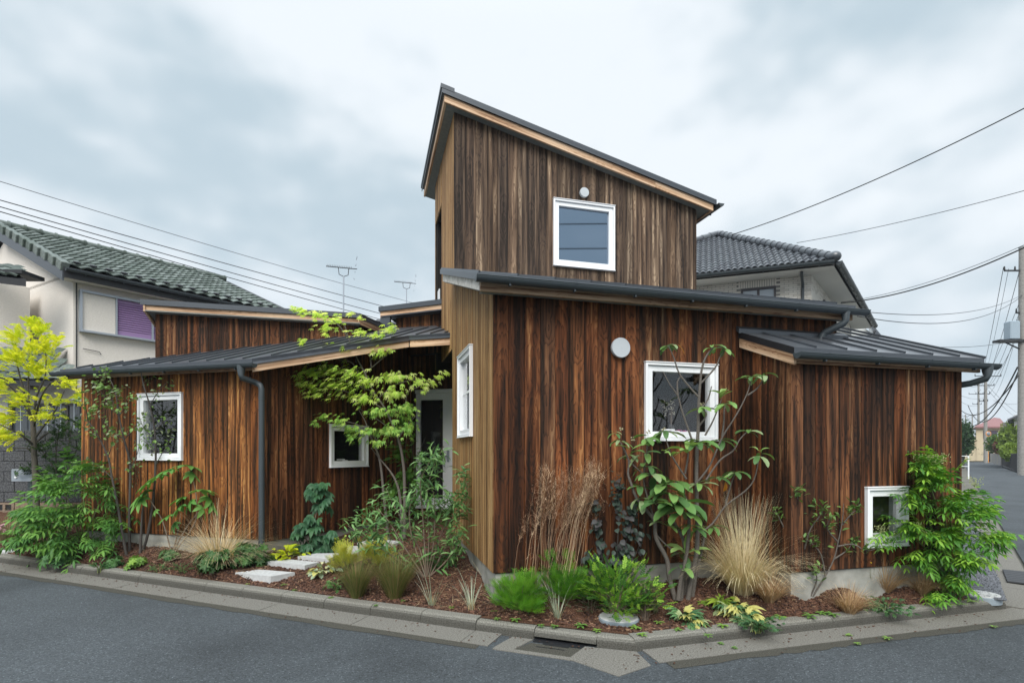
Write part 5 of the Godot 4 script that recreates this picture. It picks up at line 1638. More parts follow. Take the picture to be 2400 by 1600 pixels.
	# hedges and trees along the street
	var lf := M.new()
	for k in 3: lf.blade(Vector3.ZERO, Vector3(cos(k * 2.1), 0.3, sin(k * 2.1)), Vector3.UP, 0.16, 0.045, [0.1, 1, 0.9, 0.1], 0.3)
	var leafm := lf.done()
	var clumps := [[2345, 1040, 60, 1.6, 1.5, "rounded green garden hedge spilling over the pale wall", 0], [2357, 1046, 56, 1.1, 1.4, "reddish green shrub in the middle of the street hedge", 1], [2368, 1032, 52, 1.2, 2.2, "climbing light green creeper on the pale roadside house", 2], [2259, 1028, 48, 0.9, 2.1, "dark green round tree showing past the timber house corner", 3], [2273, 1058, 86, 2.6, 1.2, "low dark shrubs at the end of the side street", 3], [2304, 1045, 96, 1.6, 1.6, "small green tree over the white van", 0], [2375, 1058, 46, 0.9, 1.0, "bright green hanging foliage above the black gate", 2]]
	var cols := [leafy(0.07, 0.13, 0.03), leafy(0.14, 0.06, 0.035), leafy(0.15, 0.22, 0.035), leafy(0.03, 0.065, 0.025)]
	for c in clumps:
		var ctr := at(c[0], c[1], c[2])
		var hg := thing("street_shrub", c[5], "shrub", ctr, "shrubs along the side street")
		var xs := []
		for k in 900:
			var d := Vector3(rr(-1, 1), rr(-1, 1), rr(-1, 1)).normalized()
			var rad := pow(rng.randf(), 0.35) * (0.8 + 0.3 * bednoise.get_noise_3dv(d * 0.8 + ctr))
			xs.append(Transform3D(Basis.from_euler(Vector3(rr(0, TAU), rr(0, TAU), rr(0, TAU))).scaled(Vector3.ONE * rr(0.8, 1.7)), Vector3(d.x * c[3], d.y * c[4], d.z * c[3]) * rad))
		many("foliage", leafm, cols[c[6]], xs, hg)
		b = M.new()
		b.tube([Vector3(0, -c[4] - 0.6, 0), Vector3(0, c[4] * 0.4, 0)], [0.09, 0.04], 6)
		obj("trunk", b, mat.bark2, hg)

# ---------- wires
func wire(a: Vector3, e: Vector3, sag: float, r: float, label: String, group: String) -> void:
	var p := []; var q := []
	for k in 25:
		var f := k / 24.0
		p.append(a.lerp(e, f) + Vector3(0, -sag * 4.0 * f * (1.0 - f), 0)); q.append(r)
	var b := M.new()
	b.tube(p, q, 5)
	tag(obj("overhead_wire", b, mat.wire), label, "wire", group)

func wires() -> void:
	# left: four lines from a pole out of the frame to one behind the tall block
	var k := 0
	var names := ["thin top wire of the four crossing the sky on the left", "second wire from the top of the four on the left", "third wire from the top of the four on the left", "lowest wire of the four on the left"]
	for q in [[-120, 388, 1180, 762, 0.011, 0.25], [-120, 435, 1180, 790, 0.017, 0.12], [-120, 450, 1180, 808, 0.017, 0.15], [-120, 461, 1180, 822, 0.017, 0.16]]:
		wire(at(q[0], q[1], 16), at(q[2], q[3], 40), q[5], q[4], names[k], "four wires on the left")
		k += 1
	var lp := thing("utility_pole", "utility pole that carries the left wires, outside the photo", "utility pole", at(-122, 1150, 16.2))
	var b := M.new()
	b.tube([Vector3(0, -2, 0), Vector3(0, 10.5, 0)], [0.18, 0.13], 12)
	obj("pole", b, mat.pole, lp)
	# right: service lines
	var g := "service wires on the right"
	wire(at(1716, 550, 15), at(2600, 150, 9), 0.22, 0.012, "heavy wire rising from the tiled roof to the upper right", g)
	wire(at(1868, 569, 16), at(2600, 390, 11), 0.12, 0.008, "thin wire above the tiled hip ridge, fading to the right", g)
	wire(at(1972, 710, 14.5), at(2560, 500, 10), 0.32, 0.016, "thick bundled cable from behind the main roof eave to the right", g)
	wire(at(1972, 708, 14.5), at(2560, 497, 10), 0.27, 0.006, "thin carrier wire just over the thick bundled cable", g)
	wire(at(2010, 729, 17), at(2398, 690, 38), 0.6, 0.013, "upper of two slack wires ending at the nearest pole", g)
	wire(at(2010, 741, 17), at(2398, 692, 38), 0.9, 0.015, "lower of two slack wires ending at the nearest pole", g)
	wire(at(2125, 809, 22), at(2398, 792, 38), 0.3, 0.012, "low thin wire just above the wing roof", g)
	# pole outside the frame on the right that these reach, and lines from it across the road behind the viewer
	var rp := thing("utility_pole", "utility pole by the road outside the right edge of the photo", "utility pole", V(12.4, 0, 7.4))
	b = M.new()
	b.tube([Vector3(0, -0.5, 0), Vector3(0, 9.6, 0)], [0.17, 0.13], 12)
	obj("pole", b, mat.pole, rp)
	var ends := [at(2600, 150, 9), at(2600, 390, 11), at(2560, 500, 10)]
	for i in 3: wire(ends[i], V(12.4, [8.5, 7.8, 6.4][i], 7.4), 0.02, 0.012, "service wire end on the pole outside the right edge, %s of three" % ["top", "middle", "lowest"][i], g)
	for i in 4: wire(V(12.4, [7.1, 7.6, 8.3, 9.2][i], 7.4), V(-26, [7.3, 7.8, 8.4, 9.3][i], -12.6), 0.5, 0.016, "wire over the road outside the photo, %s of the four" % ["lowest", "second lowest", "second highest", "highest"][i], "wires over the road")
	var s := "wires along the side street"
	var j := 0
	var ln := ["outermost line from the nearest pole's top arm down the street", "second line from the nearest pole's top arm down the street", "third line from the nearest pole's top arm down the street", "line from the nearest pole's middle bracket down the street", "second line from the nearest pole's middle bracket", "heavy cable from the nearest pole's waist, sagging over the street", "second heavy cable sagging over the street", "third heavy cable, lowest over the street", "line from transformer down to the second pole", "second line from transformer to the second pole", "short thin line beside the transformer"]
	for q in [[2353, 626, 2303, 880, 0.4, 0.02], [2365, 630, 2311, 878, 0.4, 0.014], [2389, 640, 2318, 884, 0.4, 0.02], [2388, 715, 2300, 905, 0.5, 0.016], [2392, 728, 2315, 908, 0.5, 0.016], [2388, 880, 2240, 945, 2.2, 0.045], [2390, 866, 2270, 950, 3.0, 0.045], [2386, 860, 2230, 955, 3.4, 0.05], [2380, 800, 2306, 920, 0.5, 0.016], [2384, 780, 2318, 925, 0.6, 0.016], [2376, 812, 2330, 930, 0.6, 0.012]]:
		wire(at(q[0], q[1], 38), at(q[2], q[3], 76), q[4], q[5], ln[j], s)
		j += 1
	var nth := ["one", "two", "four", "six", "three", "seven", "five", "eight", "nine", "ten", "twelve", "eleven"]
	var w2 := 0
	for q in [[2303, 885, 2289, 900], [2318, 888, 2300, 902], [2300, 912, 2285, 915], [2312, 930, 2292, 930], [2250, 890, 2294, 905], [2245, 935, 2294, 950], [2250, 925, 2311, 930], [2318, 905, 2400, 975], [2318, 915, 2400, 990], [2330, 938, 2400, 942], [2245, 985, 2294, 965], [2264, 975, 2294, 985]]:
		wire(at(q[0], q[1], 76), at(q[2], q[3], 110), 0.5, 0.02, "thin far wire, number %s from the top, tangled round the distant poles" % nth[w2], "far wires between the distant poles")
		w2 += 1

# ---------- plants
# leaves lie along +x with +y as their upper side; length about 1
func palmate(lobes: Array, prof: Array, droop: float) -> ArrayMesh:
	var b := M.new()
	for q in lobes:
		var a := deg_to_rad(q[0])
		b.blade(Vector3.ZERO, Vector3(cos(a), -0.08, sin(a)), Vector3.UP, q[1], q[2], prof, droop, 0.3)
	return b.done()

func simple_leaf(wd: float, prof: Array, droop: float, fold := 0.3, wave := 0.0) -> ArrayMesh:
	var b := M.new()
	b.blade(Vector3.ZERO, Vector3.RIGHT, Vector3.UP, 1.0, wd, prof, droop, fold, wave)
	return b.done()

func pinnate(pairs: int, wd: float, ln: float, droop: float, f0 := 0.25) -> ArrayMesh:
	var b := M.new()
	var prof := [0.08, 0.85, 1.0, 0.62, 0.03]
	var p := Vector3.ZERO
	var d := Vector3.RIGHT
	var n := pairs * 3
	var mid := [Vector3.ZERO]
	for k in n:
		d = d.rotated(Vector3(0, 0, 1), -droop / n)
		p += d / float(n) * 0.8
		mid.append(p)
		if k % 3 == 2 and float(k) / n > f0 - 0.1:
			for s in [-1.0, 1.0]:
				b.blade(p, (d * 0.55 + Vector3(0, -0.12, s * 0.83)).normalized(), Vector3.UP, ln * (1.1 - 0.35 * absf(float(k) / n - 0.5)), wd, prof, 0.5, 0.3)
	b.blade(p, d, Vector3.UP, ln * 1.1, wd, prof, 0.4, 0.3)
	b.tube([mid[0], mid[n / 2], mid[n]], [0.012, 0.01, 0.006], 4, false)
	return b.done()

func leafset(kind: String) -> Array:
	var out := []
	for k in 3:
		var j := [0.0, 0.12, -0.1][k] as float
		match kind:
			"maple": out.append(palmate([[0, 1.0, 0.11], [38, 0.86, 0.1], [-38, 0.86, 0.1], [78, 0.6, 0.085], [-78, 0.6, 0.085], [125, 0.3, 0.07], [-125, 0.3, 0.07]], [0.3, 1.0, 0.7, 0.02], 0.55 + j))
			"lance": out.append(simple_leaf(0.1 + 0.1 * j, [0.1, 0.75, 1.0, 0.7, 0.04], 0.8 + j))
			"loquat": out.append(simple_leaf(0.155 + 0.08 * j, [0.04, 0.4, 0.68, 0.9, 1.0, 1.0, 0.9, 0.66, 0.02], 0.85 + 2.5 * j, 0.35, 0.05))
			"paper": out.append(palmate([[0, 1.0, 0.15], [36, 0.95, 0.145], [-36, 0.95, 0.145], [74, 0.8, 0.13], [-74, 0.8, 0.13], [115, 0.55, 0.11], [-115, 0.55, 0.11]], [0.9, 0.85, 1.0, 0.75, 0.03], 0.5 + 2 * j))
			"oak": out.append(palmate([[0, 1.0, 0.18], [42, 0.78, 0.15], [-42, 0.78, 0.15], [88, 0.5, 0.12], [-88, 0.5, 0.12]], [0.6, 0.9, 1.0, 0.7, 0.05], 0.6 + j))
			"elder": out.append(pinnate(3, 0.05, 0.36, 0.45 + 3 * j))
			"locust": out.append(pinnate(5, 0.06, 0.34, 0.5 + 2 * j, 0.1))
			"ovate": out.append(simple_leaf(0.3, [0.1, 0.85, 1.0, 0.65, 0.03], 0.9 + j))
			"round": out.append(simple_leaf(0.4, [0.3, 0.9, 1.0, 0.7, 0.1], 0.4 + j))
			"acanthus": out.append(palmate([[0, 1.0, 0.11], [28, 0.8, 0.1], [-28, 0.8, 0.1], [55, 0.55, 0.09], [-55, 0.55, 0.09], [85, 0.4, 0.08], [-85, 0.4, 0.08]], [0.8, 1.0, 0.8, 0.05], 0.9 + j))
			"sprig":   # a twig with small leaves
				var b := M.new()
				for q in 7: b.blade(Vector3(q * 0.13, 0, 0), Vector3(0.7, 0.35, 0.9 if q % 2 else -0.9), Vector3.UP, 0.34, 0.1, [0.2, 1.0, 0.9, 0.08], 0.4)
				b.blade(Vector3(0.9, 0, 0), Vector3(1, 0.2, 0), Vector3.UP, 0.3, 0.09, [0.2, 1.0, 0.9, 0.08], 0.3)
				b.tube([Vector3.ZERO, Vector3(0.95, 0, 0)], [0.012, 0.008], 4, false)
				out.append(b.done())
			"whorl":   # leaves in a star at a shoot tip
				var b := M.new()
				for q in 7:
					var a := TAU * q / 7.0 + j
					b.blade(Vector3(0.1, 0, 0), Vector3(0.45, sin(a), cos(a)), Vector3.RIGHT, 0.75, 0.14, [0.15, 0.8, 1.0, 0.7, 0.04], 0.6)
				out.append(b.done())
			"fern":   # finely cut, feathery
				var b := M.new()
				for q in 6:
					for s in [-1.0, 1.0]:
						var d := Vector3(0.75, 0.2, s * 0.8)
						b.straw(Vector3(q * 0.14, 0, 0), d, 0.42 - q * 0.03, 0.05, 0.2, 2)
						b.straw(Vector3(q * 0.14, 0, 0) + d * 0.13, Vector3(1, 0.1, s * 0.1), 0.22, 0.045, 0.2, 1)
						b.straw(Vector3(q * 0.14, 0, 0) + d * 0.2, Vector3(0.3, 0.3, s), 0.18, 0.045, 0.2, 1)
				out.append(b.done())
	return out

func leaf_at(p: Vector3, dir: Vector3, size: float, roll := 0.4) -> Transform3D:
	var x := dir.normalized()
	if absf(x.y) > 0.97: x = (x + Vector3(0.3, 0, 0.2)).normalized()
	var z := x.cross(Vector3.UP).normalized()
	var b := Basis(x, z.cross(x), z).rotated(x, rr(-roll, roll))
	return Transform3D(b.scaled(Vector3.ONE * size), p)

# up to `most` leaves nearest the camera become parts of their own, the others one part of kind stuff per mesh and tone
func emit(o: Node3D, set_: Array, mats: Array, xs: Array, most := 300, called := "leaf") -> void:
	var base := o.position
	var eye := Vector3(0, EYE, 0)
	xs.sort_custom(func(a: Transform3D, b: Transform3D) -> bool: return (a.origin + base).distance_squared_to(eye) < (b.origin + base).distance_squared_to(eye))
	for k in mini(most, xs.size()): obj(called, set_[rng.randi() % set_.size()], mats[rng.randi() % mats.size()], o, xs[k])
	if xs.size() > most:
		var bins := []
		for k in mats.size(): bins.append([])
		for k in range(most, xs.size()): bins[rng.randi() % mats.size()].append(xs[k])
		for k in mats.size():
			if bins[k].size(): many("foliage", set_[k % set_.size()], mats[k], bins[k], o)

func tones(r: float, g: float, b: float, back := 0.5, rough := 0.5) -> Array:
	return [leafy(r, g, b, rough, back), leafy(r * 0.78, g * 0.82, b * 0.85, rough, back), leafy(minf(1, r * 1.3), minf(1, g * 1.2), b * 1.1, rough, back)]

# a stem through picture points at depth z, in the thing's own coordinates
func stem(b: M, base: Vector3, pts: Array, z: float, r0: float, r1: float, sides := 7) -> Array:
	var p := []; var r := []
	for k in pts.size():
		var q: Array = pts[k]
		p.append(at(q[0], q[1], z + (q[2] if q.size() > 2 else 0.0)) - base)
		r.append(lerpf(r0, r1, float(k) / maxi(1, pts.size() - 1)))
	# smooth
	var p2 := []; var r2 := []
	for k in p.size() - 1:
		var a: Vector3 = p[maxi(k - 1, 0)]; var c: Vector3 = p[k]; var d: Vector3 = p[k + 1]; var e: Vector3 = p[mini(k + 2, p.size() - 1)]
		for s in 3:
			var f := s / 3.0
			p2.append(c.cubic_interpolate(d, a, e, f)); r2.append(lerpf(r[k], r[k + 1], f))
	p2.append(p[p.size() - 1]); r2.append(r[r.size() - 1])
	b.tube(p2, r2, sides)
	return p2

# leaf positions in ellipses of the picture [cx, cy, rx, ry, n] at depth z +- rz
func layer(out: Array, base: Vector3, q: Array, z: float, rz: float, size: float, ctr: Vector3, droop := 0.3, roll := 0.5, face := 0.3) -> void:
	for k in int(q[4]):
		var a := rr(0, TAU); var f := minf(1.5, absf(rng.randfn(0.0, 0.62)))
		var p := at(q[0] + cos(a) * f * q[2], q[1] + sin(a) * f * q[3], z + rr(-rz, rz)) - base
		var d := p - ctr
		d.y = d.y * 0.4 - droop
		d = d.normalized() + Vector3(0, 0, face) + Vector3(rr(-0.5, 0.5), rr(-0.25, 0.25), rr(-0.5, 0.5))
		out.append(leaf_at(p, d, size * rr(0.75, 1.25), roll))

# a bush: stems from the base to points of a dome, leaves along them
func bush(called: String, label: String, base: Vector3, h: float, rx: float, set_: Array, mats: Array, n: int, size: float, group := "", opt := {}) -> Node3D:
	var o := thing(called, label, opt.get("cat", "shrub"), base, group)
	var b := M.new()
	var xs := []
	var ns: int = opt.get("stems", 14)
	var f0: float = opt.get("from", 0.3)
	var lean: Vector3 = opt.get("lean", Vector3.ZERO)
	var tips := []
	for k in ns:
		var a := TAU * k / ns + rr(-0.4, 0.4)
		var e := rr(0.15, 1.0)
		var tip := Vector3(cos(a) * rx * sqrt(1.0 - e * e * 0.85), h * e, sin(a) * rx * sqrt(1.0 - e * e * 0.85)) * rr(0.75, 1.05) + lean * e
		var mid := Vector3(tip.x * 0.35, tip.y * 0.6, tip.z * 0.35)
		tips.append([mid, tip])
		b.tube([Vector3(cos(a) * 0.02, -0.04, sin(a) * 0.02), mid, tip], [opt.get("r", 0.006), opt.get("r", 0.006) * 0.7, 0.002], 5)
	obj("stem", b, opt.get("bark", mat.twig), o)
	for k in n:
		var t: Array = tips[k % ns]
		var f := f0 + (1.0 - f0) * pow(rng.randf(), 0.7)
		var p: Vector3 = (t[0] as Vector3).lerp(t[1], (f - 0.4) / 0.6) if f > 0.4 else (t[0] as Vector3) * (f / 0.4)
		p += Vector3(rr(-1, 1), rr(-0.6, 0.8), rr(-1, 1)) * rx * opt.get("spread", 0.28)
		if p.y < 0.01: p.y = rr(0.01, 0.05)
		var d := Vector3(p.x, p.y * 0.5, p.z).normalized() + Vector3(rr(-0.6, 0.6), rr(-0.5, 0.5) + opt.get("up", 0.1), rr(-0.6, 0.6))
		xs.append(leaf_at(p, d, size * rr(0.7, 1.3), 0.6))
	emit(o, set_, mats, xs, opt.get("most", 300), opt.get("part", "leaf"))
	return o

func tuft(called: String, label: String, base: Vector3, n: int, ln: float, wd: float, open: float, bend: float, mats: Array, group := "", lean := Vector3.ZERO, foot := 0.05) -> Node3D:
	var o := thing(called, label, "ornamental grass", base, group)
	for m in mats.size():
		var b := M.new()
		for k in n / mats.size():
			var a := rr(0, TAU)
			var e := open * sqrt(rng.randf())
			var d := Vector3(cos(a) * e, 1.0, sin(a) * e) + lean
			b.straw(Vector3(cos(a) * foot * rng.randf(), -0.02, sin(a) * foot * rng.randf()), d, ln * rr(0.6, 1.1), wd * rr(0.7, 1.2), bend * rr(0.6, 1.4), 8)
		tag(obj("blades", b, mats[m], o), "", "", "", "stuff")
	return o

func plants() -> void:
	var maple := leafset("maple"); var lance := leafset("lance"); var loq := leafset("loquat"); var paper := leafset("paper"); var oak := leafset("oak")
	var elder := leafset("elder"); var locust := leafset("locust"); var ovate := leafset("ovate"); var rnd := leafset("round"); var acan := leafset("acanthus")
	var sprig := leafset("sprig"); var whorl := leafset("whorl"); var fern := leafset("fern")
	var xs := []
	var b: M
	# ---- golden leaved tree on the left
	var base := hit(83, 1240)
	var z := -base.z
	var o := thing("golden_tree", "small tree with bright yellow leaves in front of the dark block wall", "tree", base)
	b = M.new()
	stem(b, base, [[83, 1250], [84, 1180], [82, 1120], [79, 1060], [77, 1000], [74, 985]], z, 0.052, 0.034, 10)
	obj("trunk", b, mat.bark, o)
	for q in [[[77, 1000], [71, 985], [65, 900, 0.1], [71, 800, 0.1], [72, 770, 0.1]], [[77, 990], [84, 930], [106, 876], [104, 780]], [[77, 990], [60, 955, -0.1], [32, 915, -0.2], [8, 893, -0.3]], [[78, 1030], [100, 1000], [130, 960], [150, 915]], [[79, 1045], [50, 1020, -0.2], [10, 1000, -0.3], [-20, 985, -0.3]], [[79, 1040], [110, 1015, 0.1], [132, 1008, 0.2]], [[78, 1000], [95, 930, -0.3], [128, 890, -0.4], [165, 905, -0.5]], [[74, 985], [50, 900, 0.2], [35, 830, 0.2], [38, 790, 0.2]], [[80, 1060], [60, 1050, 0.2], [20, 1052, 0.3]]]:
		b = M.new()
		stem(b, base, q, z, 0.02, 0.004, 6)
		obj("branch", b, mat.bark2, o)
	xs = []
	for q in [[95, 778, 20, 18, 49], [38, 795, 26, 23, 75], [100, 822, 34, 25, 96], [40, 842, 45, 25, 120], [130, 800, 14, 15, 18], [10, 905, 35, 25, 81], [90, 872, 40, 20, 88], [152, 902, 28, 16, 55], [172, 930, 18, 15, 37], [60, 938, 38, 23, 81], [20, 978, 38, 23, 81], [100, 975, 34, 18, 49], [15, 1020, 36, 20, 75], [-30, 900, 40, 60, 30], [75, 760, 10, 10, 15], [120, 945, 30, 15, 37], [-20, 1030, 30, 20, 14]]:
		layer(xs, base, q, z, 0.45, 0.15, Vector3(0, 1.3, 0), 0.12)
	emit(o, locust, [leafy(0.5, 0.53, 0.025, 0.5, 1.1), leafy(0.38, 0.45, 0.025, 0.5, 1.1), leafy(0.64, 0.64, 0.05, 0.5, 1.1)], xs)
	# ---- dark small leaved shrub with arching twigs behind it
	base = hit(150, 1225)
	z = -base.z
	o = thing("arching_shrub", "dark green small leaved shrub with arching sprays right of the yellow tree", "shrub", base)
	b = M.new()
	xs = []
	for q in [[[150, 1230], [152, 1130], [160, 1040], [172, 985]], [[150, 1230], [130, 1140], [90, 1110], [52, 1105]], [[150, 1230], [125, 1100], [100, 1060], [75, 1040]], [[150, 1230], [160, 1100], [185, 1040], [195, 1000]], [[150, 1230], [130, 1100], [135, 1020], [140, 990]], [[150, 1230], [140, 1160], [110, 1140], [90, 1140]]]:
		var p := stem(b, base, q, z, 0.014, 0.003, 5)
		for k in 60:
			var c: Vector3 = p[clampi(3 + int(rng.randf() * (p.size() - 3)), 0, p.size() - 1)]
			c += Vector3(rr(-0.1, 0.1), rr(-0.1, 0.1), rr(-0.1, 0.1))
			xs.append(leaf_at(c, Vector3(rr(-1, 1), rr(-0.2, 0.8), rr(-1, 1)), rr(0.09, 0.16), 0.8))
	obj("stem", b, mat.bark2, o)
	emit(o, sprig, tones(0.035, 0.085, 0.02, 0.4), xs, 300, "sprig")
	# ---- big leafy elder on the left
	var elderm := [leafy(0.075, 0.19, 0.035, 0.5, 0.6), leafy(0.05, 0.135, 0.03, 0.5, 0.6), leafy(0.125, 0.26, 0.05, 0.5, 0.6)]
	base = hit(190, 1300)
	z = -base.z
	o = thing("elder_shrub", "large lush elder shrub with pinnate leaves at the left end of the house", "shrub", base)
	b = M.new()
	for q in [[200, 1110], [150, 1150], [245, 1160], [110, 1200], [180, 1200], [80, 1265], [265, 1240], [160, 1260]]: stem(b, base, [[190, 1302], [lerpf(190, q[0], 0.4), lerpf(1302, q[1], 0.55)], [q[0], q[1], rr(-0.3, 0.3)]], z, 0.016, 0.005, 5)
	obj("stem", b, mat.greenstem, o)
	xs = []
	for q in [[205, 1105, 36, 20, 39], [150, 1150, 45, 24, 63], [235, 1155, 40, 26, 58], [110, 1200, 36, 22, 53], [180, 1205, 63, 28, 98], [255, 1220, 31, 32, 44], [85, 1255, 40, 20, 58], [160, 1265, 67, 26, 107], [240, 1275, 32, 20, 44], [120, 1225, 36, 20, 39]]:
		layer(xs, base, q, z - 0.1, 0.36, 0.29, Vector3(0, 0.15, -0.15), 0.02, 0.5)
	emit(o, elder, elderm, xs)
	# ---- grey stemmed multi-trunk tree in front of the left window
	base = hit(320, 1302)
	z = -base.z
	o = thing("slender_tree", "slender grey stemmed tree with sparse small leaves before the left window", "tree", base)
	for q in [[[297, 1308], [288, 1260], [276, 1190], [262, 1120], [252, 1070], [228, 1020], [205, 985]], [[303, 1292, 0.1], [302, 1230, 0.1], [304, 1150, 0.1], [304, 1085, 0.1], [290, 1030], [278, 975], [270, 920], [255, 885]], [[328, 1302], [330, 1250], [334, 1190], [345, 1180]], [[331, 1300, 0.1], [346, 1250, 0.1], [358, 1170, 0.1], [364, 1090, 0.1], [362, 1010, 0.05], [350, 950], [335, 900], [330, 870]]]:
		b = M.new()
		stem(b, base, q, z, 0.021, 0.006, 8)
		obj("trunk", b, mat.bark2, o)
	var tips := []
	for q in [[[304, 1085], [318, 1105], [325, 1140]], [[290, 1030], [262, 1010], [240, 980]], [[278, 975], [300, 945], [318, 930]], [[278, 975], [250, 940], [228, 905]], [[262, 1120], [235, 1095], [215, 1080]], [[252, 1070], [262, 1040], [262, 1005]], [[364, 1090], [380, 1060], [398, 1030], [402, 990]], [[362, 1010], [385, 985], [405, 960]], [[362, 1030], [335, 1000], [325, 975]], [[350, 950], [372, 915], [392, 895]], [[270, 920], [245, 905], [215, 900]], [[304, 1100], [322, 1060], [330, 1000]], [[364, 1060], [345, 1040], [332, 1030]], [[290, 1030], [315, 1000], [322, 985]], [[255, 885], [245, 870], [238, 872]], [[278, 960], [262, 935], [285, 905]], [[228, 1020], [205, 1010], [190, 1000]], [[205, 985], [200, 950], [195, 930]], [[335, 900], [350, 885], [372, 885]]]:
		b = M.new()
		var d := rr(-0.25, 0.25)
		var qq := []
		for k in q.size(): qq.append([q[k][0], q[k][1], d * k])
		tips.append(stem(b, base, qq, z, 0.007, 0.002, 5))
		obj("branch", b, mat.bark2, o)
	xs = []
	for t in tips:
		for k in 24:
			var c: Vector3 = t[1 + rng.randi() % (t.size() - 1)]
			xs.append(leaf_at(c + Vector3(rr(-0.09, 0.09), rr(-0.06, 0.08), rr(-0.09, 0.09)), Vector3(rr(-1, 1), rr(-0.7, 0.5), rr(-1, 1)), rr(0.04, 0.07), 0.9))
	for q in [[235, 905, 35, 25, 40], [280, 920, 30, 30, 30], [225, 960, 30, 30, 36], [262, 950, 30, 30, 24], [330, 1000, 40, 30, 14]]: layer(xs, base, q, z, 0.25, 0.065, Vector3(0, 1.5, 0), 0.3, 0.9)
	emit(o, ovate, [leafy(0.11, 0.19, 0.055), leafy(0.2, 0.24, 0.14), leafy(0.14, 0.24, 0.06)], xs)
	# ---- large lobed leaves under the left window
	base = hit(400, 1292)
	z = -base.z
	o = thing("big_leaf_shrub", "shrub with very large lobed leaves below and right of the left window", "shrub", base)
	b = M.new()
	stem(b, base, [[405, 1292], [420, 1230], [428, 1160], [440, 1110]], z + 0.1, 0.012, 0.007)
	stem(b, base, [[400, 1292], [380, 1220], [350, 1170], [335, 1140]], z + 0.05, 0.01, 0.005)
	stem(b, base, [[405, 1292], [440, 1230], [475, 1190], [490, 1180]], z, 0.01, 0.005)
	stem(b, base, [[410, 1292], [458, 1220], [456, 1140], [445, 1112]], z, 0.009, 0.005)
	obj("stem", b, mat.twig, o)
	xs = []
	for q in [[440, 1092, 0.5, 0.15, 0.42], [452, 1105, 0.7, -0.35, 0.34], [400, 1100, -0.9, -0.1, 0.36], [380, 1112, -0.9, -0.3, 0.36], [352, 1128, -0.8, -0.6, 0.38], [340, 1152, -0.7, -0.8, 0.4], [330, 1168, -0.6, -0.9, 0.36], [470, 1150, 0.5, 0.2, 0.4], [492, 1165, 0.8, -0.4, 0.38], [430, 1165, -0.8, -0.2, 0.34], [425, 1185, -0.6, -0.5, 0.33], [480, 1185, 0.6, -0.7, 0.34], [448, 1172, -0.2, -0.4, 0.33], [500, 1180, 0.8, -0.6, 0.3], [395, 1208, -0.8, -0.5, 0.3], [410, 1225, -0.4, -0.6, 0.26], [365, 1195, -0.5, -0.7, 0.16]]:
		xs.append(leaf_at(at(q[0], q[1], z - 0.05 + rr(-0.12, 0.12)) - base, Vector3(q[2], q[3], rr(0.1, 0.7)), q[4] * 0.72, 0.3))
	emit(o, paper, [leafy(0.1, 0.25, 0.055, 0.5, 0.6), leafy(0.07, 0.19, 0.045, 0.5, 0.6), leafy(0.14, 0.3, 0.07, 0.5, 0.6)], xs)
	# ---- straw coloured grass before the end of the left wing
	var straw := [leafy(0.62, 0.5, 0.3, 0.8, 0.3), leafy(0.75, 0.63, 0.42, 0.8, 0.3), leafy(0.46, 0.34, 0.19, 0.8, 0.3)]
	base = hit(515, 1318)
	tuft("straw_grass", "sprawling clump of pale straw grass beside the grey downpipe", base, 1000, 0.84, 0.006, 1.4, 1.1, straw, "", Vector3(0.22, -0.1, 0.1), 0.14)
	# ---- low evergreen bushes around it
	bush("whorled_shrub", "low glossy dark green bush in front of the straw grass", hit(498, 1352), 0.32, 0.26, whorl, tones(0.04, 0.095, 0.025, 0.4), 210, 0.085, "", {"spread": 0.3, "up": 0.5})
	bush("whorled_shrub", "low dark green bush right of the straw grass, at the downpipe foot", hit(590, 1325), 0.33, 0.25, whorl, tones(0.045, 0.11, 0.03, 0.4), 200, 0.085, "", {"spread": 0.3, "up": 0.5})
	bush("lime_plant", "small lime yellow leaved plant between downpipe and stepping stones", hit(677, 1306), 0.13, 0.2, ovate, tones(0.4, 0.46, 0.02, 0.6), 46, 0.11, "", {"cat": "plant", "up": 0.2, "bark": mat.greenstem})
	# ---- oak leaved shrub against the recessed wall
	base = hit(735, 1291)
	z = -base.z
	o = thing("oakleaf_shrub", "upright blue green shrub with oak shaped leaves below the small window", "shrub", base)
	b = M.new()
	stem(b, base, [[737, 1293], [735, 1240], [745, 1180], [748, 1135]], z, 0.014, 0.006)
	stem(b, base, [[735, 1293], [715, 1260], [705, 1250]], z, 0.01, 0.005)
	stem(b, base, [[740, 1293], [765, 1265], [778, 1262]], z, 0.01, 0.005)
	obj("stem", b, mat.twig, o)
	xs = []
	for q in [[748, 1138, 28, 12, 27], [742, 1160, 30, 14, 25], [752, 1182, 24, 14, 18], [728, 1215, 26, 14, 21], [712, 1235, 18, 16, 16], [742, 1230, 20, 12, 14], [700, 1250, 14, 10, 9], [770, 1262, 26, 14, 28], [755, 1285, 22, 10, 16], [720, 1280, 26, 12, 21]]: layer(xs, base, q, z - 0.05, 0.16, 0.13, Vector3(0, 0.6, -0.3), 0.35, 0.4)
	emit(o, oak, tones(0.035, 0.1, 0.045, 0.4), xs)
	# ---- Japanese style maple, tiers of yellow green
	base = hit(925, 1268)
	z = -base.z
	o = thing("maple_tree", "small maple with tiers of yellow green leaves in front of the door", "tree", base)
	for q in [[[912, 1268], [908, 1240], [900, 1168], [891, 1084], [877, 1042], [865, 1014], [855, 985, 0.1], [840, 960, 0.2]], [[941, 1262], [938, 1168], [923, 1118], [891, 1076], [870, 1050, -0.2]], [[948, 1262], [948, 1135], [944, 1079], [933, 1028], [906, 964], [875, 918], [855, 875], [830, 826], [817, 793], [807, 760]]]:
		b = M.new()
		stem(b, base, q, z, 0.028, 0.006, 8)
		obj("trunk", b, mat.bark, o)
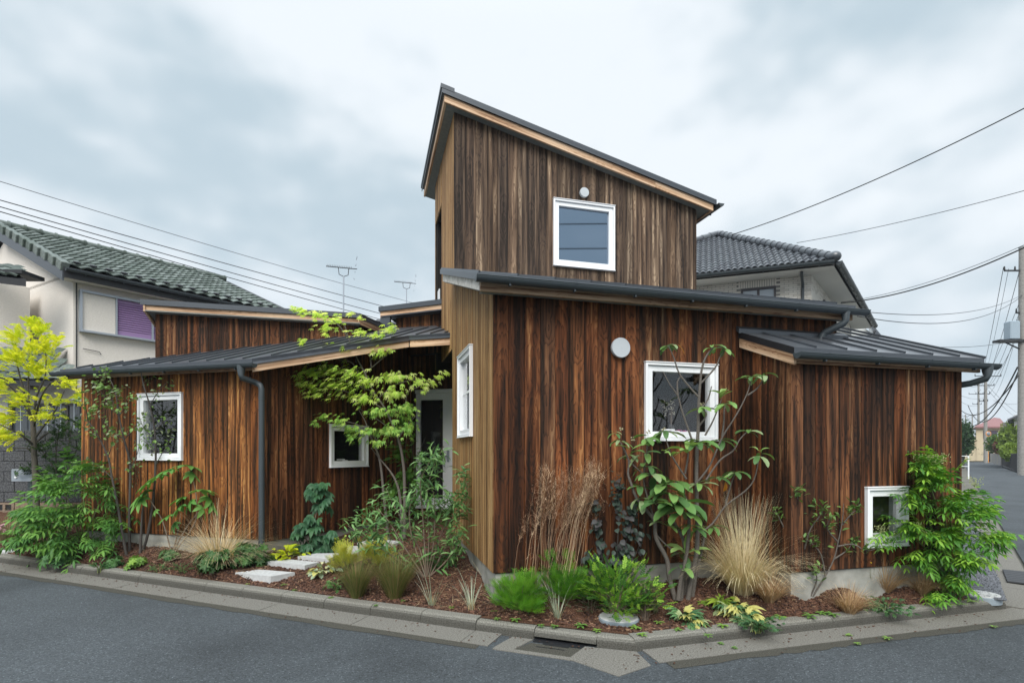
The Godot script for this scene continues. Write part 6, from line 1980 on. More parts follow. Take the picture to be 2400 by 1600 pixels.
	for q in [[[932, 1018], [886, 984], [845, 959], [817, 923], [799, 915]], [[855, 915], [827, 852], [796, 844], [776, 818], [748, 793]], [[950, 959], [955, 920], [978, 908], [1034, 880]], [[870, 860], [868, 830], [872, 800]], [[875, 918], [800, 890], [720, 880], [660, 878]], [[906, 964], [850, 930], [760, 905], [690, 900]], [[890, 930], [930, 900], [990, 885]], [[817, 793], [780, 750], [720, 730], [694, 724]], [[812, 775], [870, 785], [930, 775]], [[891, 1040], [850, 1000], [800, 985]], [[933, 1028], [960, 990], [985, 965]], [[855, 875], [890, 845], [920, 822]]]:
		b = M.new()
		var qq := []
		var d := rr(-0.12, 0.12)
		for k in q.size(): qq.append([q[k][0], q[k][1], d * k])
		stem(b, base, qq, z, 0.011, 0.003, 5)
		obj("branch", b, mat.bark, o)
	xs = []
	var low := []
	for q in [[660, 862, 26, 10, 34], [690, 878, 40, 12, 60], [652, 900, 20, 9, 28], [720, 902, 50, 12, 60], [735, 875, 40, 12, 50], [712, 727, 18, 10, 33], [745, 737, 22, 12, 43], [785, 748, 24, 13, 43], [690, 722, 9, 7, 12], [770, 767, 26, 9, 29], [840, 778, 26, 12, 33], [880, 785, 26, 10, 29], [912, 772, 18, 12, 29], [920, 765, 10, 9, 12], [822, 735, 8, 9, 9], [845, 742, 8, 7, 6], [713, 798, 10, 7, 16], [768, 784, 8, 7, 6], [776, 812, 10, 9, 16], [800, 818, 14, 12, 29], [845, 812, 12, 7, 12], [892, 823, 28, 10, 37], [880, 834, 14, 9, 12], [722, 868, 50, 16, 86], [665, 858, 18, 10, 29], [780, 866, 55, 20, 129], [830, 872, 40, 17, 72], [700, 896, 48, 19, 90], [655, 903, 18, 12, 24], [780, 900, 70, 22, 143], [858, 892, 42, 19, 86], [925, 882, 40, 15, 72], [980, 888, 28, 12, 33], [1010, 893, 18, 9, 16], [1028, 880, 12, 9, 16], [1043, 872, 7, 6, 6], [742, 922, 44, 15, 64], [850, 930, 55, 17, 98], [925, 920, 40, 17, 64], [995, 908, 14, 9, 16]]:
		layer(xs, base, q, z - 0.05, 0.32, 0.08, Vector3(0, 2.2, 0.2), 0.45, 0.5, 0.7)
	for q in [[760, 975, 26, 12, 29], [740, 990, 12, 7, 9], [800, 985, 30, 15, 45], [880, 962, 45, 17, 68], [945, 955, 32, 17, 45], [860, 1010, 44, 15, 64], [820, 1002, 30, 12, 29], [920, 1005, 36, 20, 60], [958, 1000, 22, 23, 43], [880, 1035, 30, 12, 29], [825, 1022, 20, 12, 21], [960, 960, 24, 15, 29]]:
		layer(low, base, q, z - 0.05, 0.32, 0.078, Vector3(0, 1.6, 0.2), 0.45, 0.5, 0.7)
	emit(o, maple, [leafy(0.46, 0.58, 0.12, 0.5, 1.4), leafy(0.35, 0.5, 0.1, 0.5, 1.4), leafy(0.64, 0.7, 0.3, 0.5, 1.4)], xs, 220)
	emit(o, maple, [leafy(0.22, 0.38, 0.07, 0.5, 0.9), leafy(0.15, 0.3, 0.055, 0.5, 0.9), leafy(0.32, 0.46, 0.1, 0.5, 0.9)], low, 80)
	# ---- fresh green small leaved shrub behind the maple, beside the door
	base = at(955, 1215, 9.2)
	o = thing("doorside_shrub", "fine leaved bright green shrub between the maple and the door", "shrub", base)
	b = M.new()
	for k in 6: b.tube([Vector3(rr(-0.05, 0.05), -0.3, 0), Vector3(rr(-0.15, 0.15), 0.8, rr(-0.1, 0.1)), Vector3(rr(-0.3, 0.3), rr(1.3, 2.0), rr(-0.2, 0.2))], [0.012, 0.008, 0.003], 5)
	obj("stem", b, mat.bark2, o)
	xs = []
	for q in [[950, 1000, 24, 24, 50], [945, 1060, 30, 40, 90], [960, 1110, 34, 40, 90], [930, 1140, 24, 30, 50]]: layer(xs, base, q, 9.2, 0.25, 0.11, Vector3(0, 1.0, 0), 0.1, 0.9)
	emit(o, sprig, tones(0.075, 0.18, 0.03, 0.5), xs, 300, "sprig")
	# ---- willow leaved bush hiding the foot of the door
	base = hit(1000, 1352)
	z = -base.z
	o = thing("willow_leaf_bush", "loose bush of narrow grey green leaves in front of the door", "shrub", base)
	b = M.new()
	tips = []
	for q in [[[1000, 1355], [985, 1290], [950, 1230], [920, 1180], [905, 1145]], [[1000, 1355], [1005, 1260], [1000, 1180], [1010, 1110], [1040, 1045]], [[1005, 1355], [1040, 1290], [1075, 1220], [1095, 1150], [1085, 1105]], [[995, 1355], [940, 1300], [885, 1250], [840, 1205]], [[995, 1355], [930, 1310], [870, 1270], [815, 1232]], [[1000, 1355], [1010, 1250], [1045, 1180], [1070, 1160]], [[1000, 1355], [965, 1260], [960, 1190], [975, 1150]], [[1004, 1355], [1030, 1260], [1060, 1210], [1080, 1190]], [[1000, 1355], [1015, 1280], [1020, 1200], [1015, 1150]], [[996, 1355], [940, 1270], [910, 1220], [880, 1190]], [[1000, 1355], [990, 1200], [985, 1130], [1005, 1085], [1020, 1070]], [[1002, 1355], [1050, 1310], [1070, 1270], [1075, 1245]]]:
		var qq := []
		var d := rr(-0.1, 0.1)
		for k in q.size(): qq.append([q[k][0], q[k][1], d * k])
		tips.append(stem(b, base, qq, z, 0.01, 0.003, 6))
	obj("stem", b, mat.twig, o)
	xs = []
	for t in tips:
		for k in 105:
			var f := 0.18 + 0.82 * pow(rng.randf(), 0.6)
			var c: Vector3 = t[clampi(int(f * (t.size() - 1) + 0.5), 0, t.size() - 1)]
			xs.append(leaf_at(c + Vector3(rr(-0.1, 0.1), rr(-0.1, 0.1), rr(-0.12, 0.12)), Vector3(rr(-1, 1), rr(-0.4, 0.9), rr(-0.6, 1)), rr(0.09, 0.16), 0.7))
	emit(o, lance, [leafy(0.1, 0.21, 0.06, 0.5, 0.5), leafy(0.06, 0.14, 0.045, 0.5, 0.5), leafy(0.17, 0.3, 0.11, 0.5, 0.5)], xs)
	# bare forked twigs leaning to the corner
	b = M.new()
	for q in [[[1068, 1282], [1090, 1262], [1105, 1222], [1128, 1190], [1134, 1182]], [[1080, 1268], [1110, 1256], [1124, 1240], [1142, 1234]], [[1125, 1210], [1135, 1196], [1133, 1182]]]: stem(b, hit(1062, 1290), q, -hit(1062, 1290).z, 0.005, 0.003, 5)
	tag(obj("dry_twig", b, plain(0.4, 0.32, 0.24, 0.8), null, Transform3D(Basis(), hit(1062, 1290))), "bare pale forked twig against the honey coloured side wall", "twig")
	# ---- yellow green clumps and sedges by the path
	bush("golden_clump", "fine yellow green clump between stepping stones and left sedge", hit(808, 1335), 0.26, 0.2, fern, tones(0.36, 0.38, 0.06, 0.6), 150, 0.11, "yellow green clumps by the path", {"cat": "plant", "bark": mat.greenstem, "up": 0.6, "part": "frond"})
	bush("golden_clump", "fine yellow green clump behind the two sedges", hit(880, 1322), 0.3, 0.24, fern, tones(0.38, 0.4, 0.06, 0.6), 180, 0.11, "yellow green clumps by the path", {"cat": "plant", "bark": mat.greenstem, "up": 0.6, "part": "frond"})
	bush("golden_clump", "small yellow green clump by the oak leaved shrub", hit(795, 1292), 0.26, 0.16, ovate, tones(0.24, 0.32, 0.05, 0.6), 70, 0.06, "yellow green clumps by the path", {"cat": "plant", "bark": mat.greenstem, "up": 0.4})
	bush("silver_rosette", "pale variegated rosette beside the second stepping stone", hit(755, 1345), 0.09, 0.16, ovate, [leafy(0.5, 0.48, 0.16), leafy(0.3, 0.38, 0.26), leafy(0.55, 0.55, 0.3)], 40, 0.09, "", {"cat": "plant", "bark": mat.greenstem})
	bush("low_herb", "small dark leafy herb at the foot of the left sedge", hit(788, 1382), 0.14, 0.14, ovate, tones(0.05, 0.11, 0.03), 60, 0.055, "", {"cat": "plant", "bark": mat.greenstem})
	bush("dark_groundcover", "dim green ground cover at the foot of the honey coloured wall", hit(1030, 1325), 0.22, 0.3, ovate, tones(0.05, 0.12, 0.035), 150, 0.07, "", {"cat": "plant", "bark": mat.greenstem})
	var sedge := [leafy(0.065, 0.095, 0.02), leafy(0.12, 0.135, 0.035), leafy(0.22, 0.165, 0.07, 0.8, 0.3)]
	tuft("sedge_tuft", "left of two bronze green sedge tufts by the path", hit(835, 1400), 800, 0.5, 0.005, 0.6, 0.8, sedge, "bronze green sedges by the path", Vector3.ZERO, 0.06)
	tuft("sedge_tuft", "right, larger of two bronze green sedge tufts by the path", hit(925, 1402), 950, 0.58, 0.005, 0.62, 0.8, sedge, "bronze green sedges by the path", Vector3.ZERO, 0.07)
	var vari := [leafy(0.3, 0.36, 0.26, 0.5, 0.3), leafy(0.42, 0.44, 0.34, 0.5, 0.3)]
	for q in [[1012, 1420, 16, 0.44, "thin variegated grass tuft below the narrow leaved bush"], [1105, 1428, 22, 0.42, "variegated grass tuft nearest the honey coloured wall"], [1308, 1448, 22, 0.42, "variegated grass tuft between the feathery shrub and the small leaved shrub"]]:
		var t := tuft("variegated_grass", q[4], hit(q[0], q[1]), q[2], q[3], 0.012, 0.6, 0.9, vari, "variegated grass tufts", Vector3.ZERO, 0.03)
		b = M.new()
		for k in 30: b.straw(Vector3(rr(-0.03, 0.03), 0, rr(-0.03, 0.03)), Vector3(rr(-0.3, 0.3), 1, rr(-0.3, 0.3)), rr(0.06, 0.13), 0.006, 0.3, 3)
		tag(obj("dry_base", b, straw[2], t), "", "", "", "stuff")
	# ---- feathery bright green shrubs and last year's dry stalks
	var feather := [leafy(0.12, 0.3, 0.025, 0.6, 0.6), leafy(0.075, 0.21, 0.02, 0.6, 0.6), leafy(0.17, 0.36, 0.035, 0.6, 0.6)]
	bush("feathery_shrub", "vivid green feathery mound at the corner of the house", hit(1222, 1430), 0.40, 0.29, fern, feather, 640, 0.1, "feathery green mounds", {"bark": mat.greenstem, "up": 0.5, "from": 0.2, "stems": 26, "part": "frond", "spread": 0.22})
	bush("feathery_shrub", "second feathery green mound, behind the variegated grass", hit(1325, 1408), 0.46, 0.27, fern, [feather[1], feather[0], leafy(0.05, 0.15, 0.018, 0.6, 0.6)], 420, 0.1, "feathery green mounds", {"bark": mat.greenstem, "up": 0.5, "from": 0.2, "stems": 24, "part": "frond", "spread": 0.22})
	base = hit(1290, 1402)
	z = -base.z
	o = thing("dry_stalks", "tall dry brown seed stalks leaning against the dark front wall", "dead plant", base)
	var dry := [leafy(0.36, 0.23, 0.145, 0.9, 0.3), leafy(0.66, 0.49, 0.33, 0.9, 0.3), leafy(0.28, 0.17, 0.11, 0.9, 0.3)]
	for m in 3:
		b = M.new()
		for k in 24:
			var fx := rr(1215, 1350); var f := rng.randf()
			var tx := rr(1262, 1420); var ty := lerpf(1090, 1200, pow(rng.randf(), 1.6))
			if rng.randf() < 0.3: tx = rr(1370, 1405); ty = rr(1065, 1120)
			if rng.randf() < 0.06: fx = 1215; tx = rr(1228, 1250); ty = rr(1160, 1210)
			var zz := rr(-0.12, 0.2)
			var p0 := at(lerpf(fx, tx - 50, 0.6), 1378, z + zz) - base
			var p1 := at(tx, ty, z + zz + 0.05) - base
			var pm := p0.lerp(p1, 0.55) + Vector3(-0.04, 0.03, 0)
			b.tube([p0, pm, p1], [0.0018, 0.0014, 0.0006], 4, false)
			for s in 120:
				var e := pow(rng.randf(), 0.7)
				var c := pm.lerp(p1, e) if e > 0.1 else p0.lerp(pm, rng.randf())
				c += Vector3(rr(-0.06, 0.06), rr(-0.04, 0.04), rr(-0.06, 0.06)) * e
				b.straw(c, Vector3(rr(-0.8, 1), rr(-0.2, 1), rr(-0.8, 0.8)), rr(0.02, 0.1), rr(0.0015, 0.0045), rr(0.3, 1.4), 2)
		tag(obj("stalks", b, dry[m], o), "", "", "", "stuff")
	# ---- dark purple leaved climber-like shrub
	base = hit(1450, 1386)
	z = -base.z
	o = thing("purple_shrub", "upright shrub with small dark purple leaves left of the big leaved tree", "shrub", base)
	b = M.new()
	for q in [[[1445, 1388], [1448, 1280], [1450, 1200], [1450, 1115]], [[1455, 1365], [1470, 1260], [1480, 1170]], [[1440, 1365], [1405, 1290], [1398, 1180]], [[1440, 1365], [1390, 1320], [1378, 1290]], [[1460, 1365], [1490, 1300], [1505, 1260]]]: stem(b, base, q, z, 0.008, 0.002, 5)
	obj("stem", b, mat.bark2, o)
	xs = []
	for q in [[1450, 1140, 12, 30, 60], [1448, 1185, 10, 26, 26], [1478, 1195, 16, 28, 60], [1470, 1240, 20, 24, 56], [1400, 1190, 14, 22, 24], [1402, 1235, 13, 22, 34], [1412, 1275, 18, 18, 34], [1382, 1305, 20, 12, 34], [1465, 1285, 34, 26, 96], [1440, 1315, 50, 16, 70], [1495, 1255, 16, 20, 28]]: layer(xs, base, q, z, 0.12, 0.062, Vector3(0, 0.4, -0.2), 0.3, 0.8)
	emit(o, rnd, [leafy(0.035, 0.055, 0.043, 0.45, 0.2), leafy(0.05, 0.072, 0.058, 0.45, 0.2), leafy(0.055, 0.055, 0.055, 0.45, 0.2)], xs)
	# ---- lime tipped small leaved shrub and its half bare dark neighbour
	base = hit(1440, 1430)
	bush("lime_shrub", "rounded shrub with tiny lime green leaves beside the pale cover", base, 0.46, 0.46, sprig, [leafy(0.1, 0.24, 0.03, 0.5, 0.6), leafy(0.04, 0.11, 0.022, 0.5, 0.6), leafy(0.23, 0.4, 0.045, 0.5, 0.6)], 900, 0.075, "", {"up": 0.25, "stems": 30, "from": 0.2, "spread": 0.22, "part": "sprig", "lean": Vector3(0.06, 0.05, 0)})
	bush("twiggy_shrub", "dark half bare twiggy shrub in front of the big leaved tree", hit(1512, 1452), 0.36, 0.17, sprig, [leafy(0.05, 0.075, 0.03), leafy(0.085, 0.09, 0.045), leafy(0.04, 0.06, 0.025)], 120, 0.055, "", {"stems": 20, "r": 0.004, "part": "sprig", "spread": 0.3})
	bush("twiggy_shrub", "dark low twigs under the left side of the lime green shrub", hit(1385, 1432), 0.22, 0.16, sprig, [leafy(0.05, 0.075, 0.03), leafy(0.085, 0.09, 0.045)], 90, 0.05, "", {"stems": 18, "r": 0.004, "part": "sprig", "spread": 0.3})
	# ---- big leaved evergreen tree before the main window
	base = hit(1605, 1405)
	z = -base.z
	o = thing("loquat_tree", "evergreen tree with big ribbed leaves in whorls before the main window", "tree", base)
	for q in [[[1583, 1405], [1569, 1351], [1563, 1309], [1538, 1261], [1535, 1222], [1521, 1202], [1493, 1168], [1479, 1132], [1472, 1109], [1474, 1079], [1454, 1036]], [[1596, 1408], [1600, 1351], [1612, 1280], [1615, 1200], [1600, 1150], [1583, 1130]], [[1612, 1408], [1622, 1351], [1633, 1295], [1635, 1247], [1633, 1149], [1633, 1084], [1637, 1000], [1637, 964], [1641, 903], [1645, 867], [1655, 836], [1673, 813]], [[1604, 1406, 0.08], [1610, 1330, 0.08], [1600, 1260, 0.1], [1575, 1215, 0.1], [1560, 1180, 0.1]], [[1590, 1406, -0.05], [1596, 1360, -0.05], [1608, 1310, -0.06], [1612, 1295, -0.06]], [[1621, 1406, 0.05], [1632, 1340, 0.05], [1645, 1290, 0.05], [1655, 1240, 0.05]]]:
		b = M.new()
		stem(b, base, q, z, 0.027, 0.008, 9)
		obj("trunk", b, mat.bark, o)
	for q in [[[1535, 1222], [1524, 1185], [1511, 1140], [1509, 1112], [1516, 1056], [1517, 1025]], [[1474, 1079], [1490, 1095], [1510, 1112]], [[1637, 930], [1595, 880], [1579, 836], [1567, 811]], [[1642, 899], [1668, 872], [1681, 854], [1688, 836], [1700, 821]], [[1622, 1030], [1599, 964], [1589, 928], [1570, 900], [1554, 870]], [[1589, 928], [1588, 895], [1596, 882]], [[1637, 1127], [1665, 1089], [1693, 1025], [1719, 984], [1739, 949], [1755, 913], [1761, 885]], [[1753, 926], [1777, 908], [1793, 880]], [[1655, 1125], [1687, 1079], [1719, 1056], [1734, 1030], [1753, 1010]], [[1693, 1023], [1697, 989], [1698, 959], [1703, 946]], [[1635, 1252], [1670, 1227], [1701, 1185], [1746, 1151], [1768, 1123], [1778, 1081], [1780, 1066]], [[1701, 1182], [1712, 1140], [1723, 1109]], [[1609, 1122], [1572, 1062], [1558, 1013]], [[1606, 1110], [1613, 1070], [1613, 1060]], [[1641, 960], [1660, 935], [1668, 905]], [[1637, 1000], [1655, 975], [1648, 955]], [[1535, 1250], [1560, 1275], [1590, 1300]], [[1653, 1020], [1672, 985], [1692, 935]]]:
		b = M.new()
		stem(b, base, q, z, 0.011, 0.0045, 6)
		obj("branch", b, mat.bark, o)
	xs = []
	var young := []
	for q in [[1454, 1034, 7, 0.13, 0], [1440, 1015, 4, 0.1, 0], [1474, 1066, 5, 0.16, 0], [1480, 1052, 2, 0.17, 1], [1517, 1025, 8, 0.19, 0], [1510, 1065, 4, 0.2, 0], [1520, 1090, 6, 0.24, 0], [1558, 1012, 6, 0.22, 0], [1613, 1058, 5, 0.22, 1], [1577, 1070, 4, 0.16, 1], [1640, 1036, 7, 0.22, 0], [1690, 1030, 7, 0.2, 0], [1567, 811, 6, 0.15, 0], [1673, 812, 6, 0.17, 0], [1700, 819, 4, 0.14, 0], [1761, 884, 8, 0.15, 0], [1793, 878, 7, 0.15, 0], [1692, 930, 4, 0.18, 1], [1703, 944, 7, 0.16, 0], [1647, 956, 5, 0.19, 0], [1753, 1008, 6, 0.17, 0], [1780, 1066, 5, 0.16, 0], [1780, 1058, 3, 0.13, 1], [1722, 1108, 9, 0.16, 0], [1680, 1120, 6, 0.18, 0], [1583, 1130, 9, 0.26, 0], [1572, 1160, 9, 0.3, 0], [1590, 1180, 10, 0.34, 0], [1560, 1140, 6, 0.28, 0], [1605, 1200, 8, 0.28, 0], [1540, 1175, 5, 0.26, 0], [1530, 1115, 7, 0.22, 0], [1640, 1135, 6, 0.2, 0], [1612, 1295, 5, 0.26, 1], [1600, 1300, 4, 0.22, 0], [1668, 1235, 5, 0.17, 0], [1555, 1225, 5, 0.22, 0], [1500, 1170, 4, 0.2, 0], [1600, 1335, 4, 0.2, 0], [1625, 1235, 5, 0.2, 0], [1500, 1140, 4, 0.18, 0]]:
		var c := at(q[0], q[1], z + rr(-0.15, 0.1)) - base
		for k in q[2]:
			var a: float = TAU * k / q[2] + rr(-0.4, 0.4)
			var d := Vector3(cos(a), rr(-0.15, 0.35) if q[4] == 0 else rr(0.6, 1.4), sin(a) * 0.9 + 0.25)
			(xs if q[4] == 0 else young).append(leaf_at(c + Vector3(rr(-0.02, 0.02), rr(-0.02, 0.02), rr(-0.02, 0.02)), d, q[3] * rr(0.75, 1.15), 0.35))
	emit(o, loq, [leafy(0.1, 0.2, 0.055, 0.36, 0.4), leafy(0.065, 0.14, 0.045, 0.36, 0.4), leafy(0.15, 0.27, 0.075, 0.36, 0.4), leafy(0.2, 0.27, 0.13, 0.45, 0.4)], xs)
	emit(o, loq, [leafy(0.24, 0.37, 0.12, 0.5, 0.5), leafy(0.2, 0.33, 0.09, 0.5, 0.5)], young)
	emit(o, loq, [leafy(0.5, 0.2, 0.02, 0.5, 0.5)], [leaf_at(at(1587, 806, z) - base, Vector3(0.7, -0.6, 0.3), 0.14, 0.3), leaf_at(at(1700, 1128, z) - base, Vector3(0.1, -1, 0.3), 0.12, 0.3), leaf_at(at(1582, 1142, z - 0.1) - base, Vector3(0.5, -0.4, 0.3), 0.08, 0.3)])
	b = M.new()
	for q in [[1456, 1006], [1557, 1005], [1484, 1028], [1645, 948], [1520, 1012]]:
		for k in 9: ball(b, at(q[0] + rr(-4, 4), q[1] + rr(-4, 4), z + rr(-0.01, 0.01)) - base, rr(0.006, 0.01))
	obj("buds", b, plain(0.36, 0.33, 0.2, 0.9), o)
	# ---- big pale grass mound
	base = hit(1742, 1392)
	var pale := [leafy(0.64, 0.54, 0.34, 0.8, 0.3), leafy(0.76, 0.67, 0.46, 0.8, 0.3), leafy(0.48, 0.38, 0.22, 0.8, 0.3)]
	o = tuft("pale_grass", "tall fountain of pale straw grass between the big leaved tree and the wing", base, 900, 0.92, 0.0065, 0.95, 1.75, pale, "", Vector3(0, 0.1, 0), 0.09)
	for m in 2:
		b = M.new()
		for k in 110:
			var a := rr(0, TAU)
			b.straw(Vector3(rr(-0.06, 0.06), 0.0, rr(-0.06, 0.06)), Vector3(cos(a) * 0.3, 1, sin(a) * 0.3), rr(0.85, 1.18), 0.005, rr(0.15, 0.5), 7)
		tag(obj("blades", b, pale[m], o), "", "", "", "stuff")
	# ---- sparse evergreen shrub before the wing
	base = hit(1900, 1396)
	z = -base.z - 0.04
	o = thing("sparse_shrub", "sparse spreading shrub with forked grey stems before the wing wall", "shrub", base)
	b = M.new()
	tips = []
	for q in [[[1898, 1398], [1880, 1370], [1865, 1340], [1850, 1300], [1850, 1250], [1852, 1200], [1845, 1150]], [[1905, 1398], [1935, 1350], [1955, 1310], [1965, 1270], [1975, 1220], [1978, 1180]], [[1865, 1340], [1885, 1290], [1900, 1240], [1925, 1205], [1930, 1192]], [[1852, 1240], [1868, 1210], [1895, 1195], [1905, 1180]], [[1850, 1260], [1830, 1220], [1818, 1195]], [[1965, 1280], [2000, 1275], [2030, 1290], [2055, 1285]], [[1935, 1350], [1925, 1300], [1905, 1275], [1890, 1262]], [[1965, 1270], [1940, 1240], [1945, 1215]], [[1975, 1230], [1995, 1205], [2015, 1190]], [[1855, 1190], [1870, 1170], [1865, 1150]], [[1900, 1398], [1915, 1360], [1910, 1330]], [[1850, 1300], [1835, 1290], [1845, 1275]], [[1955, 1310], [1985, 1290], [2000, 1270]]]:
		var qq := []
		var d := rr(-0.08, 0.05)
		for k in q.size(): qq.append([q[k][0], q[k][1], d * k - 0.02])
		tips.append(stem(b, base, qq, z, 0.009, 0.003, 6))
	obj("stem", b, mat.bark, o)
	xs = []
	for t in tips:
		for k in 22:
			var f := 0.4 + 0.6 * pow(rng.randf(), 0.5)
			var c: Vector3 = t[clampi(int(f * (t.size() - 1) + 0.5), 0, t.size() - 1)]
			xs.append(leaf_at(c + Vector3(rr(-0.05, 0.05), rr(-0.04, 0.05), rr(-0.05, 0.05)), Vector3(rr(-1, 1), rr(-0.1, 1.2), rr(-0.7, 1)), rr(0.05, 0.09), 0.7))
	emit(o, simple_set(), tones(0.09, 0.17, 0.045, 0.5), xs)
	# ---- tan tussocks along the wing
	var tan := [leafy(0.46, 0.31, 0.18, 0.8, 0.3), leafy(0.6, 0.43, 0.26, 0.8, 0.3), leafy(0.3, 0.19, 0.1, 0.8, 0.3)]
	for q in [[1805, 1428, 0.30, "reddish tan tussock at the right foot of the pale grass fountain"], [1992, 1410, 0.27, "reddish tan tussock with yellow flowers beside it, left of three"], [2075, 1385, 0.36, "tallest reddish tan tussock, below the lower window"], [2160, 1390, 0.27, "reddish tan tussock beside the right hand elder"]]:
		tuft("tan_tussock", q[3], hit(q[0], q[1]), 700, q[2] * 1.3, 0.0045, 0.95, 1.3, tan, "tan tussocks along the wing", Vector3(0.05, 0, 0), 0.05)
	o = thing("yellow_flowers", "thin stems of tiny yellow flowers among the tan tussocks", "flower", hit(2040, 1400))
	b = M.new()
	var fm := M.new()
	for k in 14:
		var e := Vector3(rr(-0.1, 0.14), rr(0.25, 0.42), rr(-0.05, 0.08))
		b.tube([Vector3(rr(-0.04, 0.04), 0, 0), e * Vector3(0.6, 0.6, 0.6), e], [0.0015, 0.0012, 0.001], 4, false)
		ball(fm, e, 0.008)
	obj("stems", b, mat.greenstem, o)
	obj("blossoms", fm, plain(0.7, 0.5, 0.02, 0.7), o)
	# ---- variegated lobed plants and low geraniums by the kerb
	var varig := [leafy(0.1, 0.2, 0.08), leafy(0.3, 0.36, 0.18), leafy(0.06, 0.14, 0.06), leafy(0.5, 0.48, 0.16)]
	for q in [[1608, 1458, 0.17, 44, "cream marked lobed plant at the foot of the big leaved tree"], [1720, 1438, 0.19, 60, "cream marked lobed plant below the pale grass fountain"], [1690, 1418, 0.12, 20, "small plain green lobed plant between two cream marked ones"], [1760, 1458, 0.15, 34, "cream and yellow lobed plant nearest the right kerb"]]:
		bush("variegated_plant", q[4], hit(q[0], q[1]), 0.1, q[2], acan, varig if q[3] != 20 else tones(0.16, 0.24, 0.03), q[3], 0.13, "cream marked lobed plants", {"cat": "plant", "bark": mat.greenstem, "up": 0.1, "stems": 10})
	for q in [[1778, 1472, 0.2, "low grey green cut leaved mat overhanging the kerb below the tussock"], [2075, 1432, 0.22, "low grey green cut leaved mat below the lower window"], [1555, 1300, 0.1, "small green seedling behind the lime green shrub"]]:
		bush("cutleaf_mat", q[3], hit(q[0], q[1]), 0.13, q[2], acan, tones(0.055, 0.13, 0.05), 110, 0.055, "", {"cat": "plant", "bark": mat.greenstem, "up": 0.3, "stems": 14})
	# ---- elder at the right corner
	base = hit(2225, 1392)
	z = -base.z
	o = thing("elder_shrub", "tall lush elder shrub at the right corner of the house", "shrub", base)
	b = M.new()
	for q in [[2165, 1085], [2205, 1120], [2230, 1190], [2150, 1170], [2270, 1210], [2130, 1245], [2300, 1270], [2210, 1260], [2100, 1255], [2190, 1320]]: stem(b, base, [[2225, 1395], [lerpf(2225, q[0], 0.35), lerpf(1395, q[1], 0.55)], [q[0], q[1], rr(-0.3, 0.1)]], z - 0.05, 0.015, 0.005, 6)
	obj("stem", b, mat.greenstem, o)
	xs = []
	for q in [[2168, 1095, 22, 18, 59], [2190, 1130, 45, 24, 76], [2150, 1170, 34, 24, 60], [2225, 1190, 41, 28, 76], [2270, 1205, 32, 24, 51], [2140, 1235, 36, 26, 66], [2215, 1255, 49, 28, 91], [2300, 1260, 32, 18, 51], [2085, 1258, 27, 14, 29], [2165, 1305, 34, 22, 55], [2245, 1310, 41, 24, 71], [2225, 1352, 32, 18, 45], [2195, 1385, 24, 10, 20]]: layer(xs, base, q, z - 0.15, 0.22, 0.22, Vector3(0, 0.2, -0.15), 0.02, 0.5)
	emit(o, elder, [leafy(0.1, 0.25, 0.03, 0.45, 0.7), leafy(0.055, 0.16, 0.025, 0.45, 0.6), leafy(0.22, 0.4, 0.05, 0.45, 0.8)], xs)
	for q in [[2168, 1076], [2205, 1075], [2188, 1092], [2072, 1240], [2165, 1255], [2285, 1130], [2300, 1225], [2138, 1235]]:
		fm = M.new()
		for k in 46:
			var e := Vector3(rr(-1, 1), rr(-0.6, 0.8), rr(-1, 1)) * 0.075
			fm.straw(Vector3(0, -0.05, 0), e + Vector3(0, 0.05, 0), (e + Vector3(0, 0.05, 0)).length(), 0.002, 0.0, 1)
			ball(fm, e, 0.0065)
		obj("flower_head", fm, plain(0.34, 0.38, 0.16, 0.8), o, Transform3D(Basis(), at(q[0], q[1], z - 0.3) - base))
	# ---- grasses and a pink rose at the far left
	var wild := [leafy(0.13, 0.15, 0.06), plain(0.3, 0.23, 0.12, 0.85), plain(0.2, 0.17, 0.085, 0.85)]
	var wl := ["clump of mixed dry grass at the left edge of the photo", "dry grass clump just left of the yellow tree trunk", "green grass clump at the foot of the yellow tree trunk", "dry grass clump between yellow tree and left elder"]
	var wk := 0
	for q in [[18, 1262], [58, 1258], [92, 1262], [130, 1245]]:
		tuft("wild_grass", wl[wk], hit(q[0], q[1]), 360, 0.42, 0.005, 0.7, 0.8, wild, "wild grass clumps on the left", Vector3(0.06, 0, 0), 0.13)
		wk += 1
	o = thing("pink_rose", "pink rose blossoms on low leafy stems at the left edge", "flower", hit(8, 1282))
	b = M.new()
	for k in 6: b.tube([Vector3(0, 0, 0), Vector3(rr(-0.1, 0.1), rr(0.1, 0.3), 0.02)], [0.004, 0.002], 4)
	obj("stem", b, mat.greenstem, o)
	for q in [[0.0, 0.26], [-0.06, 0.2], [0.03, 0.17]]:
		fm = M.new()
		for k in 14: ball(fm, Vector3(q[0] + rr(-0.03, 0.03), q[1] + rr(-0.025, 0.025), rr(0, 0.04)), rr(0.012, 0.02))
		obj("blossom", fm, plain(0.6, 0.36, 0.4, 0.8), o)
	# ---- weeds and seedlings along the bed
	var herbs := [[232, 1335, 0.09, "low blue green herb right of the left elder"], [265, 1330, 0.13, "dark leafy herb at the foot of the slender tree"], [322, 1330, 0.13, "bright green leafy seedling below the slender tree"], [372, 1338, 0.11, "dark herb below the big leaved shrub"], [392, 1318, 0.16, "lighter leafy herb below the big leaved shrub"], [425, 1342, 0.11, "blue green herb left of the whorled bush"], [140, 1322, 0.2, "low leafy plant at the front edge of the left elder"], [105, 1312, 0.18, "low leafy plant at the left edge of the left elder"]]
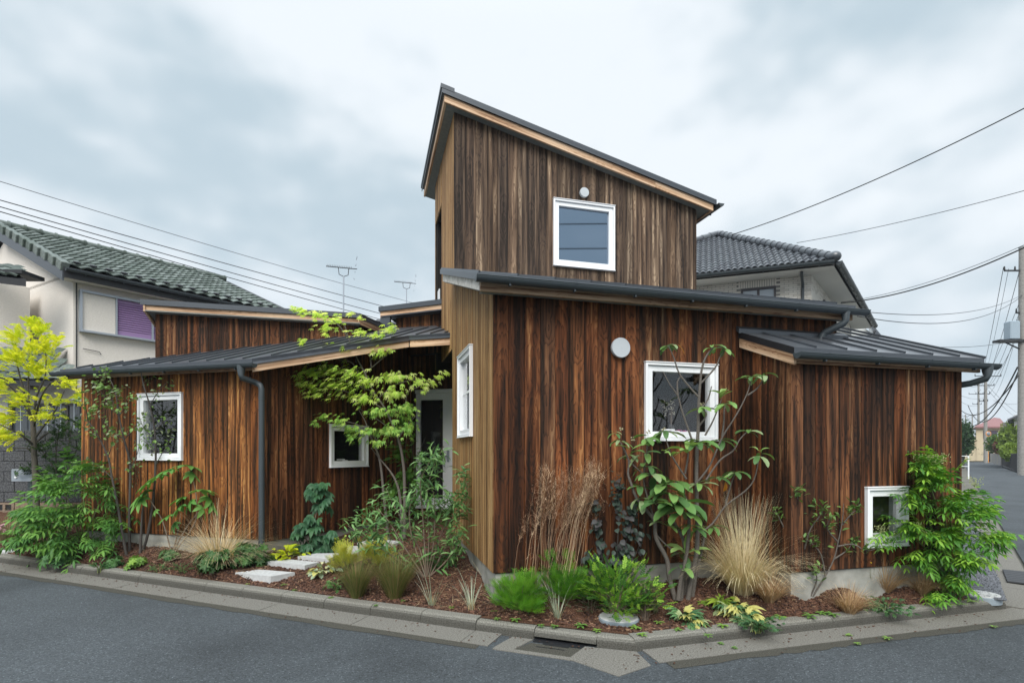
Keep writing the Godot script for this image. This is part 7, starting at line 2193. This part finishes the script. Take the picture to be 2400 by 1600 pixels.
	for q in herbs:
		bush("herb", q[3], hit(q[0], q[1]), q[2] * 1.1, q[2], whorl if q[2] > 0.12 else lance, tones(0.05, 0.125, 0.04) if q[0] != 322 else tones(0.13, 0.24, 0.04), 46, 0.075, "low herbs at the left kerb", {"cat": "plant", "bark": mat.greenstem, "up": 0.4, "stems": 9})
	var weedx := []
	var seedling := M.new()
	for q in 7:
		var a := TAU * q / 7.0
		seedling.blade(Vector3(0, 0.1 + 0.08 * (q % 3), 0), Vector3(cos(a), 0.5, sin(a)), Vector3.UP, 0.8, 0.17, [0.15, 0.8, 1.0, 0.6, 0.05], 0.7)
	var sd := seedling.done()
	var wm := tones(0.13, 0.25, 0.05, 0.5)
	for q in [[1058, 1425, 0.05], [1165, 1452, 0.06], [1208, 1456, 0.09], [1268, 1468, 0.06], [1300, 1470, 0.07], [1362, 1470, 0.1], [1400, 1480, 0.07], [1490, 1475, 0.1], [1505, 1490, 0.08], [1545, 1462, 0.08], [1590, 1478, 0.07], [1660, 1492, 0.07], [1695, 1470, 0.09], [1830, 1450, 0.1], [1900, 1448, 0.12], [1925, 1440, 0.09], [1942, 1440, 0.08], [1955, 1412, 0.1], [2140, 1425, 0.05], [2225, 1420, 0.1], [2255, 1418, 0.08], [2278, 1412, 0.1], [1990, 1435, 0.06], [665, 1372, 0.07], [690, 1385, 0.06], [150, 1345, 0.05], [580, 1370, 0.05], [880, 1420, 0.05], [945, 1410, 0.06], [775, 1402, 0.06]]:
		weedx.append(q)
	for q in weedx:
		tag(obj("seedling", sd, wm[rng.randi() % 3], null, Transform3D(Basis(Vector3.UP, rr(0, TAU)).scaled(Vector3.ONE * q[2] * 0.9), hit(q[0], q[1]))), seed_label(q[0], q[1]), "seedling", "green seedlings in the mulch")
	for q in [[1655, 1500], [1722, 1520], [1690, 1510], [2010, 1510], [2080, 1498], [2330, 1470], [1990, 1490]]:
		var zz: float = (EYE - 0.01) * F / (q[1] - 1056.0)
		tag(obj("gutter_weed", sd, wm[rng.randi() % 3], null, Transform3D(Basis(Vector3.UP, rr(0, TAU)).scaled(Vector3.ONE * rr(0.035, 0.06)), V((q[0] - 1200.0) / F * zz, 0.012, zz))), "tiny weed in the right hand gutter joint, " + near(q[0]), "weed", "weeds in the gutter joints")
	# fallen straw on the mulch
	b = M.new()
	for k in 420:
		var x := rr(-7.0, 5.0)
		if rng.randf() < 0.5: x = [rr(-5.2, -3.2), rr(-1.0, 0.2), rr(2.2, 4.0)][k % 3]
		var zz := kerb_z(x) + rr(0.05, 1.3)
		b.straw(V(x, G(x, zz) + 0.022, zz), Vector3(rr(-1, 1), 0.06, rr(-1, 1)), rr(0.08, 0.35), 0.0035, 0.12, 4)
	tag(obj("fallen_straw", b, straw[0]), "dry straw lying scattered over the bark mulch", "straw", "", "stuff")

func simple_set() -> Array:
	return [simple_leaf(0.19, [0.1, 0.8, 1.0, 0.75, 0.05], 0.4), simple_leaf(0.22, [0.1, 0.8, 1.0, 0.75, 0.05], 0.7), simple_leaf(0.17, [0.1, 0.8, 1.0, 0.75, 0.05], 0.2)]

# what a small thing grows beside, read along the bed from left to right
func near(px: float) -> String:
	var marks := [[170, "before the left elder"], [560, "left of the nearest stepping stone"], [640, "right of the nearest stepping stone"], [690, "in the open mulch right of the stones"], [780, "below the left sedge"], [860, "between the two sedges"], [930, "below the right sedge"], [1060, "between two variegated grasses"], [1165, "in front of the house corner"], [1210, "under the first feathery mound"], [1270, "left of the variegated grass"], [1305, "under the variegated grass"], [1365, "left of the pale cover"], [1400, "at the near edge of the pale cover"], [1490, "right of the pale cover"], [1506, "at the kerb bend"], [1546, "under the twiggy shrub"], [1590, "below the first cream marked plant"], [1660, "right of the first cream marked plant"], [1700, "between the cream marked plants"], [1740, "below the grey green mat"], [1830, "right of the grey green mat"], [1900, "below the sparse shrub"], [1926, "right below the sparse shrub"], [1943, "left of the wing tussocks"], [1957, "just left of the wing tussocks"], [1990, "below the wing tussocks"], [2012, "under the flowered tussock"], [2080, "below the second grey green mat"], [2140, "left of the right elder"], [2225, "under the right elder"], [2255, "below the right elder, middle of three"], [2280, "below the right elder, last of three"], [2330, "at the end of the kerb"]]
	var best := "" ; var dist := 1e9
	for m in marks:
		if absf(m[0] - px) < dist: dist = absf(m[0] - px); best = m[1]
	return best
func seed_label(px: float, py: float) -> String:
	return "small green seedling " + near(px) + (", close to the kerb" if py > 1460 else "")
